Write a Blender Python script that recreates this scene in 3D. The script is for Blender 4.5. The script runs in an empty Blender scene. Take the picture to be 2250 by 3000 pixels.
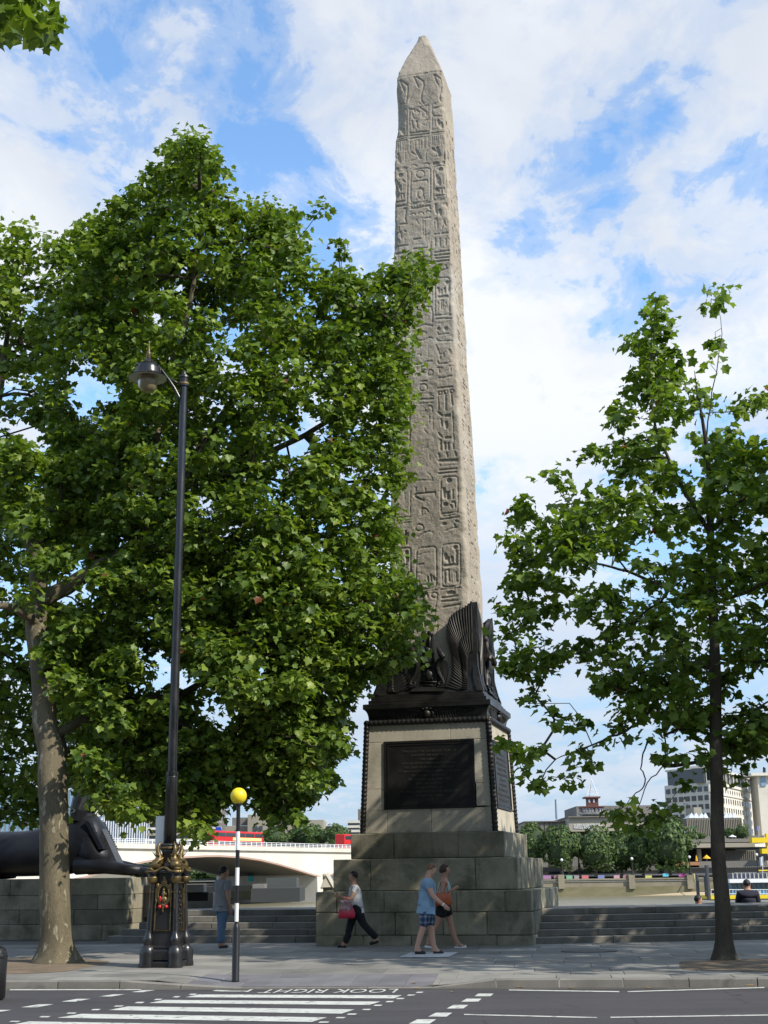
import bpy, bmesh, math, random
import numpy as np
from math import sin, cos, tan, atan, pi, radians, sqrt
from mathutils import Vector, Matrix, Euler

# ------------------------------------------------------------------ camera, world, sun, exposure
S = bpy.context.scene
COL = S.collection
rng = np.random.default_rng(7)
random.seed(7)
F = 3805.0; PITCH = 0.271; ROLL = 0.0132; EYE = 1.65
_R = np.array([1., 0, 0]); FW = np.array([0, cos(PITCH), sin(PITCH)]); _U = np.array([0, -sin(PITCH), cos(PITCH)])
CR = _R * cos(ROLL) - _U * sin(ROLL); CU = _U * cos(ROLL) + _R * sin(ROLL)
C0 = np.array([0, 0, EYE])
cam_d = bpy.data.cameras.new('camera'); cam = bpy.data.objects.new('camera', cam_d); COL.objects.link(cam)
cam_d.sensor_fit = 'VERTICAL'; cam_d.sensor_height = 36; cam_d.sensor_width = 27; cam_d.lens = F / 3000 * 36
cam_d.clip_start = 0.1; cam_d.clip_end = 8000
cam.matrix_world = Matrix(((CR[0], CU[0], -FW[0], 0), (CR[1], CU[1], -FW[1], 0), (CR[2], CU[2], -FW[2], EYE), (0, 0, 0, 1)))
S.camera = cam
SUN_AZ = 56.0      # degrees to the right of straight behind the camera
SUN_EL = 40.0
sd = Vector((sin(radians(SUN_AZ)) * cos(radians(SUN_EL)), -cos(radians(SUN_AZ)) * cos(radians(SUN_EL)), sin(radians(SUN_EL))))
sun_d = bpy.data.lights.new('sun', 'SUN'); sun_d.energy = 4.6; sun_d.angle = radians(0.55); sun_d.color = (1.0, 0.93, 0.82)
sun = bpy.data.objects.new('sun', sun_d); COL.objects.link(sun)
sun.rotation_euler = sd.to_track_quat('Z', 'Y').to_euler(); sun.location = (20, -20, 40)
S.view_settings.view_transform = 'Standard'; S.view_settings.look = 'None'; S.view_settings.exposure = 0.22
S.view_settings.gamma = 1.0; S.view_settings.use_curve_mapping = False
S.render.engine = 'CYCLES'
S.cycles.max_bounces = 6; S.cycles.diffuse_bounces = 3; S.cycles.glossy_bounces = 3; S.cycles.transmission_bounces = 4
S.cycles.transparent_max_bounces = 6; S.cycles.use_denoising = True

class NT:
    """tiny node-tree helper"""
    def __init__(s, nt): s.nt = nt; s.n = nt.nodes; s.l = nt.links
    def node(s, t, **k):
        n = s.n.new(t)
        for a, v in k.items():
            if a[0] == 'i' and a[1:].isdigit(): s.put(n.inputs[int(a[1:])], v)
            elif a.startswith('in_'): s.put(n.inputs[a[3:].replace('_', ' ')], v)
            else: setattr(n, a, v)
        return n
    def put(s, sock, v):
        if isinstance(v, bpy.types.NodeSocket): s.l.new(v, sock)
        else: sock.default_value = v
    def math(s, op, a, b=0.0, c=None, clamp=False):
        n = s.n.new('ShaderNodeMath'); n.operation = op; n.use_clamp = clamp
        s.put(n.inputs[0], a); s.put(n.inputs[1], b)
        if c is not None: s.put(n.inputs[2], c)
        return n.outputs[0]
    def ramp(s, x, pts, mode='LINEAR'):
        n = s.n.new('ShaderNodeValToRGB'); s.l.new(x, n.inputs[0]); e = n.color_ramp.elements; n.color_ramp.interpolation = mode
        while len(e) < len(pts): e.new(0.5)
        for q, (p, c) in zip(e, pts):
            q.position = p; q.color = (c, c, c, 1) if isinstance(c, (int, float)) else (*c, 1)
        return n.outputs[0]
    def mix(s, f, a, b, mode='MIX'):
        n = s.n.new('ShaderNodeMix'); n.data_type = 'RGBA'; n.blend_type = mode
        s.put(n.inputs[0], f)
        for k, v in ((6, a), (7, b)):
            s.put(n.inputs[k], v if isinstance(v, bpy.types.NodeSocket) else ((*v, 1) if len(v) == 3 else v))
        return n.outputs[2]
    def noise(s, co, scale, detail=4, rough=0.55, dist=0.0):
        n = s.n.new('ShaderNodeTexNoise'); s.put(n.inputs['Vector'], co); n.inputs['Scale'].default_value = scale
        n.inputs['Detail'].default_value = detail; n.inputs['Roughness'].default_value = rough; n.inputs['Distortion'].default_value = dist
        return n.outputs['Fac']

W = bpy.data.worlds.new('World'); S.world = W; W.use_nodes = True
t = NT(W.node_tree)
bg = t.n['Background']
sky = t.node('ShaderNodeTexSky', sky_type='NISHITA', sun_disc=False, sun_elevation=radians(SUN_EL), sun_rotation=math.atan2(sd.x, sd.y), air_density=1.0, dust_density=0.6, ozone_density=2.2, altitude=20)
tc = t.node('ShaderNodeTexCoord')
nrm = t.node('ShaderNodeVectorMath', operation='NORMALIZE', i0=tc.outputs['Generated']).outputs[0]
sep = t.node('ShaderNodeSeparateXYZ', i0=nrm)
zz = t.math('ADD', t.math('MAXIMUM', sep.outputs[2], 0.0), 0.22)
px_ = t.math('DIVIDE', sep.outputs[0], zz); py_ = t.math('DIVIDE', sep.outputs[1], zz)
cv = t.node('ShaderNodeCombineXYZ', i0=px_, i1=py_, i2=0.3).outputs[0]
big = t.noise(cv, 2.1, 8, 0.6, 0.2)
cv2 = t.node('ShaderNodeMapping', in_Vector=cv, in_Location=(3.1, 5.2, 1.0), in_Scale=(1.0, 0.75, 1)).outputs[0]
small = t.noise(cv2, 9.0, 7, 0.62, 0.35)
tiny = t.noise(cv2, 19.0, 5, 0.6, 0.6)
dens = t.math('ADD', t.math('ADD', t.math('MULTIPLY', big, 0.36), t.math('MULTIPLY', small, 0.48)), t.math('MULTIPLY', tiny, 0.16))
def dirv(px, py):
    d = FW * F + CR * (px - 1125) - CU * (py - 1500); return d / np.linalg.norm(d)
# broad masses and clearings of this afternoon's cloud cover: (direction in px of the photograph, width in degrees, amount)
for (x, y, w, a) in [(1350, 150, 5.5, .16), (1480, 560, 4.5, .14), (1900, 80, 5, .08), (150, 350, 5, .06), (1450, 1250, 5.0, .15), (1560, 1250, 3, .1), (1000, 540, 3, .03), (2100, 900, 6, .06),
                     (1760, 420, 2.6, -.16), (1640, 640, 2.4, -.13), (700, 520, 3.0, -.07), (880, 100, 2.0, -.05), (380, 620, 3, -.05), (1000, 800, 2.5, -.08), (1500, 720, 1.6, -.12), (560, 60, 4, -.04), (2000, 20, 2.5, -.1), (1350, 2000, 5, .08), (1800, 2100, 8, .03)]:
    d = dirv(x, y)
    dp = t.node('ShaderNodeVectorMath', operation='DOT_PRODUCT', i0=nrm, i1=tuple(d)).outputs['Value']
    c = cos(radians(w * 1.6))
    k = t.math('MULTIPLY', t.math('SUBTRACT', dp, c), 1 / (1 - c), clamp=True)
    dens = t.math('ADD', dens, t.math('MULTIPLY', t.math('SMOOTH_MIN', k, 1.0, 0.3), a * .62))
cov = t.ramp(dens, [(0.435, 0.10), (0.482, 0.34), (0.53, 0.78), (0.605, 0.97)], 'EASE')
# clouds: brilliant where thin towards the sun, soft grey where thick
shade = t.noise(cv2, 2.6, 5, 0.55, 0.3)
ccol = t.ramp(shade, [(0.30, (.66, .72, .82)), (0.5, (.81, .85, .91)), (0.64, (.96, .98, 1.0))])
low = t.ramp(sep.outputs[2], [(0.0, 0.55), (0.16, 0.35), (0.34, 0.0)])
ccol = t.mix(low, ccol, (.56, .66, .82))
ccn = t.node('ShaderNodeVectorMath', operation='SCALE', i0=ccol); ccn.inputs['Scale'].default_value = 8.9; ccol = ccn.outputs[0]
covl = t.math('MULTIPLY', cov, t.ramp(sep.outputs[2], [(0.0, 0.75), (0.2, 0.9), (0.34, 1.0)]))
skyc = t.node('ShaderNodeVectorMath', operation='MULTIPLY', i0=sky.outputs[0], i1=(1.7, 2.4, 2.75)).outputs[0]
skyc = t.mix(t.ramp(sep.outputs[2], [(0.0, .95), (.10, .82), (.34, 0.)]), skyc, (3.7, 4.8, 6.4))
fin = t.mix(covl, skyc, ccol)
t.l.new(fin, bg.inputs[0]); bg.inputs[1].default_value = 0.10

# ------------------------------------------------------------------ measuring helpers (pixels of the photograph -> points in the place)
def ray(px, py): return FW * F + CR * (px - 1125) - CU * (py - 1500)
def on_z(px, py, z=0.12):
    d = ray(px, py); return C0 + d * ((z - EYE) / d[2])
def at_y(px, py, Y):
    d = ray(px, py); return C0 + d * (Y / d[1])
def on_plane(px, py, P, N):
    d = ray(px, py); N = np.array(N, float); return C0 + d * ((np.array(P) - C0) @ N / (d @ N))
def V3(p): return (float(p[0]), float(p[1]), float(p[2]))

# ------------------------------------------------------------------ materials
MATS = {}
def simple(name, col, rough=0.6, metal=0.0, spec=0.5, emit=None):
    if name in MATS: return MATS[name]
    m = bpy.data.materials.new(name); m.use_nodes = True; b = m.node_tree.nodes['Principled BSDF']
    b.inputs['Base Color'].default_value = (*col, 1); b.inputs['Roughness'].default_value = rough; b.inputs['Metallic'].default_value = metal
    b.inputs['Specular IOR Level'].default_value = spec
    MATS[name] = m; return m
def rough_mat(name, c1, c2, scale=3.0, fine=60.0, rough=0.8, metal=0.0, bump=0.3, bscale=40.0, c3=None, c3_lo=0.6, c3_hi=0.7, c3scale=1.2, vary=0.15, speck=0.12, bdist=0.01, stretch=(1, 1, 1), coord='Object', spec=0.4, streak=0.0):
    """weathered surface: two colours by large noise, third by patches, fine speckle, bump, each object a little lighter or darker"""
    if name in MATS: return MATS[name]
    m = bpy.data.materials.new(name); m.use_nodes = True; t = NT(m.node_tree); b = t.n['Principled BSDF']
    tc = t.node('ShaderNodeTexCoord')
    if coord == 'World': co = t.node('ShaderNodeNewGeometry').outputs['Position']
    else: co = tc.outputs[coord]
    co = t.node('ShaderNodeMapping', in_Vector=co, in_Scale=stretch).outputs[0]
    oi = t.node('ShaderNodeObjectInfo')
    off = t.node('ShaderNodeVectorMath', operation='SCALE', i0=oi.outputs['Location']); off.inputs['Scale'].default_value = 0.0
    rnd = oi.outputs['Random']
    co = t.node('ShaderNodeVectorMath', operation='ADD', i0=co, i1=t.node('ShaderNodeCombineXYZ', i0=t.math('MULTIPLY', rnd, 37.0 if coord != 'World' else 0.0), i1=0.0, i2=0.0).outputs[0]).outputs[0]
    n1 = t.noise(co, scale, 5, 0.6, 0.2)
    c = t.mix(t.ramp(n1, [(0.35, 0.0), (0.65, 1.0)]), c1, c2)
    if c3 is not None:
        n3 = t.noise(co, c3scale, 6, 0.65, 0.4); c = t.mix(t.ramp(n3, [(c3_lo, 0.0), (c3_hi, 1.0)]), c, c3)
    if streak:
        sm = t.node('ShaderNodeMapping', in_Vector=co, in_Scale=(9, 9, 0.6)).outputs[0]
        c = t.mix(t.math('MULTIPLY', t.ramp(t.noise(sm, 1.0, 4, 0.6), [(0.5, 0.0), (0.68, 1.0)]), streak), c, tuple(x * 0.35 for x in c1))
    nf = t.noise(co, fine, 3, 0.6)
    f = t.math('ADD', t.math('MULTIPLY', t.math('SUBTRACT', nf, 0.5), speck * 5), 1.0)
    f = t.math('MULTIPLY', f, t.math('ADD', t.math('MULTIPLY', rnd, vary * 2), 1 - vary))
    vv = t.node('ShaderNodeVectorMath', operation='SCALE', i0=c); t.l.new(f, vv.inputs['Scale'])
    t.l.new(vv.outputs[0], b.inputs['Base Color'])
    b.inputs['Roughness'].default_value = rough; b.inputs['Metallic'].default_value = metal; b.inputs['Specular IOR Level'].default_value = spec
    if metal > 0.2 or rough < 0.6:
        t.l.new(t.math('ADD', t.math('MULTIPLY', t.math('SUBTRACT', n1, 0.5), 0.5), rough, clamp=True), b.inputs['Roughness'])
    if bump:
        bp = t.node('ShaderNodeBump', in_Strength=bump, in_Distance=bdist, in_Height=t.noise(co, bscale, 6, 0.65)); t.l.new(bp.outputs[0], b.inputs['Normal'])
    MATS[name] = m; return m

M_needle = rough_mat('needle_granite', (.405, .348, .272), (.32, .275, .218), 0.9, 45, .88, bump=.9, bscale=26, c3=(.43, .39, .325), c3_lo=.55, c3_hi=.72, c3scale=.5, speck=.10, bdist=.014, streak=.16)
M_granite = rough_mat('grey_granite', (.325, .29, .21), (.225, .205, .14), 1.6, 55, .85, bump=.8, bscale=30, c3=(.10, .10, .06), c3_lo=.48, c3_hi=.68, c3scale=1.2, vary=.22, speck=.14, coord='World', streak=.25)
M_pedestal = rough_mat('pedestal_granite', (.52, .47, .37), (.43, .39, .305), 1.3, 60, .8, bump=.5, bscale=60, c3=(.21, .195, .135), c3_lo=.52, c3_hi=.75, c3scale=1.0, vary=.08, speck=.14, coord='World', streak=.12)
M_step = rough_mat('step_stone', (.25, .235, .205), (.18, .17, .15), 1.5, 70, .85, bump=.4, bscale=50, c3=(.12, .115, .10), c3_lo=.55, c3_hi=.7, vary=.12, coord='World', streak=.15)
M_bronze = rough_mat('dark_bronze', (.022, .021, .020), (.04, .037, .033), 3, 60, .42, metal=.55, bump=.15, bscale=30, vary=.1, speck=.08)
M_sphinx = rough_mat('sphinx_bronze', (.014, .015, .019), (.024, .026, .031), 2, 60, .45, metal=.45, bump=.12, bscale=20, vary=0, speck=.06)
M_plaque = rough_mat('plaque_bronze', (.011, .0105, .010), (.02, .018, .016), 2.5, 40, .5, metal=.3, bump=.1, bscale=30, vary=.05)
M_plaque_text = simple('plaque_lettering', (.075, .068, .058), .45, .3)
M_asphalt = rough_mat('asphalt', (.058, .053, .057), (.047, .044, .048), .6, 130, .88, bump=.7, bscale=160, c3=(.075, .070, .072), c3_lo=.55, c3_hi=.8, c3scale=.4, vary=0, speck=.22, bdist=.006, coord='World')
M_paint = rough_mat('road_paint', (.60, .61, .56), (.50, .51, .47), 2.5, 90, .7, bump=.3, bscale=90, c3=(.16, .155, .15), c3_lo=.55, c3_hi=.66, c3scale=8, vary=.04, speck=.06, coord='World')
M_slab = rough_mat('york_stone', (.255, .243, .215), (.205, .197, .178), 1.2, 80, .85, bump=.3, bscale=60, c3=(.14, .135, .12), c3_lo=.48, c3_hi=.75, c3scale=.9, vary=.24, speck=.07, coord='World')
M_tactile = rough_mat('blue_grey_setts', (.17, .165, .175), (.135, .13, .14), 2, 80, .85, bump=.3, bscale=60, vary=.16, speck=.10, coord='World')
M_joint = simple('mortar_joint', (.11, .104, .092), .95)
M_kerb = rough_mat('kerb_granite', (.21, .195, .17), (.155, .145, .125), 2, 80, .85, bump=.4, bscale=60, c3=(.09, .085, .075), c3_lo=.55, c3_hi=.72, vary=.13, speck=.12, coord='World')
M_soil = rough_mat('tree_pit_soil', (.21, .155, .10), (.13, .10, .065), 3, 60, .95, bump=1.0, bscale=25, vary=0, speck=.18, bdist=.02, coord='World')
def bark_mat(name, a, b_, spot, th=.60):
    m = bpy.data.materials.new(name); m.use_nodes = True; t = NT(m.node_tree); b = t.n['Principled BSDF']
    co = t.node('ShaderNodeTexCoord').outputs['Object']
    c1 = t.node('ShaderNodeMapping', in_Vector=co, in_Scale=(1, 1, .35)).outputs[0]
    n1 = t.noise(c1, 3.2, 5, .6, .3); n2 = t.noise(c1, 9, 4, .6, .2); n3 = t.noise(c1, 34, 4, .65)
    c = t.mix(t.ramp(n1, [(.4, 0.), (.6, 1.)]), a, b_)
    c = t.mix(t.ramp(n2, [(th, 0.), (th + .05, 1.)]), c, spot)
    c = t.mix(t.ramp(n3, [(.56, 0.), (.66, .8)]), c, tuple(x * .45 for x in a))
    t.l.new(c, b.inputs['Base Color']); b.inputs['Roughness'].default_value = .92; b.inputs['Specular IOR Level'].default_value = .2
    bp = t.node('ShaderNodeBump', in_Strength=.8, in_Distance=.02, in_Height=t.math('ADD', n2, t.math('MULTIPLY', n3, .7))); t.l.new(bp.outputs[0], b.inputs['Normal'])
    return m
M_bark = bark_mat('plane_bark', (.15, .125, .08), (.105, .09, .058), (.27, .245, .17))
M_bark_dark = bark_mat('dark_bark', (.085, .072, .052), (.06, .05, .037), (.13, .115, .08), .66)
M_twig = simple('twig_bark', (.06, .048, .034), .9)
def leaf_mat(name, cols, trans=.38, rough=.45):
    m = bpy.data.materials.new(name); m.use_nodes = True; t = NT(m.node_tree); b = t.n['Principled BSDF']
    at = t.node('ShaderNodeAttribute', attribute_name='tint')
    c = t.ramp(at.outputs['Fac'], cols)
    t.l.new(c, b.inputs['Base Color']); b.inputs['Roughness'].default_value = rough; b.inputs['Specular IOR Level'].default_value = .35
    tr = t.node('ShaderNodeBsdfTranslucent'); g = t.mix(1.0, c, (1.35, 1.45, .5), 'MULTIPLY'); t.l.new(g, tr.inputs[0])
    mx = t.node('ShaderNodeMixShader'); mx.inputs[0].default_value = trans
    t.l.new(b.outputs[0], mx.inputs[1]); t.l.new(tr.outputs[0], mx.inputs[2]); t.l.new(mx.outputs[0], t.n['Material Output'].inputs[0])
    return m
M_leaf = leaf_mat('plane_leaf', [(0., (.055, .105, .018)), (.45, (.13, .205, .03)), (.8, (.22, .30, .045)), (.965, (.13, .19, .04)), (.985, (.22, .08, .03)), (1., (.20, .07, .03))])
M_leaf_b = leaf_mat('plane_leaf_deep', [(0., (.052, .10, .018)), (.45, (.13, .20, .03)), (.93, (.26, .33, .05)), (.975, (.12, .16, .04)), (.985, (.16, .06, .02)), (1., (.2, .06, .03))], .32)
M_farleaf = leaf_mat('far_leaf', [(0., (.045, .085, .025)), (.5, (.075, .125, .035)), (1., (.12, .175, .05))], .2, .6)
M_black = rough_mat('black_gloss_paint', (.010, .010, .011), (.016, .015, .015), 2, 60, .28, bump=.05, bscale=20, vary=0, speck=.05, spec=.6)
M_gold = rough_mat('gilding', (.25, .18, .075), (.085, .062, .03), 9, 60, .42, metal=.7, bump=.3, bscale=30, vary=.1, speck=.1)
M_redpaint = simple('red_paint', (.45, .015, .02), .35)
M_white = simple('white_paint', (.78, .78, .76), .4)
M_blackband = simple('black_band_paint', (.012, .012, .013), .35)
M_yellowglobe = simple('yellow_globe', (.80, .62, .02), .38)
M_sign = simple('sign_board', (.60, .61, .59), .5)
M_opal = simple('lantern_reflector', (.55, .55, .50), .5)

# ------------------------------------------------------------------ mesh helpers
def setp(o, label=None, cat=None, group=None, kind=None):
    if label: o['label'] = label
    if cat: o['category'] = cat
    if group: o['group'] = group
    if kind: o['kind'] = kind
    return o
def empty(name, loc=(0, 0, 0), label=None, cat=None, group=None, kind=None, rz=0.0):
    o = bpy.data.objects.new(name, None); COL.objects.link(o); o.location = V3(loc); o.rotation_euler = (0, 0, rz); o.empty_display_size = .3
    return setp(o, label, cat, group, kind)
def link_mesh(name, me, mat, parent=None, world=True):
    o = bpy.data.objects.new(name, me); COL.objects.link(o)
    if mat is not None and not me.materials:
        for m_ in (mat if isinstance(mat, (list, tuple)) else [mat]): me.materials.append(m_)
    if parent is not None:
        o.parent = parent
        if world: o.matrix_parent_inverse = (Matrix.Translation(parent.location) @ parent.rotation_euler.to_matrix().to_4x4()).inverted() if parent.parent is None else Matrix.Identity(4)
    return o
class MB:
    def __init__(s): s.v = []; s.f = []; s.mi = []
    def add(s, vs, fs, mi=0):
        o = len(s.v); s.v += [V3(p) for p in vs]; s.f += [tuple(i + o for i in f) for f in fs]; s.mi += [mi] * len(fs); return s
    def box(s, x0, x1, y0, y1, z0, z1, b=0.0, fr=None, mi=0):
        """box; fr = (origin, e1, e2, e3) frame; b = chamfer"""
        O, A, B, C_ = fr if fr else (np.zeros(3), np.array([1., 0, 0]), np.array([0, 1., 0]), np.array([0, 0, 1.]))
        if b <= 0:
            P = [(x, y, z) for z in (z0, z1) for y in (y0, y1) for x in (x0, x1)]
            fs = [(0, 2, 3, 1), (4, 5, 7, 6), (0, 1, 5, 4), (2, 6, 7, 3), (0, 4, 6, 2), (1, 3, 7, 5)]
        else:
            P = []; fs = []
            lo = (x0, y0, z0); hi = (x1, y1, z1)
            idx = {}
            for cx in (0, 1):
                for cy in (0, 1):
                    for cz in (0, 1):
                        base = [hi[k] if (cx, cy, cz)[k] else lo[k] for k in range(3)]
                        for ax in range(3):
                            q = list(base)
                            for k in range(3):
                                if k != ax: q[k] += -b if (cx, cy, cz)[k] else b
                            idx[(cx, cy, cz, ax)] = len(P); P.append(tuple(q))
            for ax in range(3):
                o1, o2 = [(1, 2), (0, 2), (0, 1)][ax]
                for sd_ in (0, 1):
                    loop = []
                    for a, c in ((0, 0), (1, 0), (1, 1), (0, 1)):
                        k = [0, 0, 0]; k[ax] = sd_; k[o1] = a; k[o2] = c; loop.append(idx[(*k, ax)])
                    if (sd_ == 0) == (ax != 1): loop = loop[::-1]
                    fs.append(tuple(loop))
            for ax in range(3):           # edges parallel to ax
                o1, o2 = [(1, 2), (0, 2), (0, 1)][ax]
                for a in (0, 1):
                    for c in (0, 1):
                        k0 = [0, 0, 0]; k0[o1] = a; k0[o2] = c; k1 = list(k0); k1[ax] = 1
                        fs.append((idx[(*k0, o1)], idx[(*k1, o1)], idx[(*k1, o2)], idx[(*k0, o2)]))
            for cx in (0, 1):
                for cy in (0, 1):
                    for cz in (0, 1):
                        fs.append(tuple(idx[(cx, cy, cz, a)] for a in range(3)))
        return s.add([O + A * p[0] + B * p[1] + C_ * p[2] for p in P], fs, mi)
    def slab(s, q, n, th, b=.012, mi=0):
        """stone slab: outer face quad q (4 pts ccw seen from outside), outward normal n"""
        q = [np.array(p, float) for p in q]; n = np.array(n, float); c = sum(q) / 4
        vs = [p - n * th for p in q] + [p - n * b for p in q]
        for i, p in enumerate(q):
            a = q[(i - 1) % 4] - p; d = q[(i + 1) % 4] - p
            vs.append(p + a / np.linalg.norm(a) * b + d / np.linalg.norm(d) * b)
        fs = [(8, 9, 10, 11), (3, 2, 1, 0)]
        for i in range(4):
            j = (i + 1) % 4
            fs += [(i, j, j + 4, i + 4), (i + 4, j + 4, j + 8, i + 8)]
        return s.add(vs, fs, mi)
    def prism(s, pts, d, mi=0):
        """polygon pts extruded by vector d"""
        n = len(pts); pts = [np.array(p, float) for p in pts]; d = np.array(d, float)
        return s.add(pts + [p + d for p in pts], [tuple(range(n - 1, -1, -1)), tuple(range(n, 2 * n))] + [(i, (i + 1) % n, n + (i + 1) % n, n + i) for i in range(n)], mi)
    def tube(s, path, rad, n=8, cap=True, mi=0, sq=None):
        path = [np.array(p, float) for p in path]; m = len(path)
        if not hasattr(rad, '__len__'): rad = [rad] * m
        vs = []; prev = None
        for i, p in enumerate(path):
            d = path[min(i + 1, m - 1)] - path[max(i - 1, 0)]; d = d / (np.linalg.norm(d) + 1e-9)
            if prev is None:
                a = np.array([1., 0, 0]) if abs(d[0]) < .8 else np.array([0, 1., 0])
            else: a = prev
            a = a - d * (a @ d); a /= np.linalg.norm(a) + 1e-9; prev = a; bb = np.cross(d, a)
            for k in range(n):
                th = 2 * pi * k / n; r = rad[i]
                vs.append(p + (a * cos(th) + bb * sin(th)) * r)
        fs = [(i * n + k, i * n + (k + 1) % n, (i + 1) * n + (k + 1) % n, (i + 1) * n + k) for i in range(m - 1) for k in range(n)]
        if cap: fs += [tuple(range(n - 1, -1, -1)), tuple((m - 1) * n + k for k in range(n))]
        return s.add(vs, fs, mi)
    def lathe(s, prof, c=(0, 0, 0), n=20, mi=0, sx=1.0, sy=1.0, cap=True):
        c = np.array(c, float); m = len(prof); vs = []
        for r, z in prof:
            for k in range(n):
                th = 2 * pi * k / n; vs.append(c + np.array([cos(th) * r * sx, sin(th) * r * sy, z]))
        fs = [(i * n + k, i * n + (k + 1) % n, (i + 1) * n + (k + 1) % n, (i + 1) * n + k) for i in range(m - 1) for k in range(n)]
        if cap: fs += [tuple(range(n - 1, -1, -1)), tuple((m - 1) * n + k for k in range(n))]
        return s.add(vs, fs, mi)
    def ell(s, c, r, n=14, m=8, fr=None, mi=0):
        c = np.array(c, float); r = r if hasattr(r, '__len__') else (r, r, r)
        A = fr if fr is not None else np.eye(3)
        vs = []; 
        for i in range(m + 1):
            ph = -pi / 2 + pi * i / m
            for k in range(n):
                th = 2 * pi * k / n
                p = np.array([cos(ph) * cos(th) * r[0], cos(ph) * sin(th) * r[1], sin(ph) * r[2]]); vs.append(c + p @ A)
        fs = [(i * n + k, i * n + (k + 1) % n, (i + 1) * n + (k + 1) % n, (i + 1) * n + k) for i in range(m) for k in range(n)]
        return s.add(vs, fs, mi)
    def loft(s, rings, cap=True, mi=0):
        n = len(rings[0]); m = len(rings); vs = [p for r in rings for p in r]
        fs = [(i * n + k, i * n + (k + 1) % n, (i + 1) * n + (k + 1) % n, (i + 1) * n + k) for i in range(m - 1) for k in range(n)]
        if cap: fs += [tuple(range(n - 1, -1, -1)), tuple((m - 1) * n + k for k in range(n))]
        return s.add(vs, fs, mi)
    def mesh(s, name, smooth=False):
        me = bpy.data.meshes.new(name); me.from_pydata(s.v, [], s.f)
        if any(s.mi): me.polygons.foreach_set('material_index', s.mi)
        if smooth: me.shade_smooth() if hasattr(me, 'shade_smooth') else None
        me.update(); return me
    def build(s, name, mat, parent=None, smooth=False, auto=None):
        me = s.mesh(name, smooth); o = link_mesh(name, me, mat, parent)
        if auto is not None:
            me.shade_smooth(); me.set_sharp_from_angle(angle=radians(auto))
        return o
def quick(name, verts, faces, mat, parent=None, smooth=False):
    me = bpy.data.meshes.new(name); nv = len(verts); nf = len(faces)
    me.vertices.add(nv); me.vertices.foreach_set('co', np.asarray(verts, np.float32).ravel())
    k = faces.shape[1]; me.loops.add(nf * k); me.polygons.add(nf)
    me.loops.foreach_set('vertex_index', faces.astype(np.int32).ravel())
    me.polygons.foreach_set('loop_start', np.arange(0, nf * k, k, dtype=np.int32))
    if smooth: me.polygons.foreach_set('use_smooth', np.ones(nf, bool))
    me.update(calc_edges=True)
    return link_mesh(name, me, mat, parent)
_fonts = {}
def text_mesh(name, body, size, mat, parent, origin, xdir, ydir, depth=.004, align='CENTER', bold=0.0, sx=1.0, spacing=1.0):
    cu = bpy.data.curves.new(name, 'FONT'); cu.body = body; cu.size = size; cu.align_x = align; cu.extrude = depth; cu.resolution_u = 2; cu.offset = bold; cu.space_line = spacing
    tmp = bpy.data.objects.new('tmp', cu); COL.objects.link(tmp)
    me = bpy.data.meshes.new_from_object(tmp.evaluated_get(bpy.context.evaluated_depsgraph_get()))
    bpy.data.objects.remove(tmp); bpy.data.curves.remove(cu)
    x = np.array(xdir, float); y = np.array(ydir, float); n = np.cross(x, y); O = np.array(origin, float)
    co = np.zeros(len(me.vertices) * 3, np.float32); me.vertices.foreach_get('co', co); co = co.reshape(-1, 3)
    w = O + co[:, :1] * x * sx + co[:, 1:2] * y + co[:, 2:3] * n
    me.vertices.foreach_set('co', w.astype(np.float32).ravel()); me.materials.clear(); me.update(); me.name = name
    return link_mesh(name, me, mat, parent)
# simple value noise for geometry
_perm = np.random.default_rng(3).random((64, 64, 64)).astype(np.float32)
def vnoise(p, sc=1.0):
    p = np.asarray(p) * sc; i = np.floor(p).astype(int); f = p - i; f = f * f * (3 - 2 * f); out = 0
    for dx in (0, 1):
        for dy in (0, 1):
            for dz in (0, 1):
                w = (f[..., 0] if dx else 1 - f[..., 0]) * (f[..., 1] if dy else 1 - f[..., 1]) * (f[..., 2] if dz else 1 - f[..., 2])
                out = out + w * _perm[(i[..., 0] + dx) % 64, (i[..., 1] + dy) % 64, (i[..., 2] + dz) % 64]
    return out - .5
def fbm(p, sc, o=3):
    return sum(vnoise(np.asarray(p) + 7.3 * k, sc * 2 ** k) / 2 ** k for k in range(o))
# ------------------------------------------------------------------ ground, road, pavement, river
def sheet(name, pts, z, mat, kind='structure', parent=None):
    mb = MB(); mb.add([(p[0], p[1], z) for p in pts], [tuple(range(len(pts)))]); o = mb.build(name, mat, parent)
    if kind and parent is None: o['kind'] = kind
    return o
KA = atan(0.118)                                   # the kerb runs a little towards the camera on the right
K1 = np.array([cos(KA), -sin(KA), 0]); K2 = np.array([sin(KA), cos(KA), 0])
KO = on_z(1125, 2895, 0.0)                         # point of the kerb foot straight ahead
def kp(u, v, z=0.0): p = KO + K1 * u + K2 * v; return np.array([p[0], p[1], z])
def kuv(p): d = np.array(p) - KO; return d @ K1, d @ K2
M_under = simple('river_bed', (.12, .11, .09), .95)
sheet('ground', [(-4000, -60), (4000, -60), (4000, 7000), (-4000, 7000)], -6.0, M_under)
M_far_ground = rough_mat('far_ground', (.16, .155, .14), (.11, .12, .09), .02, 2, .9, vary=0, bump=0, coord='World')

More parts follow.
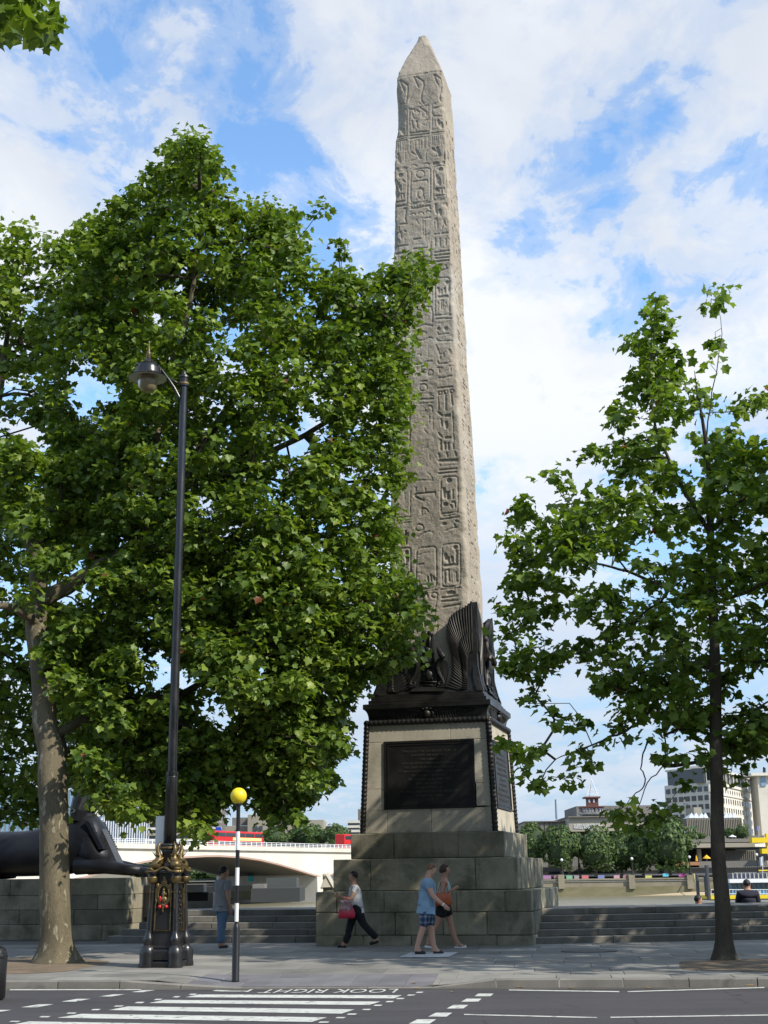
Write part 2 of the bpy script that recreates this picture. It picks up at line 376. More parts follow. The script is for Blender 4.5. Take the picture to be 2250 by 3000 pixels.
# road
road = MB(); a, b, c, d = kp(-70, -19.2), kp(70, -19.2), kp(70, .02), kp(-70, .02)
road.add([a, b, c, d], [(0, 1, 2, 3)]); road = road.build('road', M_asphalt); road['kind'] = 'structure'
nt_ = NT(M_asphalt.node_tree); bs_ = nt_.n['Principled BSDF']; lk = bs_.inputs['Base Color'].links[0].from_socket
pos = nt_.node('ShaderNodeNewGeometry').outputs['Position']
st_ = nt_.noise(nt_.node('ShaderNodeMapping', in_Vector=pos, in_Rotation=(0, 0, KA), in_Scale=(.10, 1.1, 1)).outputs[0], 1.2, 4, .55)
vo = nt_.node('ShaderNodeTexVoronoi', feature='DISTANCE_TO_EDGE', in_Vector=nt_.node('ShaderNodeMapping', in_Vector=pos, in_Scale=(.35, .5, 1)).outputs[0]); vo.inputs['Scale'].default_value = 1.0
crk = nt_.math('MULTIPLY', nt_.math('LESS_THAN', nt_.math('ADD', vo.outputs['Distance'], nt_.math('MULTIPLY', nt_.noise(pos, 6, 4, .7), .03)), .0185), .55)
oil = nt_.ramp(nt_.noise(pos, 1.9, 5, .6), [(.60, 0.), (.72, .45)])
cc_ = nt_.mix(nt_.ramp(st_, [(.42, 0.), (.62, .35)]), lk, (.085, .08, .082)); cc_ = nt_.mix(oil, cc_, (.026, .025, .026)); cc_ = nt_.mix(crk, cc_, (.018, .017, .017)); nt_.l.new(cc_, bs_.inputs['Base Color'])
# lighter chippings and grit gathered in the gutter
gut = MB(); gut.add([kp(-22, -.28, .003), kp(18, -.28, .003), kp(18, -.002, .003), kp(-22, -.002, .003)], [(0, 1, 2, 3)]); gut.build('gutter', rough_mat('gutter_grit', (.10, .092, .08), (.065, .06, .055), 3, 60, .95, vary=0, speck=.25, coord='World'), road)
sheet('far_pavement', [kp(-70, -30), kp(70, -30), kp(70, -19.2), kp(-70, -19.2)], .10, M_slab)
def mark(name, pxs, z=.005):
    mb = MB(); mb.add([on_z(x, y, z) for x, y in pxs], [tuple(range(len(pxs)))[::-1]]); return mb.build(name, M_paint, road)
def Z1(x, y): return (x / 2.212, 2300 + y / 2.212)
def Z2(x, y): return (750 + x / 2.212, 2300 + y / 2.212)
def Z3(x, y): return (1500 + x / 2.212, 2100 + y / 2.212)
# zebra stripes (left edge from the left enlargement, right edge from the middle one)
for L, R_ in [(((1290, 1357), (1200, 1375)), ((945, 1362), (895, 1382))), (((1065, 1392), (965, 1412)), ((805, 1403), (735, 1425))),
              (((830, 1434), (703, 1458)), ((640, 1453), (555, 1481))), (((530, 1482), (370, 1508)), ((460, 1505), (360, 1535))),
              (((190, 1531), (60, 1556)), ((262, 1560), (150, 1592)))]:
    mark('crossing_stripe', [Z1(*L[0]), Z1(*L[1]), Z2(*R_[1]), Z2(*R_[0])])
def dash(pc, w, h, sk, name='dash_marking'):
    x, y = pc; return mark(name, [(x - w / 2 + sk, y - h / 2), (x - w / 2 - sk, y + h / 2), (x + w / 2 - sk, y + h / 2), (x + w / 2 + sk, y - h / 2)])
for x, y, w in [(95, 1532, 60), (290, 1501, 60), (463, 1478, 55), (621, 1455, 50), (770, 1432, 52), (905, 1409, 50), (1025, 1389, 42), (1143, 1372, 38), (1250, 1356, 40)]:
    dash(Z1(x, y), w / 2.212, 3.6, 4)
for x, y, w in [(440, 1536, 62), (548, 1507, 58), (622, 1484, 55), (716, 1454, 50), (790, 1427, 48), (867, 1403, 45), (935, 1383, 48), (1005, 1361, 45), (1060, 1343, 40)]:
    dash(Z2(x, y), w / 2.212, 3.4, 3)
for q in [((845, 1342), (925, 1342), (1008, 1328), (925, 1329)), ((638, 1370), (720, 1370), (810, 1356), (735, 1356)), ((397, 1403), (490, 1403), (588, 1385), (500, 1385)), ((133, 1440), (240, 1440), (348, 1420), (255, 1420)), ((-120, 1472), (10, 1468), (75, 1457), (-40, 1457))]:
    mark('zigzag_marking', [Z1(*p) for p in q[::-1]])
for q in [((1415, 1369), (1520, 1368), (1540, 1351), (1440, 1351)), ((1328, 1404), (1440, 1403), (1462, 1384), (1365, 1384)), ((1236, 1448), (1345, 1447), (1377, 1424), (1280, 1424)), ((1115, 1501), (1235, 1500), (1272, 1475), (1165, 1475)), ((990, 1546), (1125, 1546), (1168, 1518), (1045, 1518))]:
    mark('zigzag_marking', [Z2(*p) for p in q[::-1]])
mark('lane_line', [Z1(65, 1323), Z1(65, 1329), Z1(915, 1328), Z1(915, 1323)])
mark('lane_line', [Z2(1348, 1483), Z2(1348, 1489), Z3(550, 1952), Z3(550, 1946)])
mark('lane_line', [Z3(-20, 1767), Z3(-20, 1773), Z3(695, 1784), Z3(695, 1778)])
mark('lane_line', [Z3(750, 1778), Z3(750, 1784), Z3(1635, 1757), Z3(1635, 1751)])
mark('lane_line', [Z3(638, 1944), Z3(638, 1950), Z3(1680, 1935), Z3(1680, 1929)])
# LOOK RIGHT painted for people crossing towards the camera (upside down from here), with its arrow
pa = on_z(*Z2(470, 1334), z=.006); tw = np.linalg.norm(on_z(*Z2(35, 1334), z=.006) - on_z(*Z2(905, 1334), z=.006))
o = text_mesh('look_right_lettering', 'LOOK RIGHT', 1.0, M_paint, road, (0, 0, 0), (1, 0, 0), (0, 1, 0), 0, 'CENTER')
co = np.array([v.co for v in o.data.vertices]); mid = (co.min(0) + co.max(0)) / 2; ext = co.max(0) - co.min(0)
for v in o.data.vertices:
    p = pa - K1 * ((v.co.x - mid[0]) / ext[0] * tw) - K2 * ((v.co.y - mid[1]) / ext[1] * .62); v.co = (p[0], p[1], .006)
for q in [((1372, 1334), (1440, 1337), (1600, 1337), (1600, 1333), (1440, 1332)), ((1372, 1334), (1400, 1328), (1500, 1329), (1440, 1332)), ((1590, 1340), (1606, 1340), (1640, 1324), (1622, 1324))]:
    mark('arrow_marking', [Z1(*p) for p in q][::-1])

# pavement height: level, dipping to the road at the crossing
u0 = kuv(on_z(600, 2894, 0))[0]; u1 = kuv(on_z(1270, 2894, 0))[0]
uf0 = kuv(on_z(466, 2894, 0))[0]; uf1 = kuv(on_z(1410, 2894, 0))[0]
def gz(u, v):
    k = min(max((u - uf0) / (u0 - uf0), 0), 1) * min(max((uf1 - u) / (uf1 - u1), 0), 1)
    w = min(max((1.7 - v) / 1.7, 0), 1)
    return .12 - .108 * k * w
# base under the slabs
base = MB(); N = 60; us = np.linspace(-22, 18, N); vs = [0.13, .5, .9, 1.3, 1.75, 40.]
vv = [kp(u, v, gz(u, v) - (.018 if v < 20 else .02)) for v in vs for u in us]
base.add(vv, [(j * N + i, j * N + i + 1, (j + 1) * N + i + 1, (j + 1) * N + i) for j in range(len(vs) - 1) for i in range(N - 1)])
pavement = base.build('pavement', M_joint); pavement['kind'] = 'structure'
# kerb stones
kerb = empty('kerb', KO, kind='structure')
u = -21.0
while u < 17:
    L = .92 + .06 * random.random(); g = .008
    z0, z1 = gz(u, .0), gz(u + L, .0); mb = MB()
    b_ = .015
    P = [kp(u + g, .0, -.05), kp(u + L - g, .0, -.05), kp(u + L - g, .15, -.05), kp(u + g, .15, -.05),
         kp(u + g, .0, z0 - b_), kp(u + L - g, .0, z1 - b_), kp(u + L - g, .15, z1), kp(u + g, .15, z0), kp(u + g, .022, z0), kp(u + L - g, .022, z1)]
    mb.add(P, [(0, 1, 5, 4), (4, 5, 9, 8), (8, 9, 6, 7), (1, 2, 6, 9, 5), (0, 4, 8, 7, 3), (2, 3, 7, 6)])
    mb.build('kerb_stone', M_kerb, kerb); u += L
# paving slabs
def in_pit(u, v):
    return False
pitL = [Z1(-700, 1150), Z1(0, 1135), Z1(120, 1122), Z1(300, 1112), Z1(520, 1120), Z1(720, 1142), Z1(640, 1172), Z1(430, 1208), Z1(180, 1222), Z1(-700, 1236)]
pitR = [Z3(1075, 1585), Z3(1105, 1640), Z3(1500, 1652), Z3(2100, 1656), Z3(2100, 1560), Z3(1500, 1570)]
def pit(pxs, nm):
    P = [on_z(x, y, .12) for x, y in pxs]; mb = MB(); P = np.array(P); c = P.mean(0); n = len(P)
    pts = []
    for i in range(n):
        for k in range(5):
            q = P[i] + (P[(i + 1) % n] - P[i]) * k / 5; q = q + (vnoise(q, 1.7)) * .22 * (q - c) / np.linalg.norm(q - c); pts.append(q)
    m = len(pts); vs = [np.array([q[0], q[1], .1238]) for q in pts] + [np.array([c[0] + (q[0] - c[0]) * .8, c[1] + (q[1] - c[1]) * .8, .138 + .03 * vnoise(q, 3.)]) for q in pts] + [np.array([c[0], c[1], .146])]
    mb.add(vs, [(i, (i + 1) % m, m + (i + 1) % m, m + i) for i in range(m)] + [(m + i, m + (i + 1) % m, 2 * m) for i in range(m)])
    o = mb.build('soil_patch', M_soil, smooth=True); o['kind'] = 'structure'
pit(pitL, 'a'); pit(pitR, 'b')
ut0 = kuv(on_z(*Z2(-330, 1240), z=.08))[0]; ut1 = kuv(on_z(*Z2(1170, 1240), z=.08))[0]
def slab_piece(u, v, du, dv, mat, name, g=.004, rot=0.0):
    mb = MB(); dz = (random.random() - .5) * .005
    q = [(u + g, v + g), (u + du - g, v + g), (u + du - g, v + dv - g), (u + g, v + dv - g)]
    P = [kp(a, b, gz(a, b) + dz) for a, b in q]
    n = np.cross(P[1] - P[0], P[3] - P[0]); n /= np.linalg.norm(n); mb.slab(P, n, .016, .004)
    return mb.build(name, mat, pavement)
v = .155; row = 0
for dv, du in [(.62, .86), (.62, .86)] + [(.93, 1.25)] * 10:
    if v > 11.5: break
    u = -11.3 + (row % 2) * du * .47 - (0.4 if v > 4 else 0); umax = 8.5 if v < 6 else 9
    while u < umax:
        L = du * (1 + .12 * (random.random() - .5))
        if v < .155 + 1.24 - .01:
            a_, b_ = u, u + L
            if a_ < ut0 < b_: b_ = ut0
            elif a_ < ut1 < b_: a_ = ut1
            elif ut0 <= a_ and b_ <= ut1: u += L; continue
            slab_piece(a_, v, b_ - a_, dv, M_slab, 'paving_slab')
        else: slab_piece(u, v, L, dv, M_slab, 'paving_slab')
        u += L
    v += dv; row += 1
# blue-grey setts of the crossing ramp
nu = max(1, round((ut1 - ut0) / .42)); su = (ut1 - ut0) / nu
for i in range(nu):
    for j in range(3): slab_piece(ut0 + i * su, .155 + j * .4133, su, .4133, M_tactile, 'paving_sett', g=.004)
# round cover let into the paving
cvp = on_z(*Z3(500, 1519), .122); cover = MB().lathe([(.46, 0), (.46, .012), (.40, .012), (.39, .004), (.37, .004), (.36, .012), (.001, .012)], cvp, 28, sx=1.2); cover.build('inspection_cover', rough_mat('cast_cover', (.13, .125, .115), (.09, .085, .08), 6, 60, .8, vary=0, coord='World'), pavement)
# river, far bank
def water_mat():
    m = bpy.data.materials.new('river_water'); m.use_nodes = True; t = NT(m.node_tree); b = t.n['Principled BSDF']
    co = t.node('ShaderNodeNewGeometry').outputs['Position']
    c1 = t.node('ShaderNodeMapping', in_Vector=co, in_Scale=(1, .35, 1)).outputs[0]
    n = t.noise(c1, .5, 5, .7, .3)
    b.inputs['Base Color'].default_value = (.17, .155, .10, 1); b.inputs['Roughness'].default_value = .42; b.inputs['Specular IOR Level'].default_value = .5
    bp = t.node('ShaderNodeBump', in_Strength=1.0, in_Distance=.35, in_Height=n); t.l.new(bp.outputs[0], b.inputs['Normal']); return m
river = sheet('river', [(-1500, 37), (1500, 37), (1500, 330), (-1500, 330)], -4.0, water_mat())
# ------------------------------------------------------------------ obelisk monument
MA = radians(14.04); E1 = np.array([cos(MA), -sin(MA), 0]); E2 = np.array([sin(MA), cos(MA), 0]); EZ = np.array([0, 0, 1.]); MO = np.array([1.291, 32.034, 0])
def mp(u, w, z): return MO + E1 * u + E2 * w + EZ * z       # u to the right along the front, w into depth
MFR = (MO, E1, E2, EZ)
mon = empty('obelisk_monument', (MO[0], MO[1], .12), 'carved ancient granite obelisk with black bronze winged collar on a stepped grey granite base', 'obelisk')
def blk(name, x0, x1, y0, y1, z0, z1, mat, b=.018):
    m = MB().box(x0, x1, y0, y1, z0, z1, b, MFR); m.v = [(p[0] + random.uniform(-.006, .006), p[1] + random.uniform(-.006, .006), p[2] + random.uniform(-.006, .004)) for p in m.v]
    return m.build(name, mat, mon)
def uz2(x, lo, hi, s): return -s + (x - lo) / (hi - lo) * 2 * s
# stepped tiers: courses of separate blocks, front joints as in the photograph
T = [(2.42, [(.10, .33, [382, 700, 1015, 1290, 1560, 1783]), (.33, .81, [382, 645, 910, 1220, 1500, 1783]), (.81, 1.262, [382, 525, 840, 1310, 1620, 1783])]),
     (2.106, [(1.262, 1.955, [498, 748, 1432, 1700])]), (1.783, [(1.955, 2.525, [607, 893, 1312, 1606])])]
core = MB()
for s, courses in T:
    core.box(-s + .4, s - .4, -s + .4, s - .4, courses[0][0] - (.03 if s < 2.4 else 0), courses[-1][1] - .006, 0, MFR)
    for z0, z1, xs in courses:
        us = [uz2(x, xs[0], xs[-1], s) for x in xs]; g = .004
        for a, b in zip(us[:-1], us[1:]):
            pr = random.random() * .008
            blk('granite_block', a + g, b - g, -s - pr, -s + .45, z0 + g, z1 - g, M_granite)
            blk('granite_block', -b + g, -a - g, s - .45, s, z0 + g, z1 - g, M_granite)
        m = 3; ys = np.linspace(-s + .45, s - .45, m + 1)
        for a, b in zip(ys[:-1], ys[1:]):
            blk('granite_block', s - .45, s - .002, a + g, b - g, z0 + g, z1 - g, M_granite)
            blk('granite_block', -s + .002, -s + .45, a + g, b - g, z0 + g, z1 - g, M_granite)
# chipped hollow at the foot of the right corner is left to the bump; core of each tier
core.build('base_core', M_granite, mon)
# tapered pedestal with granite facing
ZP0, ZP1 = 2.525, 5.06; SP0, SP1 = 1.541, 1.445
def sp(z): return SP0 + (SP1 - SP0) * (z - ZP0) / (ZP1 - ZP0)
c = MB(); r = .17
c.loft([[mp(a * (sp(z) - r), b * (sp(z) - r), z) for a, b in ((-1, -1), (1, -1), (1, 1), (-1, 1))] for z in (ZP0, ZP1)]); c.build('pedestal_core', M_pedestal, mon)
FD = [(E1, -E2), (E2, E1), (-E1, E2), (-E2, -E1)]      # (along, outward) for front, right, back, left faces
def face_pt(k, u, z, out=0.0, s=None):
    al, no = FD[k]; return MO + al * u + no * ((sp(z) if s is None else s) + out) + EZ * z
def pz(y): return ZP1 - (y - 1095) / (2030 - 1095) * (ZP1 - ZP0)   # enlargement rows -> height
def pu(x): return (x - 585) / (1100 - 75) * 2 * 1.46
rows = [(1095, 1262, [75, 780, 1110]), (1262, 1660, [60, 222]), (1262, 1630, [965, 1120]), (1660, 1845, [60, 222]), (1630, 1820, [980, 1130]), (1832, 2030, [40, 245, 610, 1150])]
for k in range(4):
    al, no = FD[k]
    for y0, y1, xs in rows:
        z1, z0 = pz(y0), pz(y1)
        for a, b in zip(xs[:-1], xs[1:]):
            g = .003; A = max(pu(a), -sp(z0) + .0) + g; B = min(pu(b), sp(z0)) - g
            def cu_(u, z): return max(min(u, sp(z) - .002), -sp(z) + .002)
            q = [face_pt(k, cu_(A, z0 + g), z0 + g), face_pt(k, cu_(B, z0 + g), z0 + g), face_pt(k, cu_(B, z1 - g), z1 - g), face_pt(k, cu_(A, z1 - g), z1 - g)]
            MB().slab(q, no, .165, .007).build('granite_block', M_pedestal, mon)
    # bronze plaque with stepped frame and raised lettering
    zl, zh = pz(1832), pz(1258); ul, uh = pu(222), pu(975)
    def pq(i, o): return [face_pt(k, ul + i, zl + i, o), face_pt(k, uh - i, zl + i, o), face_pt(k, uh - i, zh - i, o), face_pt(k, ul + i, zh - i, o)]
    pl = MB().slab(pq(0, .012), no, .18, .006).build('plaque', M_plaque, mon)
    fr = MB()
    for i, o, wd in ((0.0, .03, .05), (.075, .024, .03)):
        a = pq(i, o); b = pq(i + wd, o); b0 = pq(i + wd, .012); a0 = pq(i, .012)
        for j in range(4):
            m_ = (j + 1) % 4; fr.add([a[j], a[m_], b[m_], b[j], a0[j], a0[m_], b0[m_], b0[j]], [(0, 1, 2, 3), (4, 5, 1, 0), (3, 2, 6, 7)])
    f_ = fr.build('plaque_frame', M_plaque, pl); f_.matrix_parent_inverse = pl.matrix_world.inverted()
    L = ['THROUGH THE PATRIOTIC ZEAL OF', 'ERASMUS WILSON F.R.S.', 'THIS OBELISK', 'WAS BROUGHT FROM ALEXANDRIA', 'ENCASED IN AN IRON CYLINDER', 'IT WAS ABANDONED DURING A STORM', 'IN THE BAY OF BISCAY', 'RECOVERED AND ERECTED', 'ON THIS SPOT BY', 'JOHN DIXON C.E.', 'IN THE 42ND YEAR OF THE REIGN OF', 'QUEEN VICTORIA', '1878'] if k % 2 == 0 else \
        ['THIS OBELISK', 'PROSTRATE FOR CENTURIES', 'ON THE SANDS OF ALEXANDRIA', 'WAS PRESENTED TO THE', 'BRITISH NATION A.D. 1819 BY', 'MAHOMMED ALI', 'VICEROY OF EGYPT', 'A WORTHY MEMORIAL OF', 'OUR DISTINGUISHED COUNTRYMEN', 'NELSON AND ABERCROMBY']
    if k < 2:
        up = face_pt(k, 0, 4.5) - face_pt(k, 0, 3.0); up /= np.linalg.norm(up)
        n_ = len(L); step = (zh - zl - .36) / n_
        for j, ln in enumerate(L):
            zc = zh - .22 - step * (j + .6)
            o = text_mesh('inscription_line', ln, step * .82, M_plaque_text, pl, face_pt(k, (ul + uh) / 2, zc, .014), al, up, .006, sx=1.05)
            o.matrix_parent_inverse = pl.matrix_world.inverted()
def ring(s, z, n=1):
    """square ring"""
    P = []
    for k in range(4):
        al, no = FD[k]
        for i in range(n): P.append(MO + al * (-s + 2 * s * i / n) + no * s + EZ * z)
    return P
# rope-moulded torus rolls on the pedestal corners and under the cornice
def rope(path, r, turns, name):
    path = [np.array(p) for p in path]; n = max(int(turns * 4), 8); P = [path[0] + (path[1] - path[0]) * i / n for i in range(n + 1)]
    R_ = [r * (1 + .10 * cos(2 * pi * i * turns / n)) for i in range(n + 1)]; return MB().tube(P, R_, 10).build(name, M_bronze, mon, smooth=True)
for a, b in ((-1, -1), (1, -1), (1, 1), (-1, 1)):
    rope([mp(a * (SP0 + .01), b * (SP0 + .01), ZP0), mp(a * (SP1 + .01), b * (SP1 + .01), ZP1 - .02)], .068, 26, 'corner_roll')
for k in range(4):
    al, no = FD[k]; s = SP1 + .015; rope([MO + al * -s + no * s + EZ * ZP1, MO + al * s + no * s + EZ * ZP1], .07, 26, 'torus_moulding')
prof = [(1.42, ZP1 - .02), (1.42, 5.16), (1.425, 5.22), (1.44, 5.28), (1.465, 5.335), (1.50, 5.375), (1.53, 5.385), (1.53, 5.50), (1.48, 5.512), (1.42, 5.52), (1.42, 5.60), (1.37, 5.61), (1.37, 5.66), (1.335, 5.67), (1.335, 5.735), (1.0, 5.745)]
cb = MB(); cb.loft([ring(s, z) for s, z in prof]); cb.build('bronze_cornice', M_bronze, mon, auto=30)
# winged scarab on each frieze
for k in range(4):
    al, no = FD[k]
    def q3(u, z, o): 
        zz_ = min(max(z, 5.1), 5.37); s = np.interp(zz_, [5.1, 5.22, 5.28, 5.335, 5.375], [1.42, 1.425, 1.44, 1.465, 1.5]); return MO + al * u + no * (s + o) + EZ * z
    sc_ = MB().ell(q3(0, 5.235, .01), (.105, .105, .115), fr=np.array([al, no, EZ]), n=16, m=10)
    for sg in (-1, 1):
        sc_.tube([q3(sg * .1, 5.30, .03), q3(sg * .16, 5.25, .04), q3(sg * .15, 5.17, .03), q3(sg * .09, 5.14, .03)], .016, 6)
        sc_.tube([q3(sg * .03, 5.335, .04), q3(sg * .1, 5.355, .04), q3(sg * .13, 5.33, .03)], .016, 6)
    sc_.ell(q3(0, 5.352, .02), (.05, .04, .035), fr=np.array([al, no, EZ])); sc_ = sc_.build('scarab', M_bronze, mon, smooth=True)
    for sg in (-1, 1):
        fb = MB()
        for row_, (n_, uo, zo) in enumerate(((17, 0.0, 0.0), (11, .0, .06))):
            for i in range(n_):
                t0 = i / n_; t1 = (i + .82) / n_; ln = (.98 if row_ == 0 else .58)
                def up_(t): return (.16 + ln * t) * sg, 5.36 - .10 * (1 - t) - .02 * t + (0 if row_ == 0 else .0)
                def lo_(t): return (.13 + (ln + .05) * t ** .9 + .02) * sg, (5.13 + .15 * t ** 2.2) if row_ == 0 else (5.25 + .05 * t ** 2)
                a, b, c_, d = up_(t0), up_(t1), lo_(t1), lo_(t0); o_ = .012 + .008 * row_
                mid_ = (up_((t0 + t1) / 2), lo_((t0 + t1) / 2))
                P = [q3(*a, o_), q3(*b, o_), q3(*c_, o_), q3(*d, o_), q3(*mid_[0], o_ + .012), q3(*mid_[1], o_ + .012), q3(*a, -.01), q3(*b, -.01), q3(*c_, -.01), q3(*d, -.01)]
                fb.add(P, [(0, 4, 5, 3), (4, 1, 2, 5), (0, 1, 7, 6), (1, 2, 8, 7), (2, 3, 9, 8), (3, 0, 6, 9), (0, 1, 4), (3, 5, 2)])
        fb.build('frieze_wing', M_bronze, mon)
# ---- wings and ornaments round the foot of the shaft, traced on the front face plane, then repeated on the other three
SW = 1.20
PW = mp(0, -SW, 0); NW = -E2
def w3(x, y):        # enlargement (1130,1700,x3.858) -> (u, z) on the wing plane
    p = on_plane(1130 + x / 3.858, 1700 + y / 3.858, PW, NW); return (p - MO) @ E1, p[2]
def wp(k, uz, out=0.0, lean=True):
    u, z = uz; al, no = FD[k]
    s = SW + (.10 * max(0, (6.25 - z) / .5) ** 2.2 if z < 6.25 else 0) + out
    return MO + al * u + no * s + EZ * z
Oc = [(975, 240), (950, 262), (915, 290), (890, 308), (865, 322), (838, 336), (812, 347), (788, 366), (765, 385), (742, 406), (722, 432), (706, 465), (697, 500), (691, 540), (690, 575), (693, 612), (697, 650), (704, 686), (712, 720), (720, 755), (730, 790), (736, 825), (740, 860), (744, 895), (747, 930), (750, 965), (752, 1000), (750, 1035), (745, 1070), (740, 1100), (733, 1128), (720, 1155), (703, 1178), (680, 1196), (655, 1208)]
Bc = [(985, 590), (962, 594), (940, 600), (918, 609), (898, 620), (882, 631), (868, 645), (855, 662), (846, 680), (839, 699), (835, 720), (833, 740), (834, 760), (836, 785), (840, 810), (845, 835), (850, 860), (855, 890), (860, 920), (864, 950), (868, 980), (870, 1010), (872, 1040), (874, 1070), (875, 1100), (876, 1125), (876, 1150), (875, 1170), (873, 1190), (871, 1205), (868, 1217), (862, 1228), (852, 1236), (838, 1242), (820, 1246)]
Cc = [(990, 800), (972, 807), (956, 817), (945, 831), (937, 850), (931, 872), (927, 895), (925, 930), (925, 970), (926, 1010), (927, 1050), (928, 1090), (929, 1130), (930, 1170), (931, 1205), (931, 1235)]
Rc = [(975, 240), (990, 300), (1000, 400), (1018, 480), (1028, 580), (1035, 700), (1032, 800), (1030, 880), (1036, 950), (1050, 1020), (1066, 1080), (1085, 1160), (1108, 1222), (1118, 1250)]
def curve(c, n):
    c = np.array(c, float); d = np.r_[0, np.cumsum(np.linalg.norm(np.diff(c, axis=0), axis=1))]; d /= d[-1]; t_ = np.linspace(0, 1, n); return np.c_[np.interp(t_, d, c[:, 0]), np.interp(t_, d, c[:, 1])]
_mir = {}
def wing(k, sg, proto=None):
    """bronze wing plate with two rows of separate feathers"""
    def f(p, out): u, z = w3(*p); return wp(k, (sg * u, z), out)
    Ocs = [(x, y) for x, y in Oc]; poly = Ocs + [(600, 1225), (560, 1250), (460, 1262)] + [(700, 1262), (900, 1258)] + Rc[::-1][:-1]
    poly = Ocs + [(600, 1228), (470, 1245), (470, 1275), (700, 1270), (900, 1264)] + Rc[::-1][:-1]
    n = len(poly); fv = [f(p, .0) for p in poly]; bv = [f(p, -.11) for p in poly]
    mb = MB(); from_ = [tuple(range(n)), tuple(range(2 * n - 1, n - 1, -1))] + [(i, n + i, n + (i + 1) % n, (i + 1) % n) for i in range(n)]
    me = bpy.data.meshes.new('wing'); me.from_pydata([V3(p) for p in fv + bv], [], from_)
    bm = bmesh.new(); bm.from_mesh(me); bmesh.ops.triangulate(bm, faces=[q for q in bm.faces if len(q.verts) > 4]); bmesh.ops.recalc_face_normals(bm, faces=bm.faces); bm.to_mesh(me); bm.free()
    w = link_mesh('wing', me, M_bronze, mon)
    def feathers(A, B, n_, out, tip):
        a = curve(A, n_ + 1); b = curve(B, n_ + 1)
        for i in range(n_):
            a0, a1, b0, b1 = a[i], a[i] + (a[i + 1] - a[i]) * .88, b[i], b[i] + (b[i + 1] - b[i]) * .88
            am = (a0 + a1) / 2 + (a0 - b0) * tip; bm_ = (b0 + b1) / 2
            P = [f(a0, out), f(a1, out), f(b1, out), f(b0, out), f(am, out + .004), f((a0 + a1) / 2 * .7 + bm_ * .3, out + .022), f(bm_, out + .012)] + [f(q, -.01) for q in (a0, a1, b1, b0, am)]
            fs = [(0, 4, 5), (4, 1, 5), (0, 5, 6, 3), (5, 1, 2, 6), (1, 2, 9, 8), (3, 0, 7, 10), (0, 4, 11, 7), (4, 1, 8, 11), (2, 3, 10, 9)]
            o = MB().add(P, fs).build('feather', M_bronze, w); o.matrix_parent_inverse = w.matrix_world.inverted()
    feathers(Oc, Bc, 30 if k < 2 else 14, .02, .045); feathers(Bc, Cc, 24 if k < 2 else 10, .034, .03)
    return w
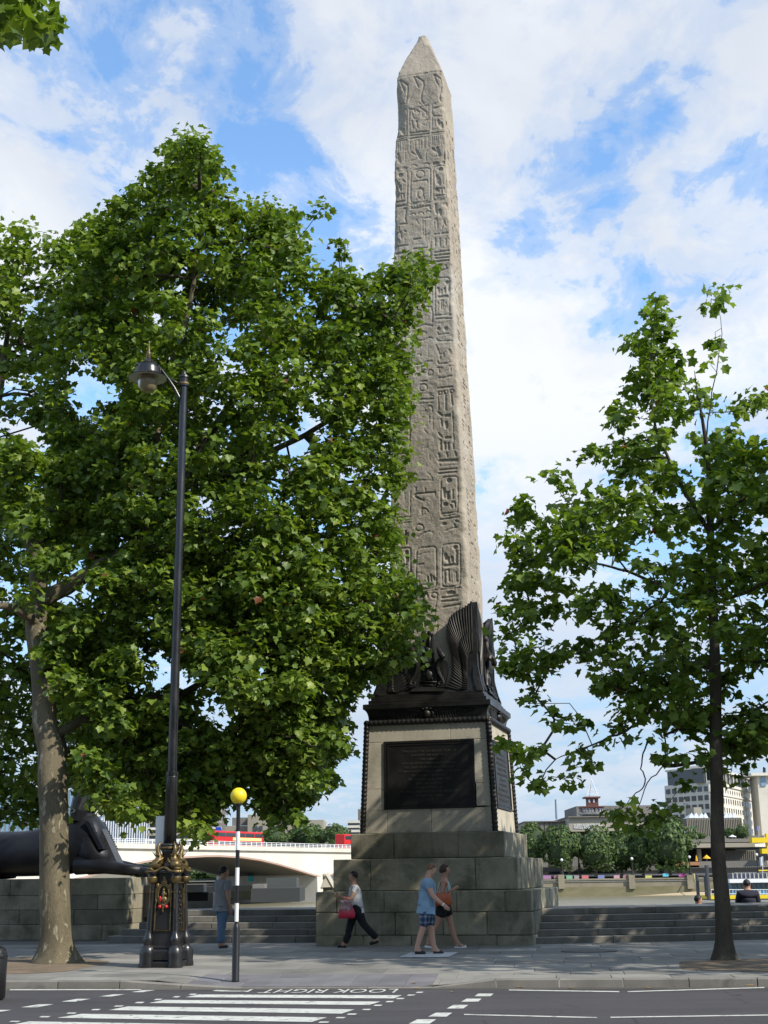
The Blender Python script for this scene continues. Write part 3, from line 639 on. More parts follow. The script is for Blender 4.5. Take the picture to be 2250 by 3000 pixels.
for k in range(4):
    for sg in (1, -1): wing(k, sg)
    al, no = FD[k]; frm = np.array([al, no, EZ])
    uc = w3(462, 900)[0]
    def g(x, y, out=.0): u, z = w3(x, y); return wp(k, (u - uc, z), out)
    cx = 462
    # crown of two plumes on a tapering body
    bd = MB(); out = [(405, 620), (408, 606), (425, 597), (443, 602), (455, 614), (470, 602), (488, 597), (506, 606), (512, 622), (516, 740), (528, 830), (545, 900), (560, 1000), (572, 1100), (572, 1165), (560, 1195), (530, 1205), (395, 1205), (378, 1190), (376, 1150), (384, 1050), (390, 960), (384, 830), (396, 740)]
    n = len(out); fv = [g(x, y, .03) for x, y in out]; bv = [g(x, y, -.10) for x, y in out]
    me = bpy.data.meshes.new('plume_crest'); me.from_pydata([V3(p) for p in fv + bv], [], [tuple(range(n)), tuple(range(2 * n - 1, n - 1, -1))] + [(i, n + i, n + (i + 1) % n, (i + 1) % n) for i in range(n)])
    bm = bmesh.new(); bm.from_mesh(me); bmesh.ops.triangulate(bm, faces=[q for q in bm.faces if len(q.verts) > 4]); bmesh.ops.recalc_face_normals(bm, faces=bm.faces); bm.to_mesh(me); bm.free()
    cr = link_mesh('plume_crest', me, M_bronze, mon)
    ex = MB()
    for x in (427, 487): ex.tube([g(x, 612, .035), g(x + (456 - x) * .1, 720, .04), g(x + (456 - x) * .25, 810, .04)], [.045, .03, .02], 8); ex.ell(g(x, 612, .03), (.09, .05, .085), fr=frm)
    ex.ell(g(460, 795, .035), (.085, .05, .085), fr=frm)
    a_, b2_ = g(395, 955, 0), g(520, 992, 0)
    for (x0, x1, y0, y1) in ((402, 520, 952, 990), (395, 545, 825, 838), (380, 575, 1150, 1160)):
        ex.prism([g(x0, y0, .03), g(x1, y0, .03), g(x1, y1, .03), g(x0, y1, .03)], no * .05)
    for i in range(9):
        th = (i - 4) * .16; ex.tube([g(475 + (i - 4) * 4, 1162, .035), g(475 + (i - 4) * 14, 1203, .035)], .014, 5)
    ex = ex.build('crest_ornament', M_bronze, mon, smooth=True)
    MB().ell(g(463, 905, .05), (.155, .08, .155), fr=frm, n=18, m=10).build('sun_disk', M_bronze, mon, smooth=True)
    sb = MB().ell(g(475, 1078, .04), (.105, .06, .135), fr=frm).ell(g(472, 1030, .04), (.06, .05, .05), fr=frm)
    for sg in (-1, 1):
        for (dx0, dy0, dx1, dy1, dx2, dy2) in ((25, -35, 40, -50, 25, -75), (33, 0, 50, -5, 45, -30), (28, 30, 45, 35, 40, 60)):
            sb.tube([g(475 + sg * dx0, 1078 + dy0, .04), g(475 + sg * dx1, 1078 + dy1, .06), g(475 + sg * dx2, 1078 + dy2, .04)], .016, 5)
    sb.build('scarab', M_bronze, mon, smooth=True)
    for sg in (-1, 1):
        def h(x, y, o=.0): return g(462 + sg * (x - 462), y, o)
        cb_ = MB(); cb_.tube([h(575, 752, .10), h(598, 800, .13), h(625, 850, .15), h(648, 878, .14), h(655, 892, .12)], [.008, .05, .075, .06, .02], 9)
        cb_.tube([h(640, 885, .10), h(612, 905, .10), h(582, 940, .08), h(572, 985, .06), h(585, 1040, .05), h(612, 1095, .05), h(640, 1140, .05), h(652, 1175, .05), h(632, 1196, .05), h(602, 1190, .05), h(592, 1168, .05), h(610, 1152, .05), h(628, 1165, .05)], [.04, .055, .06, .055, .05, .045, .04, .04, .038, .034, .03, .026, .02], 8)
        hood = [(590, 905), (640, 905), (668, 915), (684, 945), (686, 1000), (682, 1060), (672, 1110), (655, 1160), (648, 1120), (625, 1085), (600, 1040), (585, 985), (583, 940)]
        n = len(hood); fv = [h(x, y, .05) for x, y in hood]; bv = [h(x, y, -.08) for x, y in hood]
        cb_.add(fv + bv, [tuple(range(n)), tuple(range(2 * n - 1, n - 1, -1))] + [(i, n + i, n + (i + 1) % n, (i + 1) % n) for i in range(n)])
        cb_.prism([h(580, 1205, -.05), h(655, 1205, -.05), h(655, 1218, -.05), h(580, 1218, -.05)], no * .14)
        cb_.build('cobra', M_bronze, mon, smooth=False)
    # fan of base feathers under the crest
    fb = MB()
    for i in range(22):
        x = 290 + i * 17.5; fb.tube([g(470 + (x - 470) * .78, 1215, .05), g(x, 1268, .05)], [.022, .03], 5)
    fb.build('feather_fringe', M_bronze, mon)

# ---- the carved shaft: a real relief surface
SZ0, SZ1, SS0, SS1 = 5.70, 22.945, 1.062, .660
def ss(z): return SS0 + (SS1 - SS0) * (z - SZ0) / (SZ1 - SZ0)
# zenlarged tracing -> (u, z) on the front face (tilted plane)
nf = np.cross(mp(ss(20), -ss(20), 20) - mp(-ss(20), -ss(20), 20), mp(-ss(8), -ss(8), 8) - mp(-ss(20), -ss(20), 20)); nf /= np.linalg.norm(nf)
def fz(px, py):
    p = on_plane(px, py, mp(0, -ss(12), 12), nf); return (p - MO) @ E1, p[2]
GU = 0.0175; U0 = -1.12; NU = 128; NZ = int((SZ1 - SZ0) / .0175) + 1
relief = np.zeros((NZ, NU), np.float32)
def stamp_seg(G, a, b, w, dep):
    (x0, y0), (x1, y1) = a, b; m = w * 1.6
    i0 = max(int((min(y0, y1) - m - SZ0) / .0175), 0); i1 = min(int((max(y0, y1) + m - SZ0) / .0175) + 2, G.shape[0])
    j0 = max(int((min(x0, x1) - m - U0) / GU), 0); j1 = min(int((max(x0, x1) + m - U0) / GU) + 2, G.shape[1])
    if i1 <= i0 or j1 <= j0: return
    Y, X = np.mgrid[i0:i1, j0:j1]; Y = Y * .0175 + SZ0; X = X * GU + U0
    dx, dy = x1 - x0, y1 - y0; L2 = dx * dx + dy * dy + 1e-9; t_ = np.clip(((X - x0) * dx + (Y - y0) * dy) / L2, 0, 1)
    d = np.hypot(X - x0 - t_ * dx, Y - y0 - t_ * dy); v_ = np.clip((w - d) / (w * .45), 0, 1) * dep
    G[i0:i1, j0:j1] = np.maximum(G[i0:i1, j0:j1], v_)
def stamp_disc(G, c, rx, ry, dep):
    i0 = max(int((c[1] - ry - SZ0) / .0175), 0); i1 = min(int((c[1] + ry - SZ0) / .0175) + 2, G.shape[0]); j0 = max(int((c[0] - rx - U0) / GU), 0); j1 = min(int((c[0] + rx - U0) / GU) + 2, G.shape[1])
    if i1 <= i0 or j1 <= j0: return
    Y, X = np.mgrid[i0:i1, j0:j1]; Y = Y * .0175 + SZ0; X = X * GU + U0
    d = np.hypot((X - c[0]) / rx, (Y - c[1]) / ry); G[i0:i1, j0:j1] = np.maximum(G[i0:i1, j0:j1], np.clip((1 - d) / .25, 0, 1) * dep)
def glyphs(ox, oy, sc, k, text, w=.026, dep=.027):
    for line in text.strip().replace(';', '\n').split('\n'):
        q = line.split()
        if not q: continue
        ty, v_ = q[0], [float(x) for x in q[1:]]
        P = lambda x, y: fz(ox + x / sc, oy + y / sc)
        if ty in ('L', 'T', 'F'):
            pts = [P(v_[i], v_[i + 1]) for i in range(0, len(v_), 2)]; ww = w * (1 if ty == 'L' else .62 if ty == 'T' else 1.8); dd = dep * (1 if ty == 'L' else .6 if ty == 'T' else 1.25)
            for a, b in zip(pts[:-1], pts[1:]): stamp_seg(relief, a, b, ww, dd)
        elif ty == 'D':
            a = P(v_[0], v_[1]); b = P(v_[0] + v_[2], v_[1]); c_ = P(v_[0], v_[1] + v_[3]); stamp_disc(relief, a, abs(b[0] - a[0]), abs(c_[1] - a[1]), dep * 1.7)
        elif ty in ('O', 'A'):
            n = 20; rg = range(n + 1) if ty == 'O' else range(10, 21)
            pts = [P(v_[0] + v_[2] * cos(2 * pi * i / n), v_[1] + v_[3] * sin(2 * pi * i / n)) for i in rg]
            for a, b in zip(pts[:-1], pts[1:]): stamp_seg(relief, a, b, w * .8, dep * .9)
        elif ty == 'C':
            cx, cy, hx, hy = v_[:4]; pts = []
            for i in range(33):
                th = 2 * pi * i / 32; ex_ = .45; c_, s_ = cos(th), sin(th)
                x = hx * np.sign(c_) * abs(c_) ** ex_; y = (hy - hx * .8) * (1 if s_ > .02 else -1 if s_ < -.02 else 0) + hx * .8 * np.sign(s_) * abs(s_) ** ex_
                pts.append(P(cx + x, cy + y - k * x))
            for a, b in zip(pts[:-1], pts[1:]): stamp_seg(relief, a, b, w * .8, dep * .8)
glyphs(1100, 80, 3.567, .14, '''
L 212 527 335 505;L 350 503 545 475;L 560 472 690 452;T 340 290 600 250;T 400 300 420 330;T 560 290 600 290 595 330
L 255 555 300 670;L 262 560 335 605 340 650 330 740 320 790;T 300 680 262 700 245 790 320 800
L 402 522 450 630;L 425 520 500 570 505 620 480 700 480 770 505 800;T 450 640 390 690 350 790;T 450 790 480 810
L 610 503 655 610;L 628 505 695 550 695 620 670 700 675 770 710 772;T 655 615 600 670 565 740
T 325 860 325 1130;T 355 850 357 1110;T 553 822 557 1085;T 590 810 592 1075;T 590 808 712 775;T 360 855 550 815;T 215 878 320 850;T 585 1075 715 1050
L 220 920 285 903;T 215 1010 220 985;L 215 1008 272 1000;F 210 1050 228 1120;F 262 1050 290 1110;F 290 1070 300 1115
L 372 865 405 860 410 885;T 385 900 400 960 430 960;L 430 870 460 895;L 465 845 530 890 535 915;T 480 880 490 940;L 380 985 395 1055;L 430 985 440 1055;T 480 1010 540 965 530 1030 480 1010;T 420 1060 425 1110
L 602 848 640 845 690 825;L 602 910 610 935 690 930;T 620 980 618 1040;F 655 980 665 1020 690 1050;F 690 1000 700 1040
L 190 1155 325 1135;T 200 1180 325 1158;L 190 1200 325 1180;L 360 1112 555 1090;L 360 1138 555 1115;L 360 1165 480 1150;T 365 1182 555 1140;T 592 1085 715 1070;L 592 1108 715 1090;T 592 1130 715 1112
T 205 1215 208 1310;T 232 1212 234 1300;T 258 1210 260 1300;T 282 1205 284 1295;T 305 1200 307 1290;T 325 1195 326 1285
T 362 1190 364 1285;T 415 1195 417 1280;T 420 1190 450 1185 452 1275;T 475 1180 477 1270;T 510 1170 512 1265;T 515 1168 552 1155 556 1250
T 595 1150 598 1235;T 615 1150 618 1235;T 635 1145 640 1235;T 658 1142 660 1232;T 680 1140 682 1230;T 700 1135 704 1225;T 718 1130 722 1225
L 200 1345 235 1380;F 232 1335 255 1410;L 195 1420 230 1405;T 310 1320 312 1440
L 375 1310 420 1335;F 425 1295 470 1370;L 375 1395 425 1380;T 525 1310 530 1405;T 540 1285 525 1310
F 598 1275 635 1300;F 645 1265 668 1340;L 615 1355 655 1342;L 720 1270 718 1370
A 215 1490 22 14;F 198 1490 232 1487;A 300 1480 24 16;F 282 1480 318 1476;A 400 1455 30 16;A 530 1435 28 14;A 628 1425 26 14;F 606 1425 650 1420;A 718 1410 24 14;F 700 1412 738 1405
C 265 1690 66 185;C 470 1655 102 180;C 670 1625 66 182
D 262 1552 28 22;F 205 1600 235 1640;L 285 1600 305 1615;F 215 1680 225 1730;F 255 1665 262 1700;T 290 1650 292 1715;D 225 1760 22 20;L 210 1790 240 1775;L 245 1745 290 1740 295 1785;L 265 1760 268 1790;L 210 1830 305 1815
O 465 1535 45 38;L 390 1618 540 1600;L 540 1600 540 1620;T 400 1605 405 1618;T 430 1600 435 1612;T 460 1597 465 1610;T 490 1592 495 1606
L 430 1700 470 1680 495 1700;O 468 1740 30 52;T 430 1700 430 1810;T 500 1690 508 1800;T 440 1720 430 1760
D 678 1485 28 20;T 625 1510 625 1540;F 638 1555 645 1630;F 660 1580 672 1640;T 700 1550 705 1640;D 640 1695 24 20;L 620 1720 665 1715;L 672 1690 715 1680 720 1730;L 690 1700 695 1735;L 630 1765 728 1752;T 640 1790 720 1775
L 190 1880 325 1862;L 370 1855 430 1850;L 510 1843 568 1833;T 605 1825 720 1812
L 372 1900 568 1868;L 372 1880 390 1900;T 400 1875 405 1890;T 430 1870 435 1885;T 460 1866 465 1880;T 490 1862 495 1876;T 520 1858 525 1870;L 560 1868 575 1900
L 295 1900 320 1895 315 1950 308 2000 318 2030;T 290 1905 250 1950 195 2000;L 250 2060 325 2050;T 245 2080 250 2200
A 390 1965 24 18;A 472 1955 26 20;A 550 1940 24 18;T 470 1995 490 1990 495 2190;L 512 2000 570 1990;T 515 2010 518 2200;T 380 2080 430 2010 450 2060
F 628 1860 628 1900 640 1950;F 670 1915 678 1960;A 730 1855 26 18;F 708 1858 752 1852;T 740 1910 740 1960
L 620 2010 640 2000 648 2100;T 612 2020 618 2110;T 700 2010 735 2000;L 695 2100 715 2020 735 2080;T 750 2010 752 2100
L 618 2170 665 2160;L 690 2160 755 2148;L 190 2170 230 2150;L 262 2140 270 2210;L 300 2130 320 2140;L 515 2180 560 2165
''')
glyphs(1150, 700, 3.687, .12, '''
L 15 88 158 68;T 30 20 35 60;T 70 10 72 50;T 130 0 132 50;L 30 165 110 155;T 30 190 32 230;L 230 10 300 0;T 270 70 325 62;L 225 115 370 100
T 395 0 398 110;T 412 0 414 110;L 460 0 458 80;L 510 0 512 78;L 570 0 574 70;T 500 100 550 96
L 452 148 612 125;L 455 188 612 168;L 460 215 608 200;L 458 250 605 235
L 240 180 260 175 262 215;L 305 145 325 150 330 200 370 195;L 392 130 410 140 412 190;A 385 262 30 18;L 355 262 415 268
D 488 295 30 18;L 575 290 578 320;L 495 355 590 320;T 580 270 605 265
C 535 625 78 200;D 588 470 22 18;T 490 465 495 500;F 605 500 602 570;F 492 540 500 585;F 525 560 525 590;F 560 545 562 575;F 500 630 592 622;T 490 690 492 780;L 522 672 545 665;T 545 670 548 780;T 575 690 560 780;T 580 690 600 780;T 600 680 608 740;L 525 680 525 760
T 375 495 430 500;T 425 500 430 690;T 235 520 238 700;L 240 715 330 700;L 340 700 425 690;F 140 560 145 640;L 330 740 420 735;L 415 735 430 800 428 900;T 380 740 385 800
L 455 830 630 822;L 470 870 560 862 635 862;T 470 920 560 915 625 885
T 215 845 375 830;L 235 965 350 930 430 945;A 335 1025 30 22;T 330 1000 365 1030;L 215 1110 330 1098 400 1070 430 1080
D 495 975 22 18;D 575 972 26 20;L 485 1010 490 1035;L 490 1040 600 1028;L 475 1085 490 1105 640 1100;T 530 1080 560 1085;T 560 1060 562 1085
A 255 1165 40 28;T 290 1165 295 1200;T 380 1130 382 1270;T 390 1275 420 1280;L 470 1155 500 1220 515 1300;L 505 1248 550 1240 552 1275;F 612 1205 625 1240;L 485 1325 500 1350 600 1345 640 1325;T 640 1275 642 1325
A 280 1265 22 18;L 235 1365 330 1350 360 1330 430 1325;O 340 1400 35 22;T 265 1390 265 1430;O 408 1450 28 30;A 265 1480 26 18;T 320 1450 380 1450
L 485 1395 520 1390 525 1405;L 500 1395 505 1450;L 612 1378 655 1372;L 628 1380 628 1425;L 495 1505 560 1500 600 1485 635 1482
L 300 1545 370 1540;O 332 1610 40 36;T 390 1530 440 1515;L 488 1615 648 1600;T 230 1700 330 1670 440 1700;L 225 1740 440 1730;T 360 1665 445 1680
O 512 1670 20 18;T 490 1680 500 1850;T 530 1670 528 1690;O 575 1660 20 18;L 570 1690 575 1850;O 640 1650 20 18;L 632 1670 645 1800;T 250 1780 440 1770
A 400 1830 24 22;T 425 1830 425 1870;T 320 1870 355 1855;L 490 1870 530 1910;F 575 1915 612 1912;L 520 1950 530 2020;F 575 1985 578 2040;T 645 1870 655 2090;T 390 1900 395 1990;T 430 1920 435 2060
L 492 2100 530 2140;F 575 2150 615 2146;L 515 2170 520 2200;T 655 2090 660 2200;T 215 2060 300 2050;T 330 2050 370 2100;L 80 2180 180 2170;T 130 2100 175 2130
''')
glyphs(1150, 1300, 3.687, .11, '''
F 515 0 520 60;F 560 0 562 50;L 600 0 602 60;L 650 0 655 55;L 495 115 505 150;L 580 105 590 140;L 670 95 685 130;F 505 190 690 178;T 500 215 520 245 700 230;L 505 290 690 272;L 500 325 690 305;T 395 110 400 180;T 340 50 380 40
T 370 315 410 340 430 380;T 240 400 440 400;T 90 330 185 322;T 85 355 185 345;L 232 560 260 545 400 535 458 530;L 240 570 290 600 335 615;T 330 590 340 615;T 455 535 458 560;T 250 470 250 520;T 350 480 352 520
C 612 572 92 210;D 610 402 32 26;F 552 490 560 580;F 590 545 598 590;L 650 510 652 590;L 580 530 610 528;D 570 660 28 22;L 625 665 640 690;L 640 640 670 635 680 690;L 540 765 690 740;T 530 790 640 780
A 342 735 36 32;T 300 790 350 760;T 310 700 315 760;O 48 712 28 22;T 125 530 130 600;T 190 520 190 800;T 80 800 195 795;L 510 825 715 795;T 90 860 200 850
D 555 872 34 24;L 665 870 675 900;L 575 945 640 920 690 912;L 680 840 710 845;O 288 910 44 38;D 40 930 30 24;L 60 1000 160 975;T 160 975 165 1000;L 270 1010 340 965 400 948;T 400 948 435 960 435 980
C 365 1345 108 225;T 280 1210 350 1185 400 1180;T 260 1310 340 1300;L 380 1440 385 1500;L 410 1420 418 1490;L 445 1440 450 1480;T 280 1440 285 1510;T 290 1530 410 1520;T 275 1400 310 1400
C 632 1315 98 230;D 675 1122 26 22;F 690 1170 690 1270;F 570 1205 575 1250;F 600 1240 605 1280;F 640 1235 645 1265;F 565 1325 690 1310;L 560 1375 565 1510;L 605 1365 610 1490;L 605 1365 580 1370;T 630 1380 640 1500;T 660 1380 670 1510;L 685 1390 690 1500;T 705 1400 705 1490
C 125 1340 70 210;F 150 1170 165 1270;L 110 1430 115 1510;L 150 1430 155 1510;L 175 1440 178 1500
L 245 1595 400 1590 480 1582;L 520 1578 735 1558;A 630 1620 32 20;F 600 1622 660 1618;L 530 1668 700 1645;L 530 1705 700 1690;L 545 1770 640 1755 725 1740;T 725 1745 720 1790
L 280 1625 370 1620 380 1660;O 450 1640 34 28;T 480 1660 460 1800 455 1870;L 150 1925 210 1920;L 250 1915 270 1920 275 1990;L 310 1915 340 1920 350 2010;T 480 1890 485 1980 460 2100;L 245 1920 250 2000
''')
# left column further down (mostly behind leaves) continues in the same manner; other faces get their own columns
def column(G, seed, ua, ub, z0, z1, dep=.05):
    r_ = random.Random(seed); z = z1
    while z > z0 + .8:
        w_ = ub - ua; uc_ = (ua + ub) / 2; ty = r_.choice('cbdnrsvkl'); 
        if ty == 'c':
            h = 1.5; n = 24
            pts = [(uc_ + w_ * .46 * np.sign(cos(a)) * abs(cos(a)) ** .5, z - h / 2 + (h / 2) * np.sign(sin(a)) * abs(sin(a)) ** .55) for a in np.linspace(0, 2 * pi, n)]
            for a, b in zip(pts[:-1], pts[1:]): stamp_seg(G, a, b, .02, dep * .8)
            stamp_disc(G, (uc_, z - .28), .08, .07, dep * 1.6)
            for j in range(3): stamp_seg(G, (uc_ - w_ * .25 + j * w_ * .25, z - .5), (uc_ - w_ * .25 + j * w_ * .25, z - .9 + .1 * r_.random()), .03, dep)
            stamp_seg(G, (uc_ - w_ * .3, z - 1.1), (uc_ + w_ * .3, z - 1.1), .026, dep); z -= h + .12
        elif ty in 'bn':
            for j in range(3): stamp_seg(G, (ua + .03, z - .1 - j * .1), (ub - .03, z - .1 - j * .1), .02, dep)
            z -= .42
        elif ty == 'd': stamp_disc(G, (uc_ - w_ * .2, z - .15), .09, .08, dep * 1.5); stamp_seg(G, (uc_ + .05, z - .22), (ub - .03, z - .15), .026, dep); z -= .38
        elif ty in 'rs':
            for j in range(4): stamp_seg(G, (ua + .05 + j * w_ / 4.4, z - .08), (ua + .05 + j * w_ / 4.4 + .02, z - .42), .022, dep)
            z -= .52
        elif ty == 'v': stamp_seg(G, (ua + .05, z - .1), (uc_, z - .35), .035, dep); stamp_seg(G, (uc_, z - .1), (ub - .06, z - .4), .03, dep); z -= .5
        else: stamp_seg(G, (ua + .04, z - .25), (uc_, z - .3), .03, dep); stamp_seg(G, (uc_, z - .3), (ub - .04, z - .12), .03, dep); stamp_disc(G, (ub - .1, z - .32), .05, .06, dep); z -= .45
column(relief, 5, -1.0, -.42, 6.0, 9.9); column(relief, 8, -.93, -.38, 11.6, 15.6, .04)
other = np.zeros_like(relief)
for i, (a, b) in enumerate(((-.58, -.24), (-.16, .2), (.28, .60))): column(other, 20 + i, a, b, 6.2, 21.5, .06)
for a in (-.2, .24):
    stamp_seg(other, (a, 7), (a, 21.4), .014, .03)
n1, n2 = 116, 60                                     # columns on the carved front and on each other face
tt = [(0, x) for x in np.linspace(-1, 1, n1, endpoint=False)] + [(k, x) for k in (1, 2, 3) for x in np.linspace(-1, 1, n2 if k != 2 else 30, endpoint=False)]
kk = np.array([a for a, _ in tt]); xx = np.array([b for _, b in tt]); NR = len(tt)
AL = np.array([FD[k][0] for k in range(4)])[kk]; NO = np.array([FD[k][1] for k in range(4)])[kk]
ztop = [22.945]
zs = list(np.arange(SZ0, 22.93, .0185)) + [22.945]
# pyramidion: measured tip
tip = at_y(1238, 113, MO[1]); ZT = tip[2]
npy = 60
zs_all = np.array(zs + list(np.linspace(22.945, ZT, npy)[1:])); rows_ = []
half = np.array([ss(z) if z <= 22.945 else SS1 + (.13 - SS1) * (z - 22.945) / (ZT - 22.945) for z in zs_all])
Vt = np.zeros((len(zs_all), NR, 3))
for i, (z, s) in enumerate(zip(zs_all, half)):
    r = min(.075 + .02 * sin(z * 2.1), s * .45)
    u = xx * s; w = np.full(NR, s)                    # on face: along u, outwards w
    P2 = AL[:, :2] * u[:, None] + NO[:, :2] * w[:, None]
    a = P2 @ E1[:2]; b = P2 @ E2[:2]
    qa = np.clip(a, -(s - r), s - r); qb = np.clip(b, -(s - r), s - r); da, db = a - qa, b - qb; L = np.hypot(da, db) + 1e-9
    a = qa + da / L * r; b = qb + db / L * r
    na, nb = da / L, db / L
    depth = np.zeros(NR)
    if z <= 22.945:
        gi = min(int((z - SZ0) / .0175), NZ - 1)
        m = kk == 0; ju = np.clip(((u[m] - U0) / GU).astype(int), 0, NU - 2); fr_ = (u[m] - U0) / GU - ju
        depth[m] = (relief[gi, ju] * (1 - fr_) + relief[gi, ju + 1] * fr_)
        m = kk != 0; ju = np.clip(((u[m] - U0) / GU).astype(int), 0, NU - 1); depth[m] = other[gi, ju]
    P3 = np.c_[a, b, np.full(NR, z)]
    er = fbm(P3, 1.1, 3) * .035 + vnoise(P3, 9) * .012 + vnoise(P3, 23) * .010
    edge = np.clip((np.minimum(s - np.abs(a), s - np.abs(b)) * 0 + (np.minimum(np.abs(a), np.abs(b)) - (s - .16)) / .16), 0, 1)
    er = er - edge * np.clip(fbm(P3, 2.3, 3) + .12, 0, 1) * .14
    chip = np.exp(-((a + s) ** 2 + (b + s) ** 2) / .035) * np.exp(-((z - 21.75) / .42) ** 2) * .30 + np.exp(-((a + s) ** 2 + (b + s) ** 2) / .02) * np.exp(-((z - 15.9) / .3) ** 2) * .10
    wear = np.clip(1 - 1.3 * np.clip(fbm(P3 * np.array([1, 1, .6]), .8, 2), 0, 1), .35, 1)
    dd = depth * wear - er + chip
    a = a - na * dd; b = b - nb * dd
    Vt[i] = MO + np.outer(a, E1) + np.outer(b, E2) + np.outer(np.full(NR, z + (vnoise(P3, 2.) * .03 if z > 22.9 else 0) if not hasattr(z, '__len__') else 0), EZ) if False else MO + np.outer(a, E1) + np.outer(b, E2) + np.outer(np.full(NR, z), EZ)
nr = len(zs_all); I, J = np.meshgrid(np.arange(nr - 1), np.arange(NR), indexing='ij'); J2 = (J + 1) % NR
faces = np.stack([I * NR + J, I * NR + J2, (I + 1) * NR + J2, (I + 1) * NR + J], -1).reshape(-1, 4)
vv = Vt.reshape(-1, 3); topc = len(vv)
vv = np.vstack([vv, [[MO[0], MO[1], ZT + .03]]])
capf = np.array([[(nr - 1) * NR + j, (nr - 1) * NR + (j + 1) % NR, topc, topc] for j in range(NR)])
me_faces = faces
shaft = quick('carved_shaft', vv[:-1], me_faces, M_needle, mon, smooth=True)
cp = MB().add(list(vv[(nr - 1) * NR:(nr) * NR]) + [vv[-1]], [(j, (j + 1) % NR, NR) for j in range(NR)]).build('shaft_tip', M_needle, mon, smooth=True)
# ------------------------------------------------------------------ stone steps beside the monument
def flight(label, O, D1, D2, ends, length, z0=.12, rise=.14, tread=.31, back=1.9, joint=1.75):
    st = empty('stone_steps', O, label, 'steps', 'flights of steps beside the monument')
    fr = lambda: (np.array([O[0], O[1], 0.]), D1, D2, EZ)
    for i, e in enumerate(ends):
        a = e; k = 0
        while a < length:
            L = min(joint * (1 + .25 * (random.random() - .5)), length - a + .01)
            dpt = back if i == len(ends) - 1 else tread + .12
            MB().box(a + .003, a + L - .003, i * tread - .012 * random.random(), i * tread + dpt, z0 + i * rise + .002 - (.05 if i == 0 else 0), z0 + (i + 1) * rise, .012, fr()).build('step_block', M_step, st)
            a += L; k += 1
    MB().box(ends[-1] + .1, length - .05, len(ends) * tread - .1, len(ends) * tread + back - .45, -.3, z0 + (len(ends) - 1) * rise - .02, 0, fr()).build('step_core', M_step, st)
    return st
gR = on_z(1548, 2767); gR2 = on_z(2250, 2752); dR = gR2 - gR; dR[2] = 0; dR /= np.linalg.norm(dR); dR2 = np.array([-dR[1], dR[0], 0])
flight('broad stone steps running right from the obelisk base past the tree', gR, dR, dR2, [.02, .08, .12, .16, .2], 9.5)
gL = on_z(923, 2768); 
lend = [(on_z(x, 2764) - gL) @ E1 for x in (285, 310, 345, 368, 384)]
O_ = gL + E2 * .0
flight('short stone steps between the sphinx plinth and the obelisk base', O_ + E2 * 1.1, E1, E2, [lend[0], lend[1], lend[2], lend[3], lend[4]], .55)

# sphinx plinth
PO = on_z(362, 2752); PFR = (np.array([PO[0], PO[1], 0.]), E1, E2, EZ); ZPL = 1.62
def pp(u, w, z): return PFR[0] + E1 * u + E2 * w + EZ * z
plinth = empty('stone_plinth', (PO[0], PO[1], .12), 'long grey stone plinth under the dark bronze sphinx', 'plinth')
for z0, z1, off in ((.10, .48, .35), (.48, .84, 1.1), (.84, 1.20, .2), (1.20, 1.62, .8)):
    x = -9.0
    edges = [-9.0] + list(np.arange(-9 + off + .3, -.5, 1.55)) + [0.0]
    for a, b in zip(edges[:-1], edges[1:]):
        MB().box(a + .004, b - .004, 0 - .006 * random.random(), .5, z0 + .003, z1 - .003, .012, PFR).build('stone_block', M_granite, plinth)
    for a, b in ((.5, 1.5), (1.5, 2.7)):
        MB().box(-.5, 0, a + .004, b - .004, z0 + .003, z1 - .003, .012, PFR).build('stone_block', M_granite, plinth)
MB().box(-9, -.5, .5, 2.7, .1, 1.612, 0, PFR).build('plinth_core', M_granite, plinth)
# sphinx
def sq(u, w, z): k = min(max((-u - .35) / .5, 0), 1); return pp(u - .30 * k, w, ZPL + (z - ZPL) * (1 + .10 * k))
sph = empty('sphinx_statue', sq(-2.5, 1.35, ZPL), 'dark bronze sphinx lying on the plinth at left with its paws stretched forward', 'sphinx')
def ring_e(c, a, b, ra, rb, n=20):
    return [np.array(c) + a * (cos(2 * pi * k / n) * ra) + b * (sin(2 * pi * k / n) * rb) for k in range(n)]
mb = MB(); secs = [(-5.9, .35, .30, .30), (-5.6, .45, .55, .48), (-5.0, .58, .66, .62), (-4.2, .60, .60, .60), (-3.4, .60, .52, .60), (-2.6, .66, .52, .66), (-2.0, .76, .52, .74), (-1.6, .86, .50, .78), (-1.25, .84, .46, .70), (-1.02, .74, .40, .52)]
mb.loft([ring_e(sq(u, 1.35, ZPL + zc), E2, EZ, ry, rz) for u, zc, ry, rz in secs])
mb.ell(sq(-4.9, .92, ZPL + .48), (.75, .26, .50), fr=np.array([E1, E2, EZ])).ell(sq(-4.9, 1.78, ZPL + .48), (.75, .26, .50), fr=np.array([E1, E2, EZ]))
# rising chest
mb.loft([ring_e(sq(u, 1.35, ZPL + z), E1, E2, ra, rb) for u, z, ra, rb in ((-1.15, .25, .55, .50), (-1.25, .6, .50, .52), (-1.38, .95, .42, .47), (-1.5, 1.2, .34, .38), (-1.56, 1.4, .26, .25), (-1.56, 1.55, .22, .2))])
for w in (1.0, 1.7):
    mb.tube([sq(-1.6, w, ZPL + .3), sq(-.9, w, ZPL + .28), sq(-.45, w, ZPL + .20), sq(-.05, w, ZPL + .16)], [.25, .2, .15, .13], 12)
    mb.ell(sq(.06, w, ZPL + .13), (.24, .16, .13), fr=np.array([E1, E2, EZ]))
    for j in (-1, 0, 1): mb.ell(sq(.22, w + j * .09, ZPL + .09), (.09, .05, .08), fr=np.array([E1, E2, EZ]), n=8, m=6)
    mb.tube([sq(-4.6, w + (w - 1.35) * .45, ZPL + .1), sq(-3.9, w + (w - 1.35) * .5, ZPL + .1)], [.15, .1], 10)
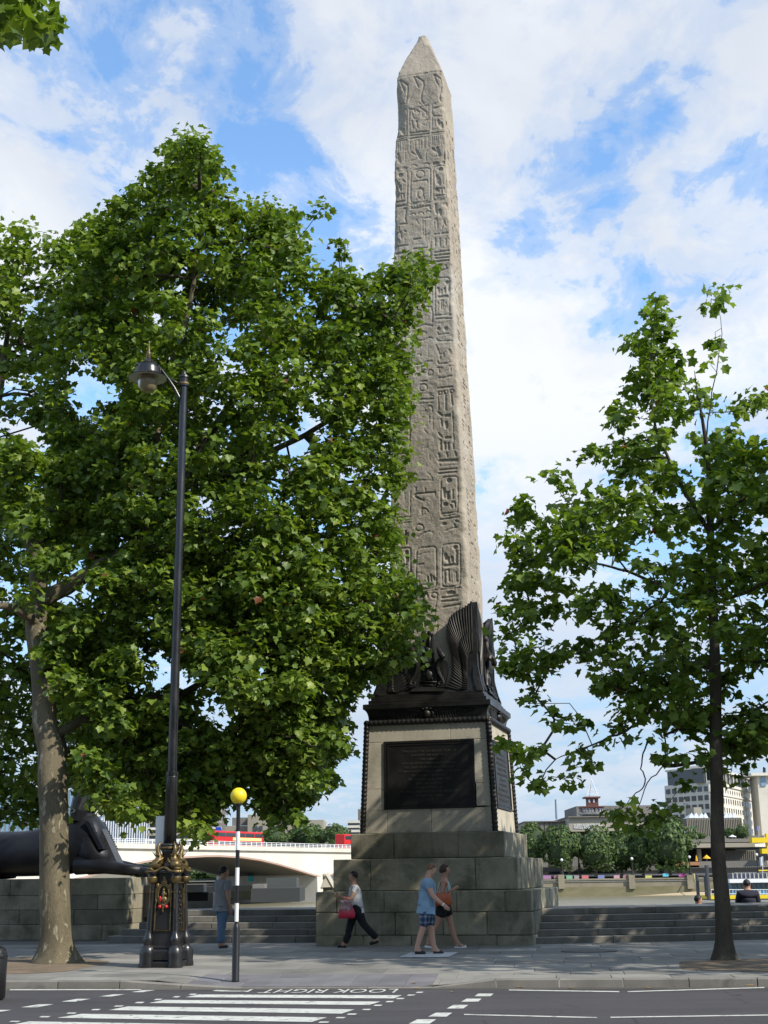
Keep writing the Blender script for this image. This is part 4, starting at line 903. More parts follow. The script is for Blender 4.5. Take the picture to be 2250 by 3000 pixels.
mb.tube([sq(-5.8, 1.35, ZPL + .3), sq(-6.1, 1.2, ZPL + .12), sq(-5.8, .75, ZPL + .08), sq(-5.0, .58, ZPL + .08), sq(-4.5, .60, ZPL + .1)], [.09, .07, .06, .05, .06], 8)
mb.build('body', M_sphinx, sph, smooth=True)
hd = MB().ell(sq(-1.5, 1.35, ZPL + 1.78), (.27, .24, .34), fr=np.array([E1, E2, EZ])); hd.ell(sq(-1.24, 1.35, ZPL + 1.74), (.05, .04, .07), fr=np.array([E1, E2, EZ]), n=8, m=6); hd.tube([sq(-1.32, 1.35, ZPL + 1.5), sq(-1.25, 1.35, ZPL + 1.28)], [.06, .045], 8)
for w in (1.12, 1.58): hd.ell(sq(-1.5, w, ZPL + 1.78), (.05, .03, .08), fr=np.array([E1, E2, EZ]), n=8, m=6)
hd.build('head', M_sphinx, sph, smooth=True)
nm = MB()
nm.loft([ring_e(sq(u, 1.35, ZPL + z), E1, E2, ra, rb, 16) for u, z, ra, rb in ((-1.72, 1.35, .22, .46), (-1.7, 1.6, .28, .48), (-1.66, 1.85, .30, .40), (-1.6, 2.1, .28, .30), (-1.55, 2.2, .15, .16))])
for w0, sg in ((1.35 - .33, -1), (1.35 + .33, 1)):
    for j in range(13):
        z = 1.34 - j * .052; x = -1.27 + j * .035; wd = .15 - j * .002
        zq = ZPL + z * 1.10; nm.box(x - .40, x - .27 + .008 * (j % 2), w0 - wd, w0 + wd, zq - .054, zq - .004, 0, PFR)
nm.build('headdress', M_sphinx, sph)
cp_ = MB().add([sq(-1.04, 1.2, ZPL + 1.18), sq(-1.04, 1.5, ZPL + 1.18), sq(-.62, 1.55, ZPL + .32), sq(-.62, 1.15, ZPL + .32), sq(-1.2, 1.2, ZPL + 1.18), sq(-1.2, 1.5, ZPL + 1.18), sq(-.8, 1.55, ZPL + .32), sq(-.8, 1.15, ZPL + .32)], [(0, 3, 2, 1), (0, 1, 5, 4), (1, 2, 6, 5), (2, 3, 7, 6), (3, 0, 4, 7)])
for j in range(5):
    zc = .42 + j * .16; uc = -.66 - (zc - .32) * .49
    cp_.tube([sq(uc + .0, 1.26, ZPL + zc), sq(uc, 1.33, ZPL + zc + .05), sq(uc, 1.42, ZPL + zc + .02), sq(uc, 1.46, ZPL + zc - .05)], .018, 5); cp_.ell(sq(uc + .01, 1.36, ZPL + zc - .03), .03, 8, 5)
cp_.build('chest_panel', rough_mat('lit_panel_bronze', (.06, .062, .068), (.085, .088, .095), 4, 60, .5, metal=.35, vary=0), sph)  # the panel's lit look is put into a lighter bronze colour
# river parapet behind the left steps
pb = on_z(420, 2700, .5)
par = empty('river_parapet', at_y(520, 2650, 35.6), 'low stone river parapet with a dark recessed panel behind the left steps', 'wall')
A_ = at_y(400, 2590, 35.6); B_ = at_y(621, 2588, 35.2)
def pbox(x0, x1, y0, y1, z0, z1, nm_, mt, b=.012): return MB().box(x0, x1, y0, y1, z0, z1, b).build(nm_, mt, par)
pbox(A_[0], B_[0], 35.5, 36.0, .6, 1.0, 'parapet_block', M_step); pbox(A_[0], A_[0] + .55, 35.5, 36, 1.0, 1.22, 'parapet_block', M_step); pbox(B_[0] - .14, B_[0], 35.5, 36, 1.0, 1.22, 'parapet_block', M_step)
pbox(A_[0] + .55, B_[0] - .14, 35.72, 35.95, .98, 1.22, 'recessed_panel', simple('dark_stone', (.03, .03, .028), .8)); pbox(A_[0], B_[0] - .25, 35.48, 36.02, 1.22, 1.42, 'coping', M_step)
pbox(-16, A_[0], 35.5, 36.0, .1, 1.1, 'parapet_block', M_step)

# ------------------------------------------------------------------ lamp post
LP = on_z(487, 2832); LP[2] = .12
lamp = empty('lamp_post', LP, 'tall black cast iron lamp post with gilded fish on its ornate base, beside the crossing', 'lamp post')
la = radians(12); L1 = np.array([cos(la), -sin(la), 0]); L2 = np.array([sin(la), cos(la), 0]); LO = LP.copy()
LFR = (LO, L1, L2, EZ)
def lp(u, w, z): return LO + L1 * u + L2 * w + EZ * z
MB().box(-.33, .33, -.33, .33, 0, .10, .02, LFR).box(-.30, .30, -.30, .30, .10, .30, .03, LFR).box(-.27, .27, -.27, .27, .30, .36, .015, LFR).build('base_plinth', M_black, lamp)
c = MB(); c.loft([[lp(a * s, b * s, z) for a, b in ((-1, -1), (1, -1), (1, 1), (-1, 1))] for s, z in ((.25, .34), (.235, .6), (.20, 1.45), (.20, 1.58))]); c.build('base_body', M_black, lamp)
for a, b in ((-1, -1), (1, -1), (1, 1), (-1, 1)):
    co_ = lp(a * .262, b * .262, 0)
    prf = [(.135, 0), (.14, .03), (.128, .10), (.135, .22), (.128, .30), (.10, .345), (.075, .37), (.085, .40), (.095, .45), (.085, .50), (.06, .55), (.05, .62), (.045, 1.0), (.042, 1.41)]
    mbx = MB(); n = 14
    for i, (r, z) in enumerate(prf): pass
    cx = [lp(a * (.262 - .045 * z / 1.4), b * (.262 - .045 * z / 1.4), z) for r, z in prf]
    mbx.loft([[cx[i] + L1 * cos(2 * pi * k / n) * prf[i][0] + L2 * sin(2 * pi * k / n) * prf[i][0] for k in range(n)] for i in range(len(prf))]); mbx.build('corner_column', M_black, lamp, auto=45)
    MB().lathe([(.035, 1.39), (.075, 1.42), (.095, 1.46), (.10, 1.50), (.10, 1.515)], lp(a * .217, b * .217, 0) , 16).build('gilded_cup', M_gold, lamp, smooth=True)
    MB().lathe([(.09, 1.515), (.088, 1.56), (.112, 1.565), (.118, 1.60), (.105, 1.62)], lp(a * .217, b * .217, 0), 16).build('column_cap', M_black, lamp, auto=40)
    # thin gilded line with crossbar on each column
    MB().tube([lp(a * .232, b * .232, .98) + (L1 * a * 0 - L2 * .05), lp(a * .226, b * .226, 1.4) - L2 * .05], .006, 5).build('gilt_line', M_gold, lamp)
    MB().tube([lp(a * .228 - .06, b * .228 - .052, 1.26), lp(a * .228 + .06, b * .228 - .052, 1.26)], .007, 5).build('gilt_crossbar', M_gold, lamp)
# gilded moulding, arched over each panel
LFD = [(L1, -L2), (L2, L1), (-L1, L2), (-L2, -L1)]
def lf(k, u, o, z): al, no = LFD[k]; return LO + al * u + no * o + EZ * z
for k in range(4):
    pts = [lf(k, -.31, .31, 1.60), lf(k, -.2, .31, 1.60), lf(k, -.12, .29, 1.615), lf(k, -.06, .27, 1.655), lf(k, 0, .265, 1.67), lf(k, .06, .27, 1.655), lf(k, .12, .29, 1.615), lf(k, .2, .31, 1.60), lf(k, .31, .31, 1.60)]
    MB().tube(pts, .024, 8).build('gilded_moulding', M_gold, lamp, smooth=True)
    s = lambda z: .243 - .042 * (z - .5)
    def q(u, z, o=.0): return lf(k, u, s(z) + o, z)
    pf = MB(); w_ = .155
    for (u0_, z0_, u1_, z1_) in ((-w_, .60, w_, .625), (-w_, 1.30, -w_ + .02, 1.28), ):
        pf.prism([q(-w_, .60), q(w_, .60), q(w_, .622), q(-w_, .622)], LFD[k][1] * .02)
    for sg in (-1, 1):
        pf.prism([q(sg * w_, .60), q(sg * (w_ - .02), .60), q(sg * (w_ - .025), 1.32), q(sg * (w_ - .005), 1.32)][::sg], LFD[k][1] * .02)
    if k % 2: pf.prism([q(-w_, 1.40), q(w_, 1.40), q(w_, 1.42), q(-w_, 1.42)], LFD[k][1] * .02)
    pf.build('panel_frame', M_gold, lamp)
    if k % 2 == 0:
        md = MB()
        ov = [q(.098 * cos(a), 1.215 + .155 * sin(a), .02) for a in np.linspace(0, 2 * pi, 29)]; md.tube(ov, .012, 6, cap=False)
        ov = [q(.125 * cos(a), 1.215 + .185 * sin(a), .012) for a in np.linspace(0, 2 * pi, 29)]; md.tube(ov, .016, 6, cap=False)
        md.build('medallion_frame', M_gold, lamp, smooth=True)
        bd = MB()
        for a in np.linspace(0, 2 * pi, 27)[:-1]: bd.ell(q(.112 * cos(a), 1.215 + .17 * sin(a), .022), .008, 6, 4)
        for sg in (-1, 1): bd.ell(q(sg * .12, 1.36, .01), (.035, .02, .05), fr=np.array([LFD[k][0], LFD[k][1], EZ]), n=8, m=6); bd.ell(q(sg * .135, 1.09, .01), (.02, .02, .05), fr=np.array([LFD[k][0], LFD[k][1], EZ]), n=8, m=6)
        for j, (zz, r_) in enumerate(((1.42, .07), (1.46, .05), (1.50, .035), (1.03, .05), (.98, .03), (.94, .02))): bd.ell(q(0, zz, .01), (r_, .022, .035), fr=np.array([LFD[k][0], LFD[k][1], EZ]), n=10, m=6)
        bd.build('medallion_ornament', M_gold, lamp, smooth=True)
        fg = MB(); fm = np.array([LFD[k][0], LFD[k][1], EZ])
        fg.ell(q(0, 1.29, .02), (.022, .02, .028), fr=fm, n=10, m=6).ell(q(0, 1.22, .02), (.035, .028, .06), fr=fm, n=10, m=6).ell(q(.01, 1.13, .02), (.062, .035, .06), fr=fm, n=10, m=6).tube([q(0, 1.31, .02), q(0, 1.345, .02)], [.012, .004], 6).tube([q(.03, 1.25, .03), q(.06, 1.2, .04)], .011, 6)
        fg.build('medallion_figure', M_gold, lamp, smooth=True)
        MB().ell(q(-.055, 1.14, .035), (.022, .016, .05), fr=fm, n=10, m=6).build('red_shield', M_redpaint, lamp, smooth=True)
        for sg in (-1, 1): MB().ell(q(sg * .062, 1.01, .02), .032, 12, 8).build('red_boss', M_redpaint, lamp, smooth=True)
    else:
        bd = MB()
        for j in range(9): bd.ell(q(.03 * (-1) ** j, .72 + j * .075, .008), (.03, .014, .03), fr=np.array([LFD[k][0], LFD[k][1], EZ]), n=8, m=5)
        bd.build('panel_relief', M_black, lamp, smooth=True)
MB().lathe([(.29, 1.58), (.28, 1.63), (.22, 1.66), (.14, 1.70), (.12, 1.80), (.135, 1.92), (.165, 1.99)], LO, 24).build('neck', M_black, lamp, smooth=True)
MB().lathe([(.155, 1.975), (.178, 1.985), (.182, 2.01), (.175, 2.03), (.15, 2.035)], LO, 24).build('gilded_ring', M_gold, lamp, smooth=True)
MB().lathe([(.165, 2.035), (.17, 2.06), (.15, 2.085), (.125, 2.09)], LO, 24).build('collar', M_black, lamp, smooth=True)
def fish(a, b):
    """gilded fish, head down at the corner, tail curled up against the post"""
    d = (L1 * a + L2 * b) / sqrt(2); t_ = np.cross(EZ, d); fr_ = np.array([d, t_, EZ]); m = MB()
    P = lambda r, z, s=0.: LO + d * r + EZ * z + t_ * s
    m.tube([P(.335, 1.665), P(.30, 1.69), P(.25, 1.72), P(.205, 1.78), P(.195, 1.85), P(.215, 1.92), P(.235, 1.98), P(.225, 2.04), P(.20, 2.07), P(.185, 2.12)], [.05, .085, .10, .085, .065, .045, .034, .026, .022, .006], 12)
    m.ell(P(.37, 1.655), (.045, .075, .022), fr=fr_, n=12, m=6).ell(P(.35, 1.635), (.05, .08, .02), fr=fr_, n=12, m=6)
    for sg in (-1, 1):
        m.ell(P(.315, 1.715, sg * .06), (.022, .014, .022), fr=fr_, n=8, m=6)
        for j in range(4): m.tube([P(.25, 1.73, sg * .07), P(.25 - .03 * j, 1.80 + .015 * j, sg * (.15 - .015 * j))], [.024, .006], 5)
        for j in range(3): m.tube([P(.22, 1.84, sg * .03), P(.25 + .03 * j, 1.90 + .02 * j, sg * (.085 - .02 * j))], [.018, .005], 5)
    o = m.build('gilded_fish', M_gold, lamp, smooth=True)
for a, b in ((-1, -1), (1, -1), (1, 1), (-1, 1)): fish(a, b)
zt = at_y(531, 1112, LP[1])[2] - .12; zj = at_y(500, 2270, LP[1])[2] - .12
MB().lathe([(.112, 2.08), (.108, zj - .05), (.108, zj)], LO, 18).build('pole_lower', M_black, lamp, smooth=True)
MB().lathe([(.118, zj - .02), (.118, zj + .05), (.088, zj + .06), (.078, zt * .75), (.072, zt - .12)], LO, 18).build('pole', M_black, lamp, auto=40)
MB().lathe([(.072, zt - .16), (.10, zt - .15), (.105, zt - .07), (.08, zt - .05), (.085, zt + .02), (.105, zt + .03), (.10, zt + .07), (.04, zt + .11), (.03, zt + .18), (.01, zt + .2)], LO, 18).build('pole_cap', M_gold if 0 else M_black, lamp, auto=40)
MB().lathe([(.104, zt - .12), (.108, zt - .11), (.108, zt - .08), (.104, zt - .075)], LO, 18).build('cap_band', M_gold, lamp)
lc = at_y(433, 1108, LP[1] - .1); lc[2] -= 0; lu = (lc - LO)[:2]; arm = np.array([lu[0], lu[1], 0]); zr = lc[2] - .12
def lq(f, z): return LO + arm * f + EZ * z
MB().tube([lq(0.04, zt - .55), lq(.12, zt - .38), lq(.25, zt - .2), lq(.42, zt - .02), lq(.62, zt + .17), lq(.8, zt + .31), lq(.93, zt + .37), lq(1.0, zt + .36)], [.03, .035, .035, .035, .032, .03, .03, .03], 8).build('arm', M_black, lamp, smooth=True)
MB().tube([lq(.05, zt - .12), lq(.3, zt - .03), lq(.5, zt + .05)], [.02, .02, .02], 6).build('arm_brace', M_black, lamp, smooth=True)
LC = lq(1.0, 0)
MB().lathe([(.38, zr - .01), (.385, zr), (.375, zr + .012), (.30, zr + .055), (.265, zr + .08), (.255, zr + .16), (.25, zr + .19), (.205, zr + .20), (.20, zr + .26), (.205, zr + .275), (.16, zr + .31), (.09, zr + .35), (.07, zr + .40), (.04, zr + .42), (.001, zr + .42)], LC, 32, cap=False).build('lantern_shade', M_black, lamp, auto=40)
MB().lathe([(.376, zr - .006), (.36, zr + .004), (.20, zr + .035), (.19, zr + .035)], LC, 32, cap=False).build('reflector', M_opal, lamp, smooth=True)
def glass_mat():
    m = bpy.data.materials.new('lantern_glass'); m.use_nodes = True; b = m.node_tree.nodes['Principled BSDF']
    b.inputs['Base Color'].default_value = (.30, .24, .14, 1); b.inputs['Roughness'].default_value = .12; b.inputs['Transmission Weight'].default_value = .35; b.inputs['IOR'].default_value = 1.3; return m
MB().lathe([(.19, zr + .03), (.198, zr - .02), (.195, zr - .12), (.175, zr - .20), (.13, zr - .27), (.06, zr - .305), (.0, zr - .31)], LC, 28, cap=False).build('glass_globe', glass_mat(), lamp, smooth=True)
MB().lathe([(.04, zr + .41), (.05, zr + .43), (.045, zr + .48), (.055, zr + .50), (.035, zr + .56), (.02, zr + .58), (.028, zr + .61), (.014, zr + .66), (.01, zr + .74), (.016, zr + .76), (.004, zr + .80)], LC, 12).build('gilded_finial', M_gold, lamp, smooth=True)
# sign board strapped to the pole, seen nearly edge-on
sA = at_y(455, 2391, LP[1] + .05); sB = at_y(478, 2489, LP[1] + .05)
sg_ = empty('sign_board', LO + L1 * -.16 + EZ * (sB[2] + .1), 'plain pale grey sign board clamped to the side of the lamp post', 'sign')
MB().box(-.285, -.115, -.012, .012, sB[2] - .12 + 0.0, sA[2] - .12, .004, (LO + L2 * .02, np.array([.98, -.17, 0]), np.array([.17, .98, 0]), EZ)).build('board', M_sign, sg_)
MB().box(-.13, -.10, .0, .03, sB[2] - .05, sA[2] - .2, .0, LFR).build('bracket', simple('sign_back', (.30, .33, .28), .6), sg_)

# ------------------------------------------------------------------ belisha beacon
BO = on_z(690, 2862); BO[2] = gz(*kuv(BO))
bel = empty('belisha_beacon', BO, 'black and white banded crossing beacon topped by a yellow globe', 'crossing beacon')
def bz(y): return at_y(690, y, BO[1])[2] - BO[2]
ys = [2705, 2700, 2646, 2594, 2542, 2490, 2437, 2360]
MB().lathe([(.062, 0), (.062, .02), (.058, .03), (.058, bz(2720)), (.045, bz(2712)), (.036, bz(2706))], BO, 20).build('base_tube', M_blackband, bel, auto=40)
bands = [(2706, 2700, M_blackband), (2700, 2646, M_white), (2646, 2594, M_blackband), (2594, 2542, M_white), (2542, 2490, M_blackband), (2490, 2436, M_white), (2436, 2360, M_blackband)]
for a, b, mt in bands: MB().lathe([(.032, bz(a)), (.032, bz(b))], BO, 16, cap=False).build('pole_band', mt, bel, smooth=True)
MB().lathe([(.033, bz(2362)), (.05, bz(2360)), (.062, bz(2357)), (.055, bz(2354)), (.05, bz(2351))], BO, 16).build('globe_collar', M_blackband, bel, smooth=True)
rg = .132; MB().ell(BO + EZ * bz(2332), (rg, rg, rg), 28, 18).build('globe', M_yellowglobe, bel, smooth=True)

# printed sheet taped on the paving where the couple walk
mt_q = [Z2(925, 1116), Z2(1250, 1114), Z2(1310, 1083), Z2(1000, 1087)]
def sheet_mat():
    m = bpy.data.materials.new('printed_sheet'); m.use_nodes = True; t = NT(m.node_tree); b = t.n['Principled BSDF']
    co = t.node('ShaderNodeNewGeometry').outputs['Position']; n = t.noise(co, 6, 5, .7, .5); n2 = t.noise(co, 17, 3, .6)
    c = t.mix(t.ramp(n, [(.52, 0.), (.6, 1.)]), (.55, .55, .54), (.33, .31, .32)); c = t.mix(t.ramp(n2, [(.6, 0.), (.66, .7)]), c, (.42, .24, .20)); t.l.new(c, b.inputs[0]); b.inputs['Roughness'].default_value = .7; return m
P = [on_z(x, y, .129) for x, y in mt_q]
o = MB().add(P + [p + EZ * .003 for p in P], [(3, 2, 1, 0), (4, 5, 6, 7)] + [(i, (i + 1) % 4, 4 + (i + 1) % 4, 4 + i) for i in range(4)]).build('pavement_sheet', sheet_mat())
setp(o, 'pale printed sheet lying flat on the paving under the walking couple', 'sheet')
# dark object cut off by the left edge
bo = on_z(-16, 2930, 0)
bn = empty('litter_bin', bo, 'dark rounded litter bin cut off by the left edge of the picture', 'bin')
MB().lathe([(.16, 0), (.19, .03), (.19, .62), (.17, .68), (.10, .72), (.02, .73)], bo - np.array([.05, 0, 0]), 20).build('bin_body', M_blackband, bn, smooth=True)
MB().lathe([(.195, .56), (.20, .57), (.20, .60), (.195, .61)], bo - np.array([.05, 0, 0]), 20).build('bin_rim', M_black, bn)
# fallen leaves
LEAFP = np.array([(0, -.50), (.18, -.36), (.42, -.34), (.40, -.08), (.55, .14), (.30, .20), (.02, .56), (-.26, .22), (-.52, .16), (-.36, -.10), (-.44, -.32), (-.16, -.38)])
M_dry = simple('dry_leaf', (.30, .17, .04), .7)
for x, y, s in [(*Z3(890, 1760), .09), (*Z3(1540, 1745), .13), (*Z3(1370, 1750), .09), (*Z2(1045, 1322), .1), (*Z3(380, 1762), .08), (*Z2(1275, 1345), .07), (*Z2(1025, 1248), .08), (*Z3(1050, 1752), .07), (*Z3(50, 1757), .1), (*Z1(1215, 1030), .12), (*Z3(532, 1655), .07)]:
    p = on_z(x, y, 0.0 if y > 2890 else .12); z = .006 if y > 2890 else gz(*kuv(p)) + .01; an = random.random() * 6
    vs = [(p[0] + s * (q[0] * cos(an) - q[1] * sin(an)), p[1] + s * (q[0] * sin(an) + q[1] * cos(an)), z + .012 * abs(q[0]) + .004) for q in LEAFP]
    lfn = globals().get('lfn', 0) + 1
    o = MB().add(vs + [(p[0], p[1], z)], [(i, (i + 1) % 12, 12) for i in range(12)]).build('fallen_leaf', M_dry)
    setp(o, ['dry leaf in the gutter below the right tree pit', 'largest orange brown leaf in the gutter at the far right', 'dry leaf in the gutter left of the largest one', 'dry leaf at the right end of the crossing lettering', 'dry leaf under the kerb right of the zigzag marks', 'small dry leaf on the road between the zebra and the zigzag marks', 'yellow leaf on the blue grey setts of the crossing ramp', 'small dry leaf in the gutter below the middle kerb stones', 'dry leaf in the gutter at the left end of the right lane line', 'yellow green leaf on the paving behind the lamp post', 'tiny dry leaf on the paving left of the right tree pit'][lfn - 1], 'leaf', 'fallen leaves along the kerb')
# ------------------------------------------------------------------ trees
def leaf_mesh(name, centers, per, size, spread, mat, parent, nrm_bias=0.85, seed=1, out_c=None, big=False, tintshift=0.0):
    """crown of individually shaped lobed leaves gathered in sprays"""
    r_ = np.random.default_rng(seed); C_ = np.repeat(np.asarray(centers), per, 0); n = len(C_)
    off = r_.normal(size=(n, 3)); off /= np.linalg.norm(off, axis=1)[:, None]; off *= (r_.random((n, 1)) ** .45) * spread * np.array([1, 1, .62])
    sprx = np.repeat(r_.uniform(.55, 1.45, (len(centers), 1)), per, 0); P = C_ + off * sprx
    P[:, 2] -= .12 * (np.hypot(off[:, 0], off[:, 1]) / spread) ** 2 * spread
    sz = size * r_.uniform(.45, 1.3, n)
    nv = off / (np.linalg.norm(off, axis=1)[:, None] + 1e-6) * .5 + r_.normal(size=(n, 3)) * .50 + np.array([0, 0, nrm_bias])
    nv /= np.linalg.norm(nv, axis=1)[:, None]
    up = off + r_.normal(size=(n, 3)) * .3 + np.array([0, 0, -.35]); a = np.cross(nv, up); a /= np.linalg.norm(a, axis=1)[:, None] + 1e-9; b = np.cross(a, nv)
    L = LEAFP; m = len(L); x = L[:, 0][None, :, None]; y = L[:, 1][None, :, None]
    fold = (np.abs(L[:, 0]) * .30)[None, :, None]; droop = (-(L[:, 1]) ** 2 * .22)[None, :, None]
    V = P[:, None, :] + (a[:, None, :] * x - b[:, None, :] * -y * 1.0 + nv[:, None, :] * (fold + droop)) * sz[:, None, None]
    V = np.concatenate([V, P[:, None, :]], 1).reshape(-1, 3)
    base = (np.arange(n) * (m + 1))[:, None]
    i = np.arange(m)[None, :]; F_ = np.stack([base + i, base + (i + 1) % m, base + m + 0 * i], -1).reshape(-1, 3)
    o = quick(name, V, F_, mat, parent); me = o.data
    at = me.attributes.new('tint', 'FLOAT', 'POINT'); ct = np.repeat(r_.random(len(centers)), per) * .35 + r_.random(n) * .6 + tintshift
    ct = np.where(r_.random(n) > .9965, .99, np.clip(ct, 0, .96)); at.data.foreach_set('value', np.repeat(ct, m + 1).astype(np.float32))
    return o
def in_poly(P, poly):
    x, y = P[:, 0], P[:, 1]; ins = np.zeros(len(P), bool); n = len(poly)
    for i in range(n):
        x1, y1 = poly[i]; x2, y2 = poly[(i + 1) % n]; c = ((y1 > y) != (y2 > y)) & (x < (x2 - x1) * (y - y1) / (y2 - y1 + 1e-9) + x1); ins ^= c
    return ins
def d_poly(P, poly):
    d = np.full(len(P), 1e9); n = len(poly)
    for i in range(n):
        a = np.array(poly[i], float); b = np.array(poly[(i + 1) % n], float); ab = b - a; t_ = np.clip(((P - a) @ ab) / (ab @ ab + 1e-9), 0, 1); d = np.minimum(d, np.linalg.norm(P - a - t_[:, None] * ab, axis=1))
    return d
K = 1.3562
def crown_points(poly, n, Y0, hd_max, seed, inset=22, gaps=(), gap_th=.16, gap_sc=.0045, ysc=1.0):
    """points filling a rounded crown whose outline is poly (in the overview's pixels)"""
    r_ = np.random.default_rng(seed); poly = [(x * K, y * K) for x, y in poly]; pa = np.array(poly); out = []
    while len(out) < n:
        P = np.c_[r_.uniform(pa[:, 0].min(), pa[:, 0].max(), 4000), r_.uniform(pa[:, 1].min(), pa[:, 1].max(), 4000)]
        P = P[in_poly(P, poly)]; d = d_poly(P, poly); k = d > inset; P = P[k]; d = d[k]
        hd = np.minimum(hd_max, .6 + d * (Y0 / 4091) * 1.1); s = r_.uniform(-1, 1, len(P)); s = np.sign(s) * np.abs(s) ** .7; dep = s * hd
        g = vnoise(np.c_[P[:, 0], P[:, 1], dep * 60 + 500], gap_sc) 
        g += .6 * vnoise(np.c_[P[:, 0], P[:, 1], dep * 0 + 100 + seed], gap_sc * 1.7)
        keep = g < gap_th
        for gx, gy, gr in gaps: keep &= np.hypot(P[:, 0] - gx * K, P[:, 1] - gy * K) > gr * K
        for q, dd in zip(P[keep], dep[keep]): out.append(at_y(q[0], q[1], Y0 + dd))
    return np.array(out[:n])
def px_path(pts, rs, Y):
    Y = Y if hasattr(Y, '__len__') else [Y] * len(pts); return [at_y(x * K, y * K, yy) for (x, y), yy in zip(pts, Y)], rs
def smooth_path(P, R, m=5, jit=0.0, seed=0):
    P = np.array(P); R = np.array(R); n = len(P); out = []; ro = []; r_ = np.random.default_rng(seed)
    for i in range(n - 1):
        p0, p1, p2, p3 = P[max(i - 1, 0)], P[i], P[i + 1], P[min(i + 2, n - 1)]
        for k in range(m):
            t_ = k / m; out.append(.5 * ((2 * p1) + (-p0 + p2) * t_ + (2 * p0 - 5 * p1 + 4 * p2 - p3) * t_ ** 2 + (-p0 + 3 * p1 - 3 * p2 + p3) * t_ ** 3)); ro.append(R[i] + (R[i + 1] - R[i]) * t_)
    out.append(P[-1]); ro.append(R[-1]); out = np.array(out)
    if jit: out += r_.normal(size=out.shape) * jit
    return out, ro
def grow_branches(name, nodes, node_r, centers, mat, parent, twig=.007, pen=.25, seed=0, rscale=1.0):
    """joins every leaf spray back to the nearest wood, thicker towards the trunk"""
    r_ = np.random.default_rng(seed); nodes = [np.array(p) for p in nodes]; n0 = len(nodes); par_ = [-1] * n0
    root = np.array(nodes); order = np.argsort([np.min(np.linalg.norm(root - c, axis=1)) for c in centers]); plen = [0.] * n0
    A = np.array(nodes)
    for ci in order:
        c = centers[ci]; d = np.linalg.norm(A - c, axis=1) + pen * np.array(plen) + .6 * np.maximum(A[:, 2] - c[2], 0); j = int(np.argmin(d))
        nodes.append(c); par_.append(j); plen.append(plen[j] + np.linalg.norm(A[j] - c)); A = np.vstack([A, c])
    N = len(nodes); cnt = np.ones(N)
    for i in range(N - 1, n0 - 1, -1): cnt[par_[i]] += cnt[i]
    mb = MB()
    for i in range(n0, N):
        j = par_[i]; a, b = nodes[j], nodes[i]; L = np.linalg.norm(b - a)
        if L < .02: continue
        rb = min(twig * rscale * sqrt(cnt[i]) , .16); ra = rb if j < n0 else min(max(rb, twig * rscale * sqrt(cnt[j]) * .85), .17)
        mid = (a + b) / 2 + r_.normal(size=3) * L * .07 + np.array([0, 0, L * .06]); mb.tube([a, mid, b], [ra, (ra + rb) / 2, rb], 5 if rb > .02 else 4, cap=False)
    return mb.build(name, mat, parent, smooth=True)
def plane_tree(label, group, trunk, limbs, centers, leafargs, tmat, bmat, leafmat, seed=1, twig=.007, rscale=1.0, start=.45):
    P, R = trunk; root = empty('plane_tree', (P[0][0], P[0][1], .12), label, 'tree', group)
    Ps, Rs = smooth_path(P, R, 6); n = 18; mb = MB(); vs = []
    r_ = np.random.default_rng(seed)
    for i, (p, r) in enumerate(zip(Ps, Rs)):
        flare = 1 + .45 * max(0, 1 - (p[2] - .12) / .5) ** 2
        ring_ = []
        for k in range(n):
            th = 2 * pi * k / n; d = np.array([cos(th), sin(th), 0]); rr = r * flare * (1 + .10 * vnoise(np.array([cos(th) * 1.2 + seed, sin(th) * 1.2, p[2] * 1.1]), 1.3) * 2 + (.10 * abs(sin(th * 2.5 + seed)) * max(0, 1 - (p[2] - .1) / .4))); ring_.append(p + d * rr)
        vs.append(ring_)
    mb.loft(vs); mb.build('trunk', tmat, root, smooth=True)
    nodes = [p for i, p in enumerate(Ps) if i > len(Ps) * start][::2]; nr_ = []
    for lp_, lr in limbs:
        a, b = smooth_path(lp_, lr, 5, .012, seed); MB().tube(a, b, 12).build('limb', tmat, root, smooth=True); nodes += list(a[2::2])
    grow_branches('branches', nodes, None, centers, bmat, root, twig=twig, seed=seed, rscale=rscale)
    o = leaf_mesh('crown', centers, *leafargs, leafmat, root, seed=seed)
    return root
def interp_blobs(bl, Y, per, seed):
    r_ = np.random.default_rng(seed); out = []
    for x, y, r in bl:
        for _ in range(max(1, int(per * (r / 30) ** 2))):
            a = r_.random() * 6.28; q = sqrt(r_.random()) * r * .8; out.append(at_y((x + q * cos(a)) * K, (y + q * sin(a)) * K, Y + r_.normal() * .5))
    return np.array(out)
# --- large plane tree left of the lamp post, its crown reaching in front of the obelisk
polyA = [(240, 410), (300, 402), (350, 335), (405, 285), (455, 325), (485, 390), (505, 440), (560, 425), (625, 452), (662, 485), (690, 425), (712, 485), (748, 535), (800, 600), (835, 590), (850, 565), (892, 548), (918, 580), (912, 640), (880, 720), (886, 800), (880, 900), (875, 1010), (846, 1100), (862, 1200), (918, 1300), (890, 1390), (905, 1430), (835, 1450), (800, 1530), (745, 1535), (740, 1620), (708, 1690), (655, 1768), (600, 1775), (520, 1715), (440, 1780), (330, 1790), (250, 1770), (190, 1720), (150, 1640), (120, 1500), (60, 1320), (90, 1000), (120, 700), (190, 500)]
gapsA = [(345, 1000, 20), (330, 940, 18), (560, 1120, 20), (740, 940, 14), (790, 860, 18), (700, 1500, 14), (350, 690, 14), (440, 1080, 12), (620, 1300, 12), (75, 1030, 20), (820, 960, 12), (480, 900, 10), (790, 1010, 14)]
cA = crown_points(polyA, 2700, 27.6, 3.1, 11, inset=9, gaps=gapsA, gap_th=.27)
